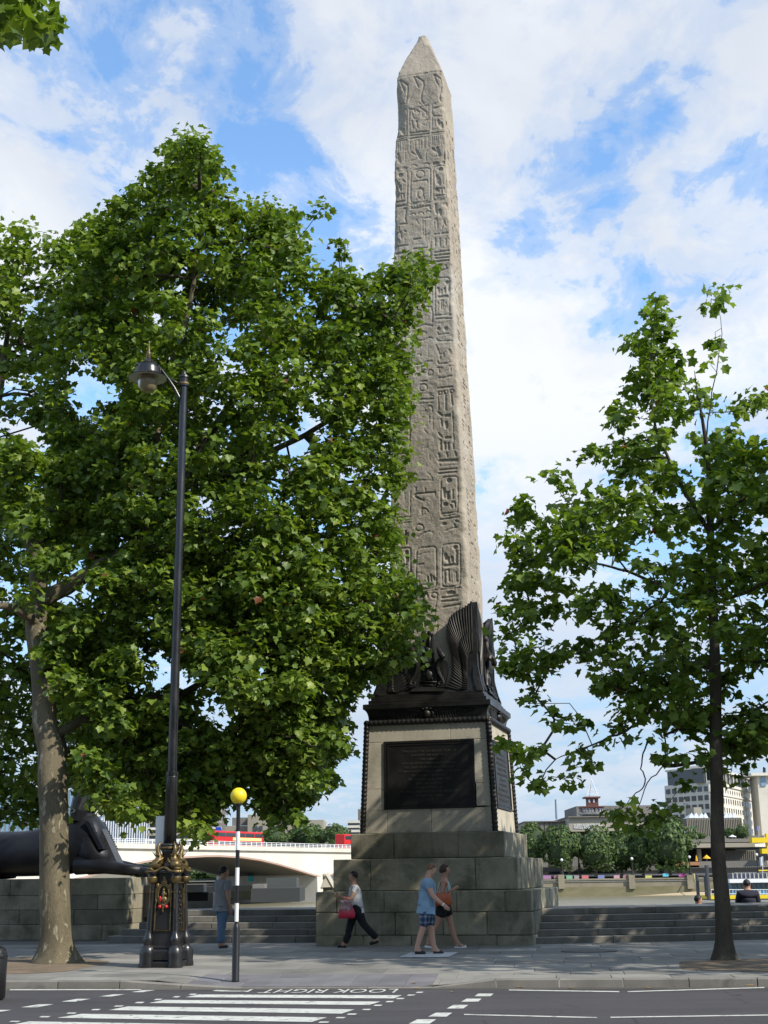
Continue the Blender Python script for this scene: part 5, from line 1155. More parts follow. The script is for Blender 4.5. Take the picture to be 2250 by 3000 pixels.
cA = np.vstack([cA, interp_blobs([(410, 310, 22), (395, 330, 20), (440, 340, 22), (693, 455, 14), (900, 570, 20), (915, 620, 14), (905, 1320, 16), (430, 1795, 22), (630, 1770, 18), (690, 1690, 18), (720, 1600, 20), (470, 360, 15), (215, 1500, 40), (280, 1430, 45), (250, 1560, 35), (170, 1330, 35), (225, 1250, 35)], 25.5, 9, 5)])
cA[:, 1] += np.where(cA[:, 1] < 24.6, 1.2, 0.)
lowA = crown_points([(130, 1200), (420, 1180), (700, 1230), (800, 1400), (740, 1620), (650, 1750), (600, 1765), (520, 1700), (440, 1775), (330, 1785), (250, 1765), (160, 1680), (150, 1400)], 950, 29.5, 2.6, 17, gaps=[(620, 1300, 10), (700, 1500, 14), (350, 1600, 12)], gap_th=.30)
cA = np.vstack([cA, lowA, interp_blobs([(500, 1490, 40), (450, 1430, 40), (520, 1420, 30), (560, 1500, 34), (640, 1480, 30), (30, 985, 40), (62, 1010, 32), (20, 1030, 24), (255, 1715, 34), (215, 1690, 34), (280, 1760, 22), (190, 1650, 34), (60, 1120, 36), (105, 1215, 36), (60, 1290, 22), (110, 1420, 34), (150, 1470, 36), (130, 1380, 26), (35, 1075, 30)], 25.4, 9, 15)])
tA = px_path([(124, 2085), (120, 1990), (117, 1850), (114, 1700), (110, 1620), (97, 1560), (93, 1470), (78, 1350), (84, 1280), (75, 1190), (52, 1130), (40, 1060)], [.34, .29, .27, .265, .25, .235, .22, .215, .19, .17, .11, .05], [25.2, 25.2, 25.25, 25.3, 25.4, 25.5, 25.6, 25.8, 25.9, 26.0, 26.1, 26.3])
limA = [px_path([(88, 1300), (180, 1245), (240, 1212), (290, 1178), (345, 1120), (385, 1060), (420, 990), (480, 900), (530, 835), (600, 790)], [.17, .16, .15, .145, .135, .125, .11, .09, .07, .04], [25.8, 25.9, 26, 26.2, 26.4, 26.6, 26.8, 27, 27.1, 27.2]),
        px_path([(80, 1345), (50, 1325), (20, 1312), (-40, 1300)], [.10, .085, .075, .06], [25.7, 25.3, 25, 24.6]),
        px_path([(115, 1590), (170, 1560), (260, 1540), (320, 1510), (400, 1500), (470, 1420)], [.10, .09, .08, .075, .06, .03], [25.5, 25.8, 26.5, 27, 27.5, 28]),
        px_path([(290, 1178), (330, 1000), (350, 860), (400, 700), (430, 540), (440, 400)], [.09, .085, .08, .065, .045, .02], [26.2, 26.8, 27.1, 27, 26.8, 26.6]),
        px_path([(385, 1060), (500, 1010), (620, 960), (720, 900), (800, 800), (850, 680)], [.08, .075, .065, .055, .04, .02], [26.6, 27.5, 28, 27.8, 27.2, 26.8])]
plane_tree('big plane tree with pale flaking bark standing left of the lamp post', None, tA, limA, cA, (30, .158, .40), M_bark, M_bark_dark, M_leaf_b, 3, twig=.0075)
# --- second plane tree behind on the left, trunk outside the frame
polyB = [(-260, 560), (-150, 480), (0, 495), (55, 470), (115, 505), (160, 475), (215, 455), (260, 520), (320, 600), (335, 800), (300, 1000), (250, 1200), (250, 1500), (180, 1790), (-100, 1790), (-300, 1400), (-340, 900)]
cB = crown_points(polyB, 950, 31.5, 3.4, 21, gaps=[(75, 1040, 28), (85, 1420, 14), (20, 1480, 12), (210, 560, 18)], gap_th=.19)
tB = px_path([(-150, 2040), (-140, 1800), (-130, 1500), (-80, 1200), (-20, 950), (20, 700)], [.38, .32, .28, .22, .14, .05], [31, 31, 31, 31.2, 31.4, 31.5])
plane_tree('tall plane tree at the left edge behind the big one, trunk out of the picture', None, tB, [], cB, (30, .19, .48), M_bark, M_bark_dark, M_leaf_b, 5)
# --- slender plane tree on the right
polyC = [(1385, 660), (1425, 632), (1452, 730), (1495, 800), (1520, 840), (1560, 835), (1660, 848), (1760, 860), (1860, 1000), (1880, 1450), (1760, 1620), (1600, 1640), (1560, 1600), (1480, 1600), (1420, 1590), (1350, 1540), (1290, 1500), (1230, 1460), (1160, 1480), (1085, 1470), (1072, 1400), (1095, 1330), (1080, 1255), (1100, 1190), (1092, 1120), (1130, 1060), (1195, 1000), (1195, 965), (1240, 955), (1320, 960), (1300, 880), (1345, 860), (1370, 760)]
cC = crown_points(polyC, 820, 24.4, 2.4, 31, inset=14, gaps=[(1200, 1380, 26), (1480, 1340, 30), (1600, 960, 22), (1380, 1250, 12), (1300, 1190, 14), (1500, 1430, 22), (1180, 1290, 22), (1140, 1160, 16), (1280, 1420, 18), (1420, 900, 10)], gap_th=.14, gap_sc=.008)
blC = [(1410, 655, 16), (1415, 690, 18), (1425, 720, 20), (1370, 742, 16), (1350, 748, 10), (1400, 760, 20), (1440, 745, 14), (1548, 640, 18), (1525, 675, 18), (1570, 660, 16), (1545, 770, 14), (1545, 745, 8), (1075, 1345, 20), (1100, 1360, 20), (1085, 1320, 10), (1140, 1530, 22), (1165, 1510, 20), (1190, 1540, 22), (1090, 1615, 16), (1115, 1630, 18), (1145, 1640, 22), (1180, 1625, 20), (1130, 1670, 16), (1160, 1700, 12), (1185, 1690, 10), (1245, 1570, 18), (1275, 1560, 22), (1265, 1610, 18), (1250, 1650, 22), (1285, 1660, 16), (1230, 1690, 10), (1320, 1600, 18), (1345, 1550, 25), (1400, 1600, 22), (1430, 1640, 15), (1340, 1745, 22), (1370, 1755, 20), (1360, 1790, 20), (1400, 1790, 26), (1430, 1770, 20), (1450, 1740, 12), (1330, 1770, 12), (1480, 1680, 22), (1465, 1650, 15), (1505, 1640, 28), (1600, 1640, 24), (1630, 1600, 20), (1580, 1690, 14), (1640, 1560, 22), (1560, 1620, 18)]
cC2 = interp_blobs(blC, 24.0, 3.2, 9)
tC = px_path([(1567, 2078), (1564, 2030), (1560, 1940), (1551, 1840), (1548, 1700), (1546, 1560), (1545, 1440), (1540, 1300), (1535, 1150), (1530, 1000), (1517, 905), (1506, 845), (1500, 800)], [.165, .145, .135, .125, .115, .11, .10, .085, .07, .05, .03, .014, .005], 23.6)
limC = [px_path([(1545, 1445), (1500, 1432), (1465, 1440), (1430, 1500), (1380, 1560), (1300, 1600), (1200, 1640)], [.05, .045, .04, .03, .025, .018, .008], [23.6, 23.6, 23.7, 23.9, 24, 24, 24]),
        px_path([(1542, 1330), (1480, 1290), (1420, 1260), (1340, 1230), (1250, 1210), (1170, 1200)], [.045, .04, .034, .026, .018, .008], [23.6, 23.8, 24.2, 24.6, 24.8, 25]),
        px_path([(1535, 1150), (1490, 1080), (1460, 1020), (1420, 930), (1405, 820), (1410, 700)], [.045, .04, .033, .026, .018, .007], [23.6, 23.6, 23.7, 23.8, 23.8, 23.8]),
        px_path([(1535, 1150), (1600, 1080), (1680, 1030), (1760, 1000)], [.04, .034, .026, .015], [23.6, 23.9, 24.2, 24.5]),
        px_path([(1540, 1300), (1610, 1280), (1690, 1240), (1780, 1220)], [.04, .034, .026, .015], [23.6, 23.3, 23.1, 23]),
        px_path([(1525, 960), (1535, 870), (1555, 760), (1560, 700), (1548, 650)], [.018, .012, .009, .006, .003], 23.5),
        px_path([(1400, 1600), (1385, 1650), (1395, 1690), (1370, 1720), (1350, 1740)], [.016, .012, .012, .009, .005], 24),
        px_path([(1430, 1560), (1440, 1640), (1400, 1690), (1375, 1760)], [.016, .012, .010, .006], 24.1)]
plane_tree('slender young plane tree with a dark trunk standing before the right-hand steps', None, tC, limC, np.vstack([cC, cC2]), (20, .172, .33), M_bark_dark, M_twig, M_leaf, 7, twig=.0052, start=.5)
# --- near tree: only the tips of one bough reach into the top left corner
bl = [(20, 20, 34), (60, 30, 30), (95, 45, 22), (-30, 40, 50), (40, -20, 40), (-80, -30, 70), (-40, -80, 60), (15, 70, 12), (85, 75, 12)]
cD = interp_blobs(bl, 11.0, 3.5, 4); more = np.array([(-5.5 + rng.normal() * 1.2, 10.5 + rng.normal() * 1.6, 10.6 + rng.normal() * 1.0) for _ in range(130)]); more = more[(more[:, 0] < -4.4) | (more[:, 2] > 10.4)]
plane_tree('near plane tree whose leafy bough tip hangs into the top left corner', None, ([(-7.5, 9.5, .1), (-7.4, 9.6, 3), (-7.1, 9.8, 6), (-6.6, 10.1, 8.5), (-6.0, 10.4, 10.5)], [.3, .25, .22, .16, .05]), [], np.vstack([cD, more]), (13, .19, .26), M_bark, M_twig, M_leaf_b, 9, twig=.004)
# --- the row of plane trees goes on to the right of the frame; they shade the steps and the foot of the monument
def ellipsoid_tree(x, y, cz, rx, rz, n, seed, size=.30, which=''):
    r_ = np.random.default_rng(seed); q = r_.normal(size=(n, 3)); q /= np.linalg.norm(q, axis=1)[:, None]; q *= r_.random((n, 1)) ** .4
    c = np.array([x, y, cz]) + q * np.array([rx, rx, rz]); c = c[vnoise(c, .6) < .22]
    plane_tree(which + ' plane tree of the row beyond the right edge of the picture', 'kerbside trees outside the picture', ([(x, y, .1), (x + .1, y, 3), (x - .1, y + .1, 6), (x, y, cz + rz * .6)], [.3, .24, .2, .05]), [], c, (13, size, .75), M_bark_dark, M_twig, M_leaf_b, seed, twig=.009)
ellipsoid_tree(12.4, 20.0, 9.2, 4.7, 4.9, 420, 41, which='nearest')
ellipsoid_tree(20.5, 21.0, 8.3, 5.2, 5.2, 420, 42, which='second')
ellipsoid_tree(30, 20.0, 8.3, 5.2, 5.2, 260, 44, which='farthest')
ellipsoid_tree(12.9, 26.0, 6.8, 4.2, 4.4, 420, 43, which='added shade-casting')  # extra unseen tree, put in to keep sun off the right-hand steps
# ------------------------------------------------------------------ people
def cloth(name, col, rough=.85, b2=None, sc=8):
    return rough_mat(name, col, b2 or tuple(x * .8 for x in col), sc, 90, rough, bump=.25, bscale=30, vary=0, speck=.05, bdist=.004)
M_skin1 = simple('skin_tan', (.42, .23, .15), .55); M_skin2 = simple('skin_light', (.52, .30, .21), .55)
M_hair_dark = simple('dark_hair', (.012, .010, .009), .6); M_hair_brown = simple('auburn_hair', (.055, .028, .018), .6); M_hair_fair = simple('sandy_hair', (.16, .09, .045), .6)
def skin_mesh(name, nodes, edges, radii, mat, parent, root=0, sub=2):
    me = bpy.data.meshes.new(name); me.from_pydata([V3(p) for p in nodes], edges, [])
    o = bpy.data.objects.new(name + '_tmp', me); COL.objects.link(o); md = o.modifiers.new('Skin', 'SKIN'); md.use_smooth_shade = True
    sv = me.skin_vertices[0].data
    for i, r in enumerate(radii):
        r = (r, r) if not hasattr(r, '__len__') else r; kf = 1.24 if max(r) > .03 else 1.1; sv[i].radius = (r[0] * kf, r[1] * kf); sv[i].use_root = (i == root)
    s = o.modifiers.new('Sub', 'SUBSURF'); s.levels = sub; s.render_levels = sub
    dg = bpy.context.evaluated_depsgraph_get(); dg.update(); m2 = bpy.data.meshes.new_from_object(o.evaluated_get(dg)); bpy.data.objects.remove(o); m2.name = name; m2.materials.clear(); m2.shade_smooth()
    return link_mesh(name, m2, mat, parent)
def person(label, loc, az, H, legs, arms, wear, hairmat, skinm, lean=4, head=(0, 0), group=None, female=False, hands=(True, True), hair='short'):
    """loc ground point, az facing direction (radians, 0 = +X). legs ((hip, knee), (hip, knee)) left, right; arms ((shoulder, out, elbow, elbow_in), ...)"""
    s = H / 1.75; root = empty('person', loc, label, 'person', group)
    f = np.array([cos(az), sin(az), 0]); l = np.array([-sin(az), cos(az), 0]); L0 = np.array(loc, float)
    def W_(x, y, z): return L0 + (f * x + l * y + EZ * z) * s
    rl = radians(lean)
    hipz = .93
    # lower the pelvis so that the lower foot touches the ground
    def leg(hip, knee):
        a = radians(hip); b = radians(hip - knee); k = np.array([sin(a), -cos(a)]) * .44; an = k + np.array([sin(b), -cos(b)]) * .43; return k, an
    lg = [leg(*q) for q in legs]; low = min(an[1] for _, an in lg); hipz = -low + .075
    nodes = []; rad = []; ed = []; nm = {}
    def N(key, p, r, par=None):
        nm[key] = len(nodes); nodes.append(W_(*p)); rad.append(r * s if not hasattr(r, '__len__') else (r[0] * s, r[1] * s))
        if par: ed.append((nm[par], nm[key]))
    def tor(h, x=0.0): return (sin(rl) * h + x, hipz + cos(rl) * h)
    x, z = tor(.0); N('pelvis', (x, 0, z + .02), .125 if female else .12)
    x, z = tor(.17); N('waist', (x, 0, z), .105 if female else .12, 'pelvis')
    x, z = tor(.33, .01); N('chest', (x, 0, z), .125 if not female else .115, 'waist')
    x, z = tor(.45); N('collar', (x - .005, 0, z), .095, 'chest')
    hx, hy = radians(head[0]), radians(head[1])
    x, z = tor(.53); N('neck', (x + .01, 0, z), .052, 'collar')
    nx, nz = x + .02 + sin(hx) * .05, z + .075
    N('jaw', (nx + .02, sin(hy) * .015, nz), (.062, .068), 'neck')
    N('skull', (nx + .015 + sin(hx) * .09, 0, nz + .085), (.082, .088), 'jaw')
    N('crownpt', (nx + .005 + sin(hx) * .13, 0, nz + .145), (.055, .06), 'skull')
    fd = np.array([cos(hy), sin(hy)]); hc = (nx + .015 + sin(hx) * .05, 0, nz + .05)
    for sg, key in ((1, 'L'), (-1, 'R')):
        q = arms[0 if sg > 0 else 1]; x, z = tor(.435); sw = .175 if not female else .155
        N('sh' + key, (x, sg * sw, z - .01), .058 if not female else .05, 'collar')
        a, o_, e, ein = [radians(v) for v in q]; d1 = np.array([sin(a) * cos(o_), sg * sin(o_), -cos(a) * cos(o_)])
        el = np.array([x, sg * sw, z - .01]) + d1 * .29; N('el' + key, el, .042 if not female else .036, 'sh' + key)
        b = a + e; d2 = np.array([sin(b) * cos(ein), -sg * sin(ein), -cos(b) * cos(ein)]); wr = el + d2 * .25; N('wr' + key, wr, .028 if not female else .024, 'el' + key)
        pm = wr + d2 * .06; N('palm' + key, pm, (.034, .020), 'wr' + key)
        side = np.cross(d2, np.array([0, 1., 0])); side /= np.linalg.norm(side) + 1e-6
        for j, (o2, ln) in enumerate(((-.027, .065), (-.009, .078), (.009, .074), (.026, .058))):
            k0 = pm + d2 * .035 + side * o2; k1 = k0 + d2 * ln * .55 + np.array([0, -sg * .008, 0]); k2 = k1 + d2 * ln * .4 + np.array([0, -sg * .018, 0])
            N(f'f{j}a' + key, k0, .0095, 'palm' + key); N(f'f{j}b' + key, k1, .0085, f'f{j}a' + key); N(f'f{j}c' + key, k2, .007, f'f{j}b' + key)
        N('th' + key, pm - side * .036 - d2 * .01 + np.array([0, -sg * .012, 0]), .0105, 'palm' + key); N('th2' + key, pm - side * .05 + d2 * .035 + np.array([0, -sg * .018, 0]), .008, 'th' + key)
        k, an = lg[0 if sg > 0 else 1]; hw = .085
        N('hip' + key, (0, sg * hw, hipz - .04), .092 if not female else .098, 'pelvis')
        N('thigh' + key, (k[0] * .5 + .005, sg * hw, hipz + k[1] * .5), .078, 'hip' + key)
        N('knee' + key, (k[0], sg * (hw - .005), hipz + k[1]), .054, 'thigh' + key)
        N('calf' + key, (k[0] + (an[0] - k[0]) * .35 - .012, sg * (hw - .008), hipz + k[1] + (an[1] - k[1]) * .35), .052, 'knee' + key)
        N('ank' + key, (an[0], sg * (hw - .01), hipz + an[1]), .036, 'calf' + key)
        up = max(0, (hipz + an[1]) - .09); pitch = min(up * 3.2, .8)
        N('ball' + key, (an[0] + .11 * cos(pitch), sg * (hw + .0), max(.03, hipz + an[1] - .05 - .11 * sin(pitch))), .032, 'ank' + key)
        N('toe' + key, (an[0] + .175 * cos(pitch), sg * (hw + .005), max(.022, hipz + an[1] - .06 - .16 * sin(pitch))), .024, 'ball' + key)
        N('heel' + key, (an[0] - .035, sg * (hw - .01), hipz + an[1] - .045 + .02 * sin(pitch)), .03, 'ank' + key)
    N('nose', (hc[0] + .105 * fd[0], .105 * fd[1], hc[2] + .02), .013, 'skull')
    slim = {nm[k] for k in ('pelvis', 'waist', 'chest', 'hipL', 'hipR')}
    body = skin_mesh('body', nodes, ed, [(r * .80 if i in slim else r) for i, r in enumerate(rad)], skinm, root)
    A = lambda k: np.array(nodes[nm[k]])
    up_h = (A('crownpt') - A('jaw')); up_h /= np.linalg.norm(up_h); hf = f * fd[0] + l * fd[1]; hf = hf - up_h * (hf @ up_h); hf /= np.linalg.norm(hf); hs = np.cross(up_h, hf)
    hfr = np.array([hf, hs, up_h]); sc_ = A('skull')
    def hp(x, y, z): return sc_ + (hf * x + hs * y + up_h * z) * s
    # eyes, brows, mouth, ears
    fm = MB()
    for sg in (1, -1): fm.ell(hp(.083, sg * .031, -.015), (.007 * s, .012 * s, .006 * s), 8, 5, hfr)
    fm.build('eye', simple('dark_eye', (.02, .015, .012), .3), root, smooth=True); fm = MB()
    fm.ell(hp(.078, 0, -.082), (.008 * s, .022 * s, .006 * s), 8, 5, hfr); fm.build('mouth', simple('lips', (.35, .12, .10), .5), root, smooth=True)
    for sg in (1, -1): MB().ell(hp(-.005, sg * .082, -.03), (.02 * s, .010 * s, .032 * s), 8, 6, hfr).build('ear', skinm, root, smooth=True)
    # hair: cap with uneven edge
    hb = MB(); n, m = 22, 12; vs = []
    for i in range(m + 1):
        th = i / m * (2.05 if hair != 'bob' else 2.35)
        for k in range(n):
            ph = 2 * pi * k / n; cut = 1.0; fr_ = cos(ph)
            lim = (1.05 if fr_ > .35 else 1.85 if abs(fr_) <= .35 else 2.05) if hair == 'short' else (1.0 if fr_ > .45 else 2.2)
            t2 = min(th, lim + .12 * vnoise(np.array([ph, th, s * 9]), 3)); r = .105 + .010 * vnoise(np.array([ph * 3, th * 4, s * 5]), 2) + (.012 if hair == 'bob' and th > 1.2 else 0)
            vs.append(hp(sin(t2) * cos(ph) * r * 1.02 - .012, sin(t2) * sin(ph) * r * .90, cos(t2) * r * 1.0 + .008))
    hb.add(vs, [(i * n + k, i * n + (k + 1) % n, (i + 1) * n + (k + 1) % n, (i + 1) * n + k) for i in range(m) for k in range(n)])
    hb.build('hair', hairmat, root, smooth=True)
    def garment(name, keys, mat, grow=.014, cut=None, sub=2, extra=None, scale=None):
        idx = {k: i for i, k in enumerate(keys)}; P = [A(k) for k in keys]; R_ = []
        for k in keys:
            r = rad[nm[k]]; r = r[0] if hasattr(r, '__len__') else r; R_.append(r * (scale or {}).get(k, 1.0) + grow * s)
        E_ = []
        inv = {v: k for k, v in nm.items()}
        for a, b in ed:
            if inv[a] in idx and inv[b] in idx: E_.append((idx[inv[a]], idx[inv[b]]))
        if 'waist' not in idx and 'pelvis' in idx and 'chest' in idx: E_.append((idx['pelvis'], idx['chest']))
        if extra:
            for par_, child, t_, r in extra:
                a, b = A(par_), A(child); P.append(a + (b - a) * t_); R_.append(r * s); E_.append((idx[par_], len(P) - 1))
        o = skin_mesh(name, P, E_, R_, mat, root, 0, 3); me = o.data; n = len(me.vertices); co = np.zeros(n * 3, np.float32); no = np.zeros(n * 3, np.float32); me.vertices.foreach_get('co', co); me.vertices.foreach_get('normal', no); co = co.reshape(-1, 3); no = no.reshape(-1, 3)
        q = co + np.array([co[:, 2] * .6, co[:, 2] * .3, co[:, 2] * -.35]).T; d = np.abs(vnoise(q, 7.)) * -.030 + vnoise(q, 17.) * .012 + .006
        me.vertices.foreach_set('co', (co + no * d[:, None]).astype(np.float32).ravel()); me.update(); return o
    wear(garment, A, root, s, f, l, nm, nodes)
    return root, A, s, f, l
def shoes(g, A, root, s, f, l, mat, name='shoe'):
    for key in 'LR':
        a, b, h, k = A('toe' + key), A('ball' + key), A('heel' + key), A('ank' + key)
        skin_mesh(name, [h, (h + b) / 2 - EZ * .004, b, a + (a - b) * .2], [(0, 1), (1, 2), (2, 3)], [.038 * s, .038 * s, .04 * s, .028 * s], mat, root, 1, 2)
def plaid():
    m = bpy.data.materials.new('plaid_cloth'); m.use_nodes = True; t = NT(m.node_tree); b = t.n['Principled BSDF']
    co = t.node('ShaderNodeNewGeometry').outputs['Position']; sp_ = t.node('ShaderNodeSeparateXYZ', i0=co)
    def st(x, per, w): fr = t.math('FRACT', t.math('MULTIPLY', x, 1 / per)); return t.math('LESS_THAN', t.math('ABSOLUTE', t.math('SUBTRACT', fr, .5)), w)
    xs = t.math('ADD', sp_.outputs[0], t.math('MULTIPLY', sp_.outputs[1], .3)); a = st(xs, .095, .10); c = st(sp_.outputs[2], .11, .10); a2 = st(xs, .095, .3); c2 = st(sp_.outputs[2], .11, .3)
    col = t.mix(t.math('MULTIPLY', t.math('MULTIPLY', a2, c2), .55), (.018, .045, .10), (.17, .20, .27)); col = t.mix(t.math('MULTIPLY', t.math('ADD', a, c), .35), col, (.30, .32, .33)); t.l.new(col, b.inputs[0]); b.inputs['Roughness'].default_value = .9; return m
M_jean = cloth('blue_denim', (.085, .14, .22), .9, (.12, .19, .29), 4)
T_ = ['pelvis', 'waist', 'chest', 'collar', 'shL', 'shR', 'hipL', 'hipR']
def gp(x, y): p = on_z(x, y, .12); return np.array([p[0], p[1], gz(*kuv(p))])
# 1: man standing by the steps, seen three-quarters from behind
def w1(g, A, root, s, f, l, nm, nodes):
    g('polo_shirt', ['pelvis', 'chest', 'collar', 'shL', 'shR'], cloth('grey_polo', (.27, .28, .30)), .024, extra=[('shL', 'elL', .62, .062), ('shR', 'elR', .62, .062), ('pelvis', 'waist', -.5, .14), ('collar', 'neck', .6, .062)], scale={'pelvis': 1.04})
    g('jeans', ['pelvis', 'hipL', 'hipR', 'thighL', 'thighR', 'kneeL', 'kneeR', 'calfL', 'calfR', 'ankL', 'ankR'], M_jean, .018, extra=[('pelvis', 'waist', .5, .11)], scale={'ankL': 1.5, 'ankR': 1.5})
    shoes(g, A, root, s, f, l, simple('dark_shoe', (.03, .032, .035), .6))
person('man in grey polo shirt and faded jeans standing before the left steps, back half turned', gp(650, 2777), radians(38), 1.73, ((4, 4), (-5, 2)), ((-6, 8, 10, 0), (2, 8, 12, 0)), w1, M_hair_dark, M_skin1, lean=-1, head=(0, -8))
# 2: woman walking left with a red bag
M_redbag = simple('red_leather', (.55, .015, .05), .4)
def w2(g, A, root, s, f, l, nm, nodes):
    g('white_top', ['pelvis', 'chest', 'collar', 'shL', 'shR'], cloth('white_jersey', (.62, .62, .62)), .012, extra=[('shL', 'elL', .5, .05), ('shR', 'elR', .5, .05), ('collar', 'neck', .3, .06), ('pelvis', 'waist', -.2, .12)])
    g('trousers', ['pelvis', 'hipL', 'hipR', 'thighL', 'thighR', 'kneeL', 'kneeR', 'calfL', 'calfR', 'ankL', 'ankR'], cloth('black_trousers', (.012, .013, .016)), .014, extra=[('pelvis', 'waist', .45, .10)], scale={'pelvis': .95, 'ankL': 1.35, 'ankR': 1.35})
    shoes(g, A, root, s, f, l, M_blackband)
p2, A2, s2, f2, l2 = person('woman in white top and black trousers walking left past the obelisk base', gp(1045, 2776), radians(184), 1.63, ((-22, 22), (19, 2)), ((20, 12, 85, 20), (-12, 8, 30, 0)), w2, M_hair_dark, M_skin1, lean=5, head=(-2, 0), female=True, hair='short')
def bag(name, label, c, fx, w, h, d, mat, straps, hang=.12, group=None):
    r_ = empty(name, (c[0], c[1], c[2] - h / 2), label, 'handbag', group); lx = np.cross(EZ, fx); m = MB(); rings = []
    for z, kx, ky in ((-.5, .86, .8), (-.46, .98, 1.), (-.2, 1.02, 1.05), (.1, .97, .95), (.35, .9, .7), (.5, .84, .4)):
        rings.append([np.array(c) + fx * (np.sign(cos(a)) * abs(cos(a)) ** .5 * w / 2 * kx) + lx * (np.sign(sin(a)) * abs(sin(a)) ** .6 * d / 2 * ky) + EZ * (z * h + .012 * vnoise(np.array([a * 2, z * 3, 1]), 2)) for a in np.linspace(0, 2 * pi, 25)[:-1]])
    m.loft(rings); m.build('bag_body', mat, r_, smooth=True)
    m = MB(); m.tube([np.array(c) + fx * w * .32 + EZ * h * .45, straps + fx * .05 - EZ * .02, straps + EZ * .01, straps - fx * .05 - EZ * .02, np.array(c) - fx * w * .32 + EZ * h * .45], .009, 6); m.build('strap', mat, r_, smooth=True); return r_
hand = A2('elL') + (A2('wrL') - A2('elL')) * .35
bc = hand + f2 * .02 + l2 * .06 - EZ * .30
bag('handbag', 'bright red handbag hanging from the arm of the woman in white', bc, f2, .36, .20, .13, M_redbag, hand + l2 * .02 + EZ * .03)
# pink cardigan folded over the bag
m = MB(); cols = 9; rw = 12; vs = []
for i in range(rw):
    for j in range(cols):
        u = (j / (cols - 1) - .5) * (.22 + .04 * sin(i)); z = -.02 - i * .026; vs.append(hand + f2 * (u + .03) + l2 * (.105 + .022 * sin(j * 2.1 + i * .3) + .014 * sin(i * 1.1)) + EZ * (z + .012 * sin(j * 1.7)))
m.add(vs, [(i * cols + j, i * cols + j + 1, (i + 1) * cols + j + 1, (i + 1) * cols + j) for i in range(rw - 1) for j in range(cols - 1)])
nv_ = len(vs); m.add([p - l2 * .02 for p in vs], [(i * cols + j, (i + 1) * cols + j, (i + 1) * cols + j + 1, i * cols + j + 1) for i in range(rw - 1) for j in range(cols - 1)])
o = m.build('cardigan', cloth('pale_pink_knit', (.50, .31, .32)), smooth=True); setp(o, 'pale pink cardigan draped over the arm and red bag of the woman in white', 'cardigan')
# 3: man walking right in blue shirt and plaid shorts
def w3_(g, A, root, s, f, l, nm, nodes):
    g('blue_shirt', ['pelvis', 'chest', 'collar', 'shL', 'shR'], cloth('light_blue_cotton', (.24, .37, .50)), .03, extra=[('shL', 'elL', .6, .066), ('shR', 'elR', .6, .066), ('collar', 'neck', .6, .064), ('pelvis', 'waist', -.10, .125)], scale={'pelvis': 1.0})
    g('plaid_shorts', ['pelvis', 'hipL', 'hipR', 'thighL', 'thighR'], plaid(), .024, extra=[('pelvis', 'waist', .4, .11), ('thighL', 'kneeL', 1.05, .088), ('thighR', 'kneeR', 1.05, .088)])
    shoes(g, A, root, s, f, l, M_blackband)
    a, b = A('wrR'), A('elR'); d = (a - b) / np.linalg.norm(a - b); MB().tube([a - d * .012, a + d * .012], .035 * s, 12).build('wristwatch', M_white, root)
p3, A3, s3, f3, l3 = person('man in light blue shirt and plaid shorts walking right, looking down, white watch', gp(1252, 2796), radians(-4), 1.72, ((11, 3), (-9, 10)), ((-10, 6, 12, 0), (24, 8, 28, -6)), w3_, M_hair_fair, M_skin2, lean=4, head=(24, -4))
o = MB().ell(A3('palmL') - f3 * .01 - EZ * .09, (.06, .04, .09), 12, 8).build('plastic_bag', simple('thin_white_plastic', (.6, .6, .55), .4), smooth=True); setp(o, 'small crumpled white plastic bag held low behind the man in plaid shorts', 'bag')
for v in o.data.vertices: n_ = vnoise(np.array(v.co) * 1.0, 30) * .03; v.co.x += n_; v.co.y += n_
# 4: woman beyond him in pale green top and black shorts
M_orange = simple('tan_orange_leather', (.42, .09, .02), .4)
def w4(g, A, root, s, f, l, nm, nodes):
    g('sleeveless_top', ['pelvis', 'chest', 'collar'], cloth('pale_mint_cotton', (.42, .56, .52)), .016, extra=[('collar', 'shL', .55, .055), ('collar', 'shR', .55, .055), ('pelvis', 'waist', .12, .10)], scale={'pelvis': .9})
    g('shorts', ['pelvis', 'hipL', 'hipR', 'thighL', 'thighR'], cloth('black_shorts', (.010, .010, .012)), .026, extra=[('pelvis', 'waist', .4, .10), ('thighL', 'kneeL', .32, .088), ('thighR', 'kneeR', .32, .088)], scale={'pelvis': .98})
    for key in 'LR':
        a, b, h, k = A('toe' + key), A('ball' + key), A('heel' + key), A('ank' + key); m = MB()
        lo = lambda p: np.array([p[0], p[1], max(p[2] - .035 * s, root.location.z + .004)])
        m.tube([lo(h) - f * .02, lo(b), lo(a) + f * .02], [.03, .042, .034], 8)
        m.tube([b + l * .05 - EZ * .02, b + EZ * .036, b - l * .05 - EZ * .02], .012, 6); m.tube([k + l * .045 - EZ * .02, k + f * .045 + EZ * .0, k - l * .045 - EZ * .02], .010, 6); m.tube([a + l * .04 - EZ * .02, a + EZ * .03, a - l * .04 - EZ * .02], .010, 6)
        m.build('sandal', M_white, root, smooth=True)
p4_, A4, s4, f4, l4 = person('woman in pale mint top and black shorts walking right beyond the man in plaid shorts', gp(1302, 2778), radians(-6), 1.74, ((19, 3), (-17, 14)), ((0, 8, 20, 0), (-8, 12, 128, 10)), w4, M_hair_brown, M_skin1, lean=3, head=(-4, -8), female=True, hair='bob')
sh = A4('shR') + EZ * .05 * s4
bag('handbag', 'orange brown leather shoulder bag under the arm of the woman in mint', A4('elR') - l4 * .05 + f4 * .03 - EZ * .06, f4, .36, .25, .12, M_orange, sh)
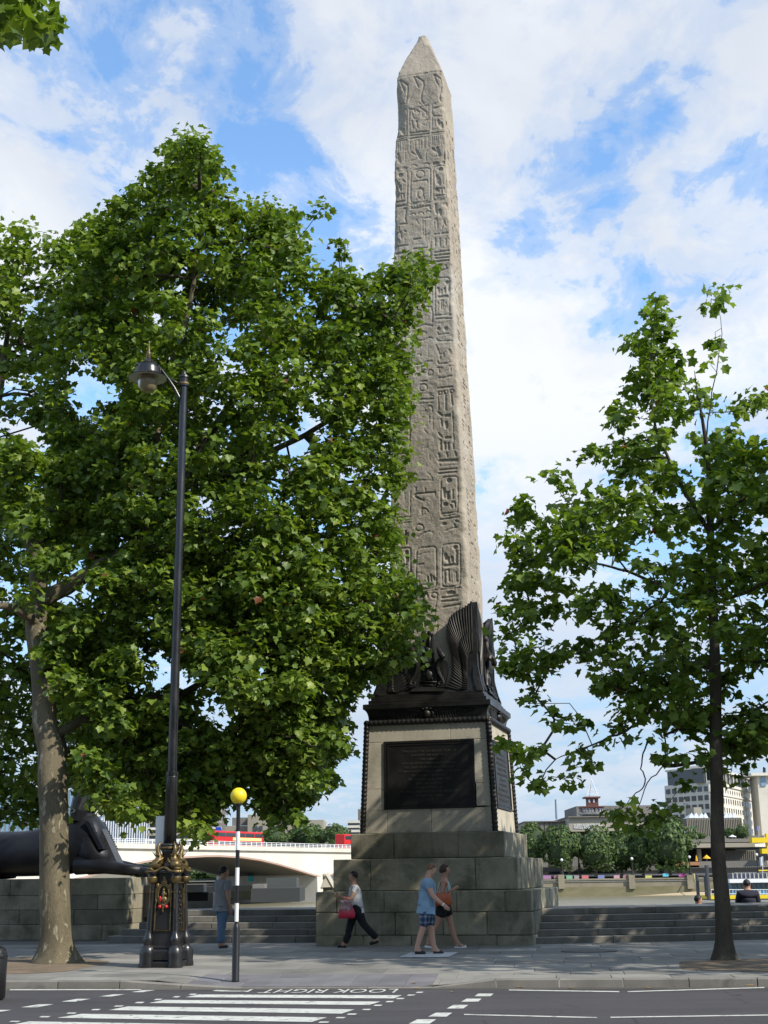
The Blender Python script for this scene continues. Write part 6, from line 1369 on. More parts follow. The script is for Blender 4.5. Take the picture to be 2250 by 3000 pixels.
# two people sitting beyond the right-hand steps, seen from behind
def seated(label, px, py_head, Y, H, az, mat, hair, head=(0, 0)):
    top = at_y(px, py_head, Y); s = H / 1.75; zs_ = top[2] - .845 * s     # seat height from the top of the head
    root = empty('person', (top[0], top[1], zs_ - .42 * s), label, 'person'); f = np.array([cos(az), sin(az), 0]); l = np.array([-sin(az), cos(az), 0]); B = np.array([top[0], top[1], zs_])
    P = lambda x, y, z: B + (f * x + l * y + EZ * z) * s
    nodes = [P(0, 0, .08), P(0, 0, .25), P(-.02, 0, .42), P(.0, 0, .53), P(.02, 0, .60), P(.03, 0, .66), P(.03, 0, .745), P(.02, 0, .80)]; rad = [.13, .135, .14, .10, .055, .066, .088, .06]; ed = [(0, 1), (1, 2), (2, 3), (3, 4), (4, 5), (5, 6), (6, 7)]
    for sg in (1, -1):
        b = len(nodes); nodes += [P(0, sg * .19, .50), P(.08, sg * .24, .24), P(.30, sg * .12, .16), P(.37, sg * .08, .15)]; rad += [.062, .045, .032, .03]; ed += [(3, b), (b, b + 1), (b + 1, b + 2), (b + 2, b + 3)]
        b = len(nodes); nodes += [P(.0, sg * .09, .04), P(.42, sg * .11, .06), P(.45, sg * .11, -.36), P(.58, sg * .11, -.40)]; rad += [.095, .06, .04, .032]; ed += [(0, b), (b, b + 1), (b + 1, b + 2), (b + 2, b + 3)]
    b = skin_mesh('body', nodes, ed, [r * s * (.8 if i < 4 else 1) for i, r in enumerate(rad)], M_skin1, root)
    idx = [0, 1, 2, 3, 8, 9, 16, 17]; mp_ = {0: 0, 1: 1, 2: 2, 3: 3, 8: 4, 9: 5, 16: 6, 17: 7}
    skin_mesh('shirt', [nodes[i] for i in idx] + [nodes[3] + (nodes[4] - nodes[3]) * .7], [(0, 1), (1, 2), (2, 3), (3, 4), (4, 5), (3, 6), (6, 7), (3, 8)], [(rad[i] + .03) * s for i in idx] + [.085 * s], mat, root)
    sk = nodes[6]; az2 = az + radians(head[1]); hf = np.array([cos(az2), sin(az2), 0]); hs = np.array([-sin(az2), cos(az2), 0])
    hb = MB(); n, m = 20, 10; vs = []
    for i in range(m + 1):
        for k in range(n):
            ph = 2 * pi * k / n; t2 = min(i / m * 2.2, 1.1 if cos(ph) > .4 else 2.1); r = .104 * s; vs.append(sk + hf * (sin(t2) * cos(ph) * r - .01) + hs * (sin(t2) * sin(ph) * r * .9) + EZ * (cos(t2) * r + .01 * s))
    hb.add(vs, [(i * n + k, i * n + (k + 1) % n, (i + 1) * n + (k + 1) % n, (i + 1) * n + k) for i in range(m) for k in range(n)]); hb.build('hair', hair, root, smooth=True)
    MB().ell(sk + hf * .095 * s - EZ * .03, (.02, .014, .02), 8, 6).build('nose', M_skin1, root, smooth=True)
    for sg in (1, -1): MB().ell(sk + hs * sg * .08 * s - EZ * .02, (.02, .012, .03), 8, 6).build('ear', M_skin1, root, smooth=True)
    return root
seated('person in dark navy top sitting beyond the right steps, seen from behind', 2187, 2577, 34.2, 1.78, radians(85), cloth('navy_shirt', (.02, .022, .04)), M_hair_dark)
seated('bearded dark-haired man of whom only the head shows above the right steps', 2043, 2623, 34.6, 1.75, radians(40), cloth('brown_shirt', (.05, .04, .035)), M_hair_dark, (0, -30))
# ------------------------------------------------------------------ far bank and bridge
M_conc = rough_mat('concrete', (.33, .30, .24), (.28, .255, .20), .05, 1.2, .9, vary=.08, speck=.04, coord='World', bump=0)
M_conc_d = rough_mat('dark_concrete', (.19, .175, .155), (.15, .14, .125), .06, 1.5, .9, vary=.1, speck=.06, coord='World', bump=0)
M_port = rough_mat('portland_stone', (.66, .62, .54), (.57, .53, .45), .12, 3, .85, vary=.05, speck=.05, coord='World', bump=0, streak=.12)
M_soffit = simple('pink_arch_rim', (.38, .26, .21), .8)
M_dark = simple('black_and_recess_shade', (.02, .02, .02), .9)  # near-black: shade painted into recesses and gaps, plus plain black parts
M_glass = simple('window_glass', (.035, .045, .055), .12, spec=.8)
M_glass_b = simple('blue_glass', (.18, .30, .42), .2, spec=.7)
M_wall = rough_mat('embankment_stone', (.27, .235, .17), (.21, .185, .13), .25, 4, .9, vary=.08, speck=.1, coord='World', bump=0)
M_moss = rough_mat('tidal_slime', (.155, .145, .075), (.21, .185, .11), .25, 3, .9, vary=.05, speck=.12, coord='World', bump=0, stretch=(1, 1, 3))
M_yel = simple('bright_yellow', (.75, .55, .01), .5); M_red = simple('bus_red', (.55, .02, .02), .35); M_wht = simple('boat_white', (.75, .76, .77), .4); M_blu = simple('deck_blue', (.05, .17, .32), .5)
def pxb(name, x0, x1, yt, yb, Y, depth, mat, parent, mi=None, b=0):
    a = at_y(x0, (yt + yb) / 2, Y); c = at_y(x1, (yt + yb) / 2, Y); xm = (x0 + x1) / 2; zt_ = at_y(xm, yt, Y)[2]; zb = at_y(xm, yb, Y)[2]
    return MB().box(a[0], c[0], Y, Y + depth, zb, zt_, b).build(name, mat, parent)
def R4(x, y): return 1500 + x / 4.1475, 2200 + y / 4.1475
def R5(x, y): return 1900 + x / 4.423, 2200 + y / 4.423
def R7(x, y): return 600 + x / 3.687, 2250 + y / 3.687
def R8(x, y): return 260 + x / 4.1475, 2300 + y / 4.1475
def pb5(name, x0, x1, yt, yb, Y, depth, mat, parent): return pxb(name, R5(x0, 0)[0], R5(x1, 0)[0], R5(0, yt)[1], R5(0, yb)[1], Y, depth, mat, parent)
def pb4(name, x0, x1, yt, yb, Y, depth, mat, parent): return pxb(name, R4(x0, 0)[0], R4(x1, 0)[0], R4(0, yt)[1], R4(0, yb)[1], Y, depth, mat, parent)
# far embankment wall (upper dressed stone, lower slime), piers, railing
fb = sheet('far_bank', [(-1500, 306), (1500, 306), (1500, 3000), (-1500, 3000)], .2, M_far_ground)
fw = empty('embankment_wall', (40, 302, -4), 'far river wall of brown stone with green tide line and square piers', 'river wall')
def zat(px, py, Y): return at_y(px, py, Y)[2]
zt = zat(1750, 2574, 302); zm = zat(1750, 2598, 302); zb = -4.6
xl = -120; xr = 170
MB().box(xl, xr, 302, 306, zm, zt - .35).build('upper_wall', M_wall, fw); MB().box(xl, xr, 301.7, 306, zb, zm).build('slimy_foot', M_moss, fw)
MB().box(xl, xr, 301.6, 306, zt - .35, zt).build('coping', M_wall, fw); MB().box(xl, xr, 301.8, 302, zat(1750, 2583, 302), zat(1750, 2581, 302)).build('string_course', M_port, fw)
for x in (1645, 1852, 2023, 2230, 1440, 1240): pxb('wall_pier', x - 9, x + 9, 2563, 2604, 301.2, 3, M_wall, fw); 
rl = MB()
for z in (zt + .45, zt + .95): rl.box(xl, xr, 303, 303.06, z, z + .07)
rl.build('top_rail', simple('iron_rail', (.05, .06, .07), .5), fw)
cols = [((375, 475), (.35, .08, .30)), ((510, 550), (.40, .10, .14)), ((660, 735), (.10, .42, .20)), ((755, 815), (.30, .20, .22)), ((848, 930), (.62, .04, .06)), ((1045, 1125), (.08, .13, .45)), ((1238, 1308), (.60, .28, .34)), ((1350, 1390), (.42, .08, .12)), ((1620, 1700), (.62, .62, .05))]
cn = ['purple', 'dark red', 'green', 'grey pink', 'bright red', 'deep blue', 'pale pink', 'crimson', 'lime yellow']
for i, ((a, b), c_) in enumerate(cols):
    o = pb4('banner', a, b, 1512, 1556, 302.6, .12, simple('banner_%s' % cn[i].replace(' ', '_'), tuple(.12 + v * .62 for v in c_), .7), None); setp(o, cn[i] + ' banner fixed along the railing of the far river wall', 'banner', 'coloured banners on the far river wall')
for (a, b), c_, n_ in (((185, 258), (.12, .48, .60), 'turquoise'), ((390, 490), (.42, .10, .30), 'magenta')):
    o = pb5('banner', a, b, 1588, 1628, 302.6, .12, simple('banner_' + n_, c_, .7), None); setp(o, n_ + ' banner fixed along the railing of the far river wall', 'banner', 'coloured banners on the far river wall')
# sand left bare by the tide
q = [(1800, 2628), (1900, 2622), (2035, 2612), (2120, 2611), (2120, 2622), (1960, 2629)]
P = []
for x, y in q: p = at_y(x, y, 299 if y > 2620 else 301.5); P.append((p[0], p[1], p[2]))
bm_ = MB().add(P + [(p[0], p[1] + 2, -4.5) for p in P], [tuple(range(6))[::-1], tuple(range(6, 12))] + [(i, (i + 1) % 6, 6 + (i + 1) % 6, 6 + i) for i in range(6)]).build('sand_bank', simple('wet_sand', (.42, .34, .22), .9)); bm_['kind'] = 'structure'
# far trees
def crown_mesh(seed, n=2600, size=.075):
    r_ = np.random.default_rng(seed); q = r_.normal(size=(n, 3)); q /= np.linalg.norm(q, axis=1)[:, None]; q[:, 2] = np.where(q[:, 2] < -.85, -.85, q[:, 2])
    rr = .76 + .62 * np.array([vnoise(p, 2.3) + .5 * vnoise(p, 5.) for p in q]) + r_.random(n) * .10; P = q * rr[:, None]
    nv = q + r_.normal(size=(n, 3)) * .5; nv /= np.linalg.norm(nv, axis=1)[:, None]; a = np.cross(nv, r_.normal(size=(n, 3))); a /= np.linalg.norm(a, axis=1)[:, None]; b = np.cross(nv, a); sz = size * r_.uniform(.6, 1.3, (n, 1))
    V = np.stack([P - a * sz, P + b * sz * .7, P + a * sz, P - b * sz * .7], 1).reshape(-1, 3); F_ = np.arange(4 * n).reshape(-1, 4)
    me = bpy.data.meshes.new('crown'); me.from_pydata([V3(v) for v in V], [], [tuple(f) for f in F_]); at = me.attributes.new('tint', 'FLOAT', 'POINT'); at.data.foreach_set('value', np.repeat(r_.random(n), 4).astype(np.float32)); me.materials.append(M_farleaf); return me
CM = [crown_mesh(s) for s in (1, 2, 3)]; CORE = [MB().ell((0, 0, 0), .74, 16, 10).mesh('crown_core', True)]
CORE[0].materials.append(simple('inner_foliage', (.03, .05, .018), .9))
def far_tree(x, y, rx, ry, Y, label, trunk_to=2565, group='trees on the far river bank', i=0, cat='tree'):
    c = at_y(x, y, Y); sx = rx * Y / 4091 * 1.22; sz = ry * Y / 4091 * 1.12; zb_ = at_y(x, trunk_to, Y)[2]
    root = empty('bank_tree', (c[0], c[1], zb_), label, cat, group)
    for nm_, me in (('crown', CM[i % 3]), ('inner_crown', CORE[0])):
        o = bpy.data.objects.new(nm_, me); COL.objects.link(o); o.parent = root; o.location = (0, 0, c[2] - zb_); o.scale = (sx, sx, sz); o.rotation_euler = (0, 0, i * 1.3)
    MB().tube([(c[0], c[1], zb_), (c[0] + .1, c[1], zb_ + (c[2] - zb_) * .5), (c[0], c[1], c[2])], [.35, .28, .2], 8).build('trunk', M_bark, root, smooth=True)
ft = [(1562, 2472, 50, 56, 312, 'tree on the far bank directly right of the obelisk base'), (1641, 2482, 50, 60, 308, 'second rounded tree on the far bank right of the obelisk base'), (1693, 2478, 26, 36, 316, 'small pale tree top between two round trees on the far bank'), (1742, 2488, 54, 62, 308, 'dense tree on the far bank under the lettered hall'), (1818, 2494, 50, 56, 312, 'low spreading tree on the far bank between the lettered hall and the lamp'), (1880, 2488, 44, 58, 310, 'dark tree on the far bank behind the hanging leaves'), (1958, 2470, 66, 78, 306, 'largest round tree on the far bank, left of the dark trunk')]
for i, a in enumerate(ft): far_tree(*a, i=i)
for i, a in enumerate([(806, 2457, 36, 28, 345, 'small bush-like tree just right of the red bus beyond the bridge'), (905, 2452, 62, 36, 350, 'wide low tree top beyond the bridge parapet'), (985, 2450, 36, 34, 340, 'dark tree top beyond the bridge beside the obelisk base'), (640, 2470, 40, 18, 340, 'low bush beyond the bridge left of the bus')]):
    far_tree(*a, trunk_to=2500, group='trees beyond the bridge', i=i)
for i, a in enumerate([(2022, 2450, 16, 12, 330, 'shrub on the terrace left of the dark trunk'), (2052, 2450, 16, 10, 330, 'low yellow green shrub on the concrete terrace'), (2140, 2442, 20, 16, 330, 'shrub on the terrace right of the dark trunk'), (2172, 2438, 20, 22, 329, 'tall roof garden bush beside the white umbrella')]):
    far_tree(*a, trunk_to=2462, group='roof garden shrubs on the concrete terrace', i=i, cat='shrub')
for i, a in enumerate([(655, 2560, 60, 36, 380, 'dark tree seen under the bridge arch'), (560, 2560, 70, 40, 385, 'dark tree seen under the left part of the arch'), (470, 2560, 70, 44, 380, 'shadowed tree behind the paws of the sphinx')]):
    far_tree(*a, trunk_to=2600, group='trees seen under the bridge', i=i)
# concert hall with roof lettering
qh = empty('concert_hall', at_y(1750, 2560, 345), 'low beige concrete concert hall with lettering on its front and a boat on its roof', 'concert hall')
pb4('side_block', 160, 690, 858, 985, 352, 30, M_conc, qh); pb4('front_block', 690, 1900, 795, 972, 345, 30, M_conc, qh)
pb4('roof_edge', 150, 690, 850, 862, 351, 32, M_conc_d, qh); pb4('roof_edge', 680, 1910, 786, 800, 344, 32, M_conc_d, qh)
pb4('upper_block', 785, 1800, 664, 800, 362, 25, M_conc_d, qh); pb4('recess', 400, 1900, 972, 1100, 349, 20, simple('brown_recess', (.07, .05, .045), .9), qh); pb4('lower_terrace', 350, 2600, 1400, 1452, 320, 40, M_conc_d, qh); pb4('painted_undercroft_shade', 350, 2700, 1452, 1500, 318, 30, M_dark, qh)  # undercroft is a solid block, its shade painted near-black
pb4('base_wall', 350, 1900, 1100, 1400, 340, 20, M_conc_d, qh)
for a in (345, 400, 455, 500): pb4('side_panel', a, a + 40, 868, 965, 351.6, 1, M_conc_d, qh)
pA = at_y(*R4(750, 925), 344.9); pB = at_y(*R4(1092, 912), 344.9)
wd = pB[0] - pA[0]
for j, tx in enumerate(('QUEEN ELIZABETH HALL', 'PURCELL ROOM')):
    z0 = at_y(*R4(750, 916 + j * 30), 344.9)[2]
    o = text_mesh('hall_lettering', tx, .80, M_white, qh, (pA[0], 344.9, z0), (1, 0, 0), (0, 0, 1), .08, 'LEFT', .012)
    co = np.array([v.co for v in o.data.vertices]); sc_ = (wd if j == 0 else wd * .60) / (co[:, 0].max() - co[:, 0].min())
    for v in o.data.vertices: v.co.x = pA[0] + (v.co.x - pA[0]) * sc_
# boat perched on the hall roof
rb = empty('roof_boat', at_y(*R4(980, 795), 343), 'red and silver boat-shaped room perched on the concert hall roof with tripod mast', 'boat')
def p4p(x, y, Y): return at_y(*R4(x, y), Y)
h = MB(); rings = []
for x, w in ((800, .3), (840, 1.6), (900, 2.3), (1000, 2.6), (1100, 2.5), (1160, 2.2)):
    t_, b_ = p4p(x, 745, 346), p4p(x, 795 if 830 < x else 760, 346); rings.append([(t_[0], 346 - w, t_[2]), (t_[0], 346 - w * .9, (t_[2] + b_[2]) / 2), (t_[0], 346 - w * .3, b_[2]), (t_[0], 346 + w * .3, b_[2]), (t_[0], 346 + w, t_[2])])
h.loft(rings); h.build('hull', simple('silver_hull', (.5, .5, .48), .4), rb)
M_boatred = simple('boat_red', (.12, .04, .03), .6)
pb4('cabin', 845, 1112, 685, 746, 344.2, 4, M_boatred, rb); pb4('cabin_roof', 835, 1125, 672, 686, 343.6, 5.2, M_boatred, rb); pb4('wheelhouse', 918, 1050, 572, 672, 344.6, 3, M_boatred, rb); pb4('wheelhouse_roof', 885, 1075, 553, 572, 343.8, 4.6, M_boatred, rb)
for a in (858, 892, 930, 965, 1015, 1055, 1080): pb4('cabin_window', a, a + 22, 698, 735, 344.0, .15, M_wht, rb); pb4('window_pane', a + 5, a + 17, 703, 730, 343.9, .1, M_glass, rb)
for a in (930, 985): pb4('wheelhouse_window', a, a + 20, 590, 625, 344.4, .15, M_wht, rb)
mt_ = MB(); apex = p4p(963, 340, 346)
for x, dy in ((905, 0), (1045, 0), (955, 2)): mt_.tube([np.array(p4p(x, 560, 346)) + np.array([0, dy, 0]), apex], .13, 5)
mt_.build('tripod_mast', M_wht, rb); 
mr = MB(); mr.tube([p4p(905, 518, 345), p4p(1050, 518, 345)], .06, 4).tube([p4p(905, 535, 345), p4p(1050, 535, 345)], .05, 4); mr.build('deck_rail', M_wht, rb)
MB().tube([apex, p4p(963, 240, 346)], .06, 5).build('masthead', M_wht, rb)
cr_ = empty('tower_crane', at_y(1632, 2400, 600), 'thin grey crane mast far behind the concert hall', 'crane'); MB().tube([at_y(1631, 2400, 600), at_y(1628, 2342, 600)], [.55, .45], 4).build('mast', simple('crane_grey', (.22, .28, .36), .7), cr_)
# gallery with pyramid rooflights and terrace
ha = empty('art_gallery', at_y(2100, 2560, 335), 'ribbed concrete gallery with white pyramid rooflights and a jutting terrace', 'gallery')
pb5('gallery_block', 500, 1215, 868, 1130, 345, 25, M_conc_d, ha)
for x in range(505, 1212, 22): pb5('rib', x, x + 7, 880, 1128, 344.6, .5, M_conc, ha)
for i, x in enumerate((560, 620, 690, 740, 1010, 1060, 1110)):
    a, b_, t_ = at_y(*R5(x - 38, 868), 346), at_y(*R5(x + 38, 868), 346), at_y(*R5(x, 800), 349)
    MB().add([a, b_, (b_[0], 353, b_[2]), (a[0], 353, a[2]), t_], [(0, 1, 4), (1, 2, 4), (2, 3, 4), (3, 0, 4), (3, 2, 1, 0)]).build('pyramid_rooflight', simple('glazing_white', (.55, .60, .62), .3), ha)
pb5('penthouse', 590, 690, 730, 870, 355, 10, M_conc, ha)
pb5('terrace_parapet', 430, 1330, 1140, 1185, 326, 1, M_conc_d, ha); pb5('terrace_slab', 430, 1380, 1195, 1250, 325, 18, M_conc, ha); pb5('terrace_back', 430, 1500, 1100, 1200, 341, 8, M_conc_d, ha); pb5('painted_gap_shade', 430, 1330, 1183, 1197, 326.5, .5, M_dark, ha)  # thin dark strip paints the shade under the parapet
pb5('painted_hall_shade', 430, 1548, 1250, 1430, 342, 6, M_dark, ha); pb5('ribbed_wall', 1000, 1390, 1290, 1420, 330, 3, M_conc, ha)  # black block stands in for the shade below the terrace
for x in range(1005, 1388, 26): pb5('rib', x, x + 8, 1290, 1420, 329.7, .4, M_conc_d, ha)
pb5('round_column', 645, 685, 1270, 1425, 328, 1.6, M_conc, ha); pb5('lower_parapet', 655, 1548, 1425, 1505, 321, 1, M_conc_d, ha); pb5('brick_panel', 330, 655, 1440, 1510, 320, 1, simple('orange_brick', (.40, .20, .10), .9), ha); pb5('painted_arcade_shade', 200, 1600, 1510, 1580, 316, 6, M_dark, ha)  # arcade shade is a solid block coloured near-black
# yellow stair
ys_ = empty('yellow_staircase', at_y(2235, 2560, 318), 'bright yellow concrete staircase at the right edge of the far bank', 'staircase')
pb5('upper_flight', 1340, 1640, 1122, 1188, 319, 2, M_yel, ys_); pb5('lower_flight', 1470, 1640, 1265, 1330, 318, 2, M_yel, ys_); pb5('newel', 1535, 1560, 1070, 1330, 319.5, 1.4, M_yel, ys_); pb5('gangway_frame', 1430, 1548, 1540, 1556, 300, .5, M_yel, ys_)
# umbrellas
def umbrella(x, yt, w, h, yb, Y, mat, label, closed=False):
    t_ = at_y(*R5(x, yt), Y); z1 = at_y(*R5(x, yt + h), Y)[2]; zb_ = at_y(*R5(x, yb), Y)[2]; r = w / 4.423 * Y / 4091 / 2
    root = empty('parasol', (t_[0], Y, zb_), label, 'parasol'); m = MB()
    m.lathe([(r, z1 - t_[2]), (r * .96, z1 - t_[2] + .1), (r * (.5 if not closed else .7), (z1 - t_[2]) * .45), (.03, 0)], t_, 8); m.build('canopy', mat, root); MB().tube([(t_[0], Y, zb_), (t_[0], Y, z1)], .06, 6).build('pole', M_wht, root)
M_amber = simple('amber_canvas', (.80, .42, .02), .7)
umbrella(750, 1345, 110, 50, 1425, 322, M_amber, 'open orange parasol on the far terrace'); umbrella(617, 1350, 34, 78, 1430, 322, M_amber, 'folded orange parasol on the far terrace', True); umbrella(1085, 1085, 110, 30, 1140, 328, M_wht, 'white parasol on the roof terrace of the gallery')
# white office block
ob = empty('office_block', at_y(2100, 2560, 430), 'tall white stone office block with regular rows of windows behind the right tree', 'office building')
c0 = at_y(2097, 2540, 430); cl_ = at_y(1964, 2540, 447); cr2 = at_y(2262, 2540, 512); zt_ = at_y(2097, 2291, 430)[2]
def wallbox(name, A_, B_, z0, z1, mat, back=20, off=0.):
    A_ = np.array([A_[0], A_[1]]); B_ = np.array([B_[0], B_[1]]); d = (B_ - A_) / np.linalg.norm(B_ - A_); n = np.array([d[1], -d[0]]); 
    P = [(*(A_ + n * off), z0), (*(B_ + n * off), z0), (*(B_ - n * back), z0), (*(A_ - n * back), z0)]; P += [(x, y, z1) for x, y, _ in P]
    return MB().add(P, [(3, 2, 1, 0), (4, 5, 6, 7), (0, 1, 5, 4), (1, 2, 6, 5), (2, 3, 7, 6), (3, 0, 4, 7)]).build(name, mat, ob)
wallbox('shaded_wing', cl_, c0, 0, zt_, M_port, .5); wallbox('bright_wing', c0, cr2, 0, zt_, M_port, .5)
fp = [cl_, c0, cr2, cr2 + np.array([-25, 30, 0]), cl_ + np.array([34, 50, 0])]; MB().prism([np.array([p[0], p[1] + .7, 0]) for p in fp], (0, 0, zt_ - .1)).build('main_mass', M_port, ob)
wallbox('attic', cl_, c0, zt_, zt_ + 4.6, M_glass, 3, -1.5); wallbox('attic_roof', cl_, c0, zt_ + 4.6, zt_ + 5.2, M_port, 6, -.6)
wallbox('attic', c0, cr2, zt_, zt_ + 4.6, M_glass, 5, -1.5); wallbox('attic_roof', c0, cr2, zt_ + 4.6, zt_ + 5.3, M_port, 6, -.4); wallbox('cornice', c0, cr2, zt_ - .4, zt_ + .5, M_port, 1, .5); wallbox('ledge', c0, cr2, zt_ - 3.5, zt_ - 3.1, M_port, .5, .35)
d = (np.array(cr2) - np.array(c0))[:2]; L = np.linalg.norm(d); d /= L; n_ = np.array([d[1], -d[0]])
for i in range(16): 
    a = np.array(c0[:2]) + d * (i + .3) * L / 16 ; MB().box(-.15, .15, -.2, .2, zt_, zt_ + 4.6).build('attic_post', M_port, ob).location = (a[0] - n_[0] * 1.2, a[1] - n_[1] * 1.2, 0)
small_ = MB(); nw = 26
for r_i in range(9):
    zc = zt_ - 1.9 - (r_i > 0) * (3.2 + (r_i - 1) * 3.05); hh = .6 if r_i == 0 else .85
    for i in range(nw):
        a = np.array(c0[:2]) + d * (i + .5) * L / nw + n_ * .04; w_ = .75; p0 = a - d * w_; p1 = a + d * w_
        if hh < .7: p0 = a - d * .6; p1 = a + d * .6
        small_.add([(*p0, zc - hh), (*p1, zc - hh), (*p1, zc + hh), (*p0, zc + hh)], [(0, 1, 2, 3)])
        small_.add([(*(p0 + n_ * .12), zc - hh - .2), (*(p1 + n_ * .12), zc - hh - .2), (*(p1 + n_ * .12), zc - hh), (*(p0 + n_ * .12), zc - hh)], [(0, 1, 2, 3)], 1)
o = small_.build('bright_wing_windows', [M_glass, M_port], ob); o['kind'] = 'stuff'
d = (np.array(c0) - np.array(cl_))[:2]; L = np.linalg.norm(d); d /= L; n_ = np.array([d[1], -d[0]])
wme = None
for r_i in range(6):
    for i in range(7):
        a = np.array(cl_[:2]) + d * (i + .5) * L / 7; zc = zt_ - 2.0 - r_i * 2.8
        o = MB().box(-.95, .95, -.08, .1, -.78, .78).build('window', M_glass, ob) if wme is None else link_mesh('window', wme, None, ob, False)
        if wme is None: wme = o.data; o.matrix_parent_inverse = Matrix.Identity(4)
        o.matrix_parent_inverse = Matrix.Identity(4); o.location = (a[0] + n_[0] * .1 - ob.location.x, a[1] + n_[1] * .1 - ob.location.y, zc - ob.location.z); o.rotation_euler = (0, 0, math.atan2(d[1], d[0]))
pb5('stair_tower', 1440, 1700, 320, 1100, 470, 10, M_port, ob); pb5('tower_roof', 1330, 1700, 280, 318, 468, 14, M_port, ob); pb5('tower_window', 1455, 1520, 340, 455, 469.6, .3, M_glass_b, ob)
MB().tube([at_y(*R5(1500, 280), 470), at_y(*R5(1500, 225), 470), at_y(*R5(1485, 222), 470)], .5, 6).build('flue', M_dark, ob)
# flags
def flag(x, y0, y1, w, col, Y, label, hh=60):
    a = at_y(*R5(x, y0), Y); b = at_y(*R5(x, y1), Y); root = empty('flag', b, label, 'flag'); MB().tube([b, a], .06, 5).build('flagpole', M_wht, root); m = MB(); k = Y / 4091 / 4.423; n = 6
    vs = [(a[0] + s_ * w * k * i / n, Y + .25 * sin(i * 1.3), a[2] - j * hh * k - abs(i) * .04) for s_ in (-1,) for j in (0, 1) for i in range(n + 1)]
    m.add(vs, [(i, i + 1, n + 2 + i, n + 1 + i) for i in range(n)]); m.build('flag_cloth', col, root)
flag(1480, 1365, 1575, 42, M_wht, 255, 'white flag with a grey emblem on the river pier', 110); flag(208, 690, 830, 50, simple('flag_red', (.7, .2, .2), .7), 380, 'small red flag on the roof beyond the trees', 28)
flag(470, 990, 1080, 60, simple('flag_pale_blue', (.45, .58, .75), .7), 326, 'pale blue banner flag left of the terrace', 90); flag(600, 965, 1060, 34, simple('flag_white_blue', (.5, .55, .7), .7), 326, 'blue and white flag on the roof terrace', 80); flag(1430, 970, 1110, 40, simple('flag_violet', (.25, .25, .5), .7), 326, 'violet flag beside the yellow staircase', 60)
# river lamps on the far wall
for i, (x, y, lb) in enumerate([(*R4(603, 1325), 'first'), (*R4(1455, 1310), 'second'), (*R5(527, 1375), 'third'), (*R5(1400, 1345), 'fourth')]):
    p = at_y(x, y, 303.5); zb_ = at_y(x, 2566, 303.5)[2]; r_ = empty('river_lamp', (p[0], p[1], zb_), '%s globe lamp from the obelisk along the far river wall' % lb, 'street lamp', 'globe lamps on the far river wall')
    MB().lathe([(.45, 0), (.30, .8), (.14, 1.2), (.08, p[2] - zb_ - .4), (.16, p[2] - zb_ - .35)], (p[0], p[1], zb_), 8).build('lamp_column', M_dark, r_); MB().ell(p, .34, 10, 6).build('lamp_globe', M_wht, r_, smooth=True)
# pier boat and piles
bt = empty('river_boat', at_y(2180, 2630, 225), 'white and blue passenger boat with yellow hull line moored at the right edge', 'boat')
pb5('hull', 808, 1900, 1868, 1925, 225, 7, M_yel, bt); pb5('waterline', 806, 1900, 1915, 1930, 224.9, 7.3, M_dark, bt); pb5('deckhouse', 1060, 1900, 1700, 1870, 227, 4, M_blu, bt); pb5('deckhouse_front', 860, 1060, 1800, 1860, 227, 3, M_dark, bt); pb5('roof', 1050, 1900, 1655, 1705, 226, 6, M_wht, bt); pb5('upper_screen', 1070, 1900, 1582, 1650, 227, 4, simple('tinted_screen', (.09, .10, .15), .3), bt)
for x in range(1090, 1560, 55): pb5('screen_post', x, x + 9, 1580, 1652, 226.7, .2, simple('cream_post', (.5, .48, .38), .6), bt)
for x in range(1090, 1560, 62): pb5('cabin_window', x, x + 42, 1712, 1785, 226.8, .15, M_glass, bt)
for i, x in enumerate(range(1070, 1560, 78)): pb5('rail_panel', x + 6, x + 66, 1808, 1846, 225.2, .1, [M_blu, M_wht, simple('panel_cyan', (.10, .30, .50), .6)][i % 3], bt)
m = MB()
for y in (1798, 1852): a, b_ = at_y(*R5(810, y), 225.1), at_y(*R5(1900, y), 225.1); m.tube([a, b_], .05, 4)
for x in range(812, 1560, 40): m.tube([at_y(*R5(x, 1798), 225.1), at_y(*R5(x, 1868), 225.1)], .04, 4)
m.build('side_rail', M_wht, bt)
pf_ = empty('mooring_frame', at_y(2062, 2636, 200), 'dark timber mooring piles with cross beam standing in the river', 'mooring piles')
M_pile = simple('pile_timber', (.06, .065, .075), .8)
pb5('pile', 632, 656, 1600, 1880, 205, 1, M_pile, pf_); pb5('pile', 765, 792, 1480, 1930, 200, 1.2, M_pile, pf_); pb5('pile', 742, 762, 1600, 1890, 204, 1, M_pile, pf_); pb5('cross_beam', 632, 792, 1602, 1620, 203, 1, M_pile, pf_); pb5('cross_beam', 655, 765, 1815, 1826, 203, .5, M_pile, pf_)
lad = empty('wall_ladder', at_y(*R5(600, 1800), 299), 'thin yellow ladder against the far river wall beside the mooring piles', 'ladder'); MB().tube([at_y(*R5(582, 1590), 300), at_y(*R5(628, 1790), 296)], .09, 4).tube([at_y(*R5(592, 1590), 300), at_y(*R5(636, 1790), 296)], .09, 4).build('ladder_rails', simple('ladder_yellow', (.45, .42, .18), .7), lad)
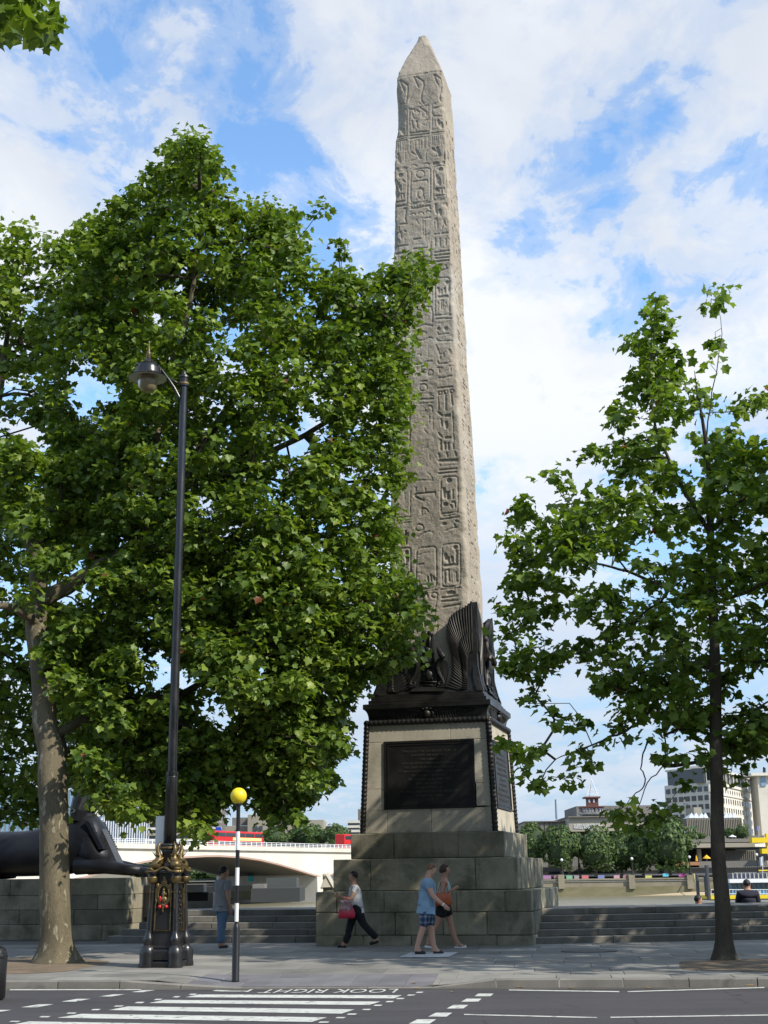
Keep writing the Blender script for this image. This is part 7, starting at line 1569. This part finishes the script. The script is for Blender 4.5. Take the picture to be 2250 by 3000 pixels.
# ---- the bridge
def depth_for(px, py, z): d = ray(px, py); t_ = (z - EYE) / d[2]; return C0 + d * t_
B1 = depth_for(300, 2454, 7.65); B2 = depth_for(1020, 2475, 7.65); BD = B2 - B1; BD[2] = 0; BD /= np.linalg.norm(BD); BN = np.array([BD[1], -BD[0], 0])
def bs(x, y): p = on_plane(x, y, B1, BN); return np.array([(p - B1) @ BD, p[2]])
def bw(s_, z, back=0.): return B1 + BD * s_ - BN * back + EZ * (z - B1[2])
br = empty('road_bridge', bw(60, -4), 'pale stone arched road bridge crossing the river behind the lamp post', 'bridge')
arch = [bs(*R7(x, y)) for x, y in ((-1300, 1170), (-1050, 1095), (-800, 1032), (-580, 990), (-250, 955), (0, 942), (150, 940), (400, 955), (600, 985), (800, 1033), (1000, 1093), (1150, 1140), (1262, 1172))]
arch2 = [bs(*R7(x, y)) for x, y in ((1320, 1165), (1400, 1125), (1550, 1070), (1800, 1010))]
z_par = 6.05; sL = bs(-700, 2440)[0]; sR = bs(1500, 2490)[0]
low = [(sL, -1.0)] + [(a[0], a[1]) for a in [arch[0] - np.array([14, 0])] + arch] + [(a[0], a[1]) for a in arch2] + [(sR, arch2[-1][1])]
low = [(sL, arch[0][1] - .5), (arch[0][0] - 4, arch[0][1] - .4)] + [tuple(a) for a in arch] + [tuple(a) for a in arch2] + [(sR, arch2[-1][1])]
top = [(s_, z_par) for s_, _ in low]
n = len(low); W_b = 24
def strip(name, lo, hi, f0, f1, mat):
    m = MB(); P = [bw(s_, z, f0) for s_, z in lo] + [bw(s_, z, f0) for s_, z in hi] + [bw(s_, z, f1) for s_, z in lo] + [bw(s_, z, f1) for s_, z in hi]; k = len(lo); fs = []
    for i in range(k - 1): fs += [(i, i + 1, k + i + 1, k + i), (2 * k + i, 3 * k + i, 3 * k + i + 1, 2 * k + i + 1), (i, 2 * k + i, 2 * k + i + 1, i + 1), (k + i, k + i + 1, 3 * k + i + 1, 3 * k + i)]
    return m.add(P, fs).build(name, mat, br)
strip('arched_girder', low, top, 0, 1.2, M_port); strip('arched_girder', low, top, W_b - 1.2, W_b, M_port)
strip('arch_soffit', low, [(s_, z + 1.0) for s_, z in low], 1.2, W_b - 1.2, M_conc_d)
strip('arch_rim', [(s_, z - .32) for s_, z in low], [(s_, z) for s_, z in low], -.12, 1.1, M_soffit)
strip('parapet_band', [(sL, 6.05), (sR, 6.05)], [(sL, 6.85), (sR, 6.85)], -.5, .6, M_port); strip('parapet_band', [(sL, 6.05), (sR, 6.05)], [(sL, 6.85), (sR, 6.85)], W_b - .6, W_b + .5, M_port); strip('string_course', [(sL, 5.9), (sR, 5.9)], [(sL, 6.05), (sR, 6.05)], -.25, 0, M_port)
strip('bridge_deck', [(sL, 5.7), (sR, 5.7)], [(sL, 6.2), (sR, 6.2)], .6, W_b - .6, M_conc_d)
r_ = MB()
for z in (7.0, 7.3, 7.6): r_.tube([bw(sL, z, -.1), bw(sR, z, -.1)], .05, 4)
s_ = sL
while s_ < sR: r_.tube([bw(s_, 6.85, -.1), bw(s_, 7.62, -.1)], .07 if int((s_ - sL) / 1.9) % 3 else .10, 4); s_ += 1.9
r_.build('bridge_railing', M_wht, br)
sp_ = (arch[-1][0] + arch2[0][0]) / 2; zs_ = arch[-1][1]
pm = MB(); 
def pier(s0, nm='bridge_pier'):
    P = [bw(s0 - 1.2, -4.5, -.3), bw(s0 + 1.2, -4.5, -.3), bw(s0 + 1.2, zs_ + .6, -.1), bw(s0 - 1.2, zs_ + .6, -.1)]; MB().prism(P, -BN * (W_b + .5)).build(nm, M_port, br)
pier(sp_ - 2.2)
a = bs(*R7(1272, 1130)); b_ = bs(*R7(1385, 1330)); MB().tube([bw(a[0], a[1], -.8), bw(b_[0], b_[1], -.8)], [.5, .6], 4).build('raking_strut', M_port, br)
a = bs(*R7(1290, 1170)); b_ = bs(*R7(1240, 1290)); MB().prism([bw(a[0], a[1], -.6), bw(b_[0], b_[1], -.6), bw(b_[0] + 9, b_[1], -.6)], -BN * .8).build('pier_foot', M_conc, br)
# dark pontoon and pale quay under the arch
pn = empty('moored_pontoon', at_y(807, 2642, 190), 'dark moored barge lying under the bridge arch', 'barge'); pxb('hull', 735, 878, 2602, 2643, 190, 12, simple('barge_black', (.035, .037, .035), .8), pn); pxb('deckhouse', 780, 868, 2572, 2603, 196, 6, simple('barge_grey', (.06, .065, .06), .7), pn); pxb('rail_block', 740, 775, 2590, 2603, 192, 4, M_conc_d, pn)
qy = empty('river_quay', at_y(750, 2600, 285), 'pale stone quay wall seen under the bridge arch', 'quay'); pxb('quay_wall', 380, 1000, 2596, 2612, 285, 10, M_conc, qy); pxb('quay_foot', 380, 1000, 2612, 2632, 284, 10, M_moss, qy)
tl = empty('kiosk', at_y(733, 2600, 280), 'small teal kiosk seen under the bridge arch', 'kiosk'); pxb('kiosk_body', 727, 740, 2566, 2583, 280, 2, simple('teal_paint', (.02, .35, .38), .5), tl); pxb('kiosk_roof', 725, 742, 2562, 2566, 279.5, 3, M_dark, tl)
# buses
def bus(x0, x1, yt, label, adv):
    def bs5(x, y): p = on_plane(x, y, B1 - BN * 5, BN); return np.array([(p - B1) @ BD, p[2]])
    a = bs5(x0, 2470); b_ = bs5(x1, 2470); zt_ = bs5((x0 + x1) / 2, yt)[1]; root = empty('double_decker_bus', bw((a[0] + b_[0]) / 2, 6.2, 6), label, 'bus', 'red double-decker buses on the bridge')
    def bx(n_, s0, s1, z0, z1, f0, f1, mt, b=0): return MB().box(s0, s1, f0, f1, z0, z1, b, (B1 * np.array([1, 1, 0]), BD, -BN, EZ)).build(n_, mt, root)
    s0, s1 = a[0], b_[0]; H_ = zt_ - 6.35
    bx('bus_body', s0, s1, 6.55, zt_, 5, 7.5, M_red, .12)
    bx('lower_windows', s0 + .6, s1 - .5, 6.35 + H_ * .28, 6.35 + H_ * .44, 4.96, 5.0, M_glass); bx('upper_windows', s0 + .3, s1 - .3, 6.35 + H_ * .70, 6.35 + H_ * .90, 4.96, 5.0, M_glass); bx('advert_panel', s0 + (s1 - s0) * .35, s1 - .9, 6.35 + H_ * .50, 6.35 + H_ * .66, 4.94, 5.0, adv)
    n_w = 5
    for i in range(1, n_w): bx('window_post', s0 + (s1 - s0) * i / n_w - .08, s0 + (s1 - s0) * i / n_w + .08, 6.35 + H_ * .70, 6.35 + H_ * .90, 4.93, 4.98, M_red)
    for q in (.2, .8): MB().tube([bw(s0 + (s1 - s0) * q, 6.68, 5.0), bw(s0 + (s1 - s0) * q, 6.68, 5.35)], .48, 14).build('wheel', M_dark, root)
bus(630, 772, 2436, 'red double-decker bus with a yellow advert strip crossing the bridge', simple('advert_yellow', (.75, .68, .25), .6)); bus(1010, 1110, 2446, 'second red bus on the bridge mostly hidden by the obelisk base', simple('advert_pink', (.6, .5, .5), .6))
# buildings beyond the bridge
nt = empty('theatre', at_y(850, 2500, 430), 'blocky pale concrete theatre beyond the bridge, stepped terraces and fly tower', 'theatre')
for (x0, x1, yt, yb, Y, dp, mt_) in ((752, 850, 2290, 2500, 455, 20, M_conc), (725, 885, 2386, 2500, 435, 18, M_conc), (883, 948, 2402, 2500, 430, 20, M_conc), (600, 730, 2420, 2500, 440, 18, M_conc), (948, 985, 2420, 2500, 445, 10, M_conc_d), (770, 830, 2385, 2392, 434.6, 1, M_conc_d), (835, 848, 2385, 2500, 433, 2, M_conc), (860, 950, 2436, 2440, 429, 2, M_conc_d), (600, 725, 2446, 2451, 438, 2, M_conc_d), (680, 760, 2395, 2418, 442, 2, M_conc_d)):
    pxb('concrete_block', x0, x1, yt, yb, Y, dp, mt_, nt)
for x in (745, 760, 790, 805, 900, 915): pxb('window', x, x + 9, 2420, 2432, 429 if x > 880 else 434.5, .4, M_glass, nt)
ib = empty('office_terrace', at_y(560, 2500, 410), 'low grey office building with stacked balconies behind the lamp post', 'office building')
pxb('main_block', 438, 640, 2330, 2500, 412, 18, M_conc_d, ib)
for i, y in enumerate(range(2338, 2460, 17)): pxb('balcony_band', 432, 646, y, y + 7, 410, 3, M_port if i % 2 else M_conc, ib); pxb('window_band', 440, 638, y + 8, y + 16, 411.8, .4, M_glass, ib)
pxb('blue_sign', 632, 648, 2423, 2439, 409, .4, simple('sign_blue', (.01, .05, .40), .5), ib)
gb = empty('glass_tower', at_y(370, 2500, 520), 'pale blue glass tower with vertical fins behind the sphinx', 'office tower')
pxb('glass_block', 300, 438, 2385, 2500, 520, 20, M_glass_b, gb)
for x in range(302, 438, 7): pxb('fin', x, x + 2.6, 2384, 2490, 519, 1, M_wht, gb)
g2 = empty('glass_tower', at_y(285, 2500, 560), 'grey blue glass office tower behind the neck of the sphinx', 'office tower'); pxb('glass_block', 255, 302, 2330, 2500, 560, 20, simple('pale_glass', (.42, .52, .62), .3), g2)
for y in range(2340, 2460, 12): pxb('floor_band', 255, 302, y, y + 3, 559, 1, M_wht, g2)
g3 = empty('riverside_block', at_y(60, 2500, 420), 'pale riverside block with upright window bays at the far left', 'office building'); pxb('main_block', -120, 250, 2300, 2500, 420, 20, M_port, g3)
for x in range(-110, 245, 13): pxb('window_bay', x, x + 7, 2310, 2440, 419.5, .6, M_glass_b, g3)
wt = empty('banded_tower', at_y(1035, 2500, 500), 'white tower with dark glass bands just left of the obelisk pedestal', 'office tower'); pxb('tower_core', 1049, 1120, 2370, 2520, 505, 15, M_conc_d, wt); pxb('tower_body', 1019, 1052, 2404, 2520, 500, 15, M_glass, wt)
for y in (2404, 2418, 2431, 2444): pxb('floor_band', 1018, 1053, y, y + 7, 499.5, 16, M_port, wt)
# distant low roofs that close the horizon
lr = empty('distant_terrace', at_y(1560, 2560, 700), 'low pale distant roofs beyond the far bank at the horizon', 'buildings'); pxb('roofscape', -600, 500, 2400, 2600, 760, 40, M_conc, lr); pxb('roofscape', 500, 1640, 2470, 2600, 740, 40, M_conc_d, lr); pxb('roofscape', 1500, 3200, 2450, 2600, 760, 40, M_conc_d, lr); pxb('white_roof', 1512, 1530, 2418, 2440, 600, 10, M_wht, lr)
# ------------------------------------------------------------------ the street side behind the camera: trees and houses that close the view there
for i, (x, y) in enumerate([(-14, -5), (-2, -7), (10, -8), (22, -9.5), (34, -11)]):
    r2 = np.random.default_rng(60 + i); q = r2.normal(size=(150, 3)); q /= np.linalg.norm(q, axis=1)[:, None]; q *= r2.random((150, 1)) ** .4; c = np.array([x, y, 9.2]) + q * np.array([5.2, 4.6, 5.0])
    plane_tree(['first', 'second', 'third', 'fourth', 'fifth'][i] + ' plane tree from the left on the street side behind the viewpoint', 'trees behind the viewpoint', ([(x, y, .1), (x, y, 3), (x + .1, y, 6), (x, y, 11)], [.35, .3, .24, .06]), [], c, (11, .42, .9), M_bark_dark, M_twig, M_leaf_b, 60 + i, twig=.01)
bk = empty('street_building', (0, -34, 0), 'long brick and stone street building behind the viewpoint', 'building'); MB().box(-70, 80, -48, -34, 0, 19).build('brick_wall', rough_mat('dark_brick', (.17, .12, .09), (.13, .09, .07), .5, 4, .9, coord='World', bump=0), bk)
wm = None
for j in range(5):
    for i in range(28):
        o = MB().box(-.8, .8, -.1, .06, -1.1, 1.1).build('window', M_glass, bk) if wm is None else link_mesh('window', wm, None, bk, False)
        if wm is None: wm = o.data
        o.matrix_parent_inverse = Matrix.Identity(4); o.location = (-66 + i * 5.1, .05, 2.5 + j * 3.6)
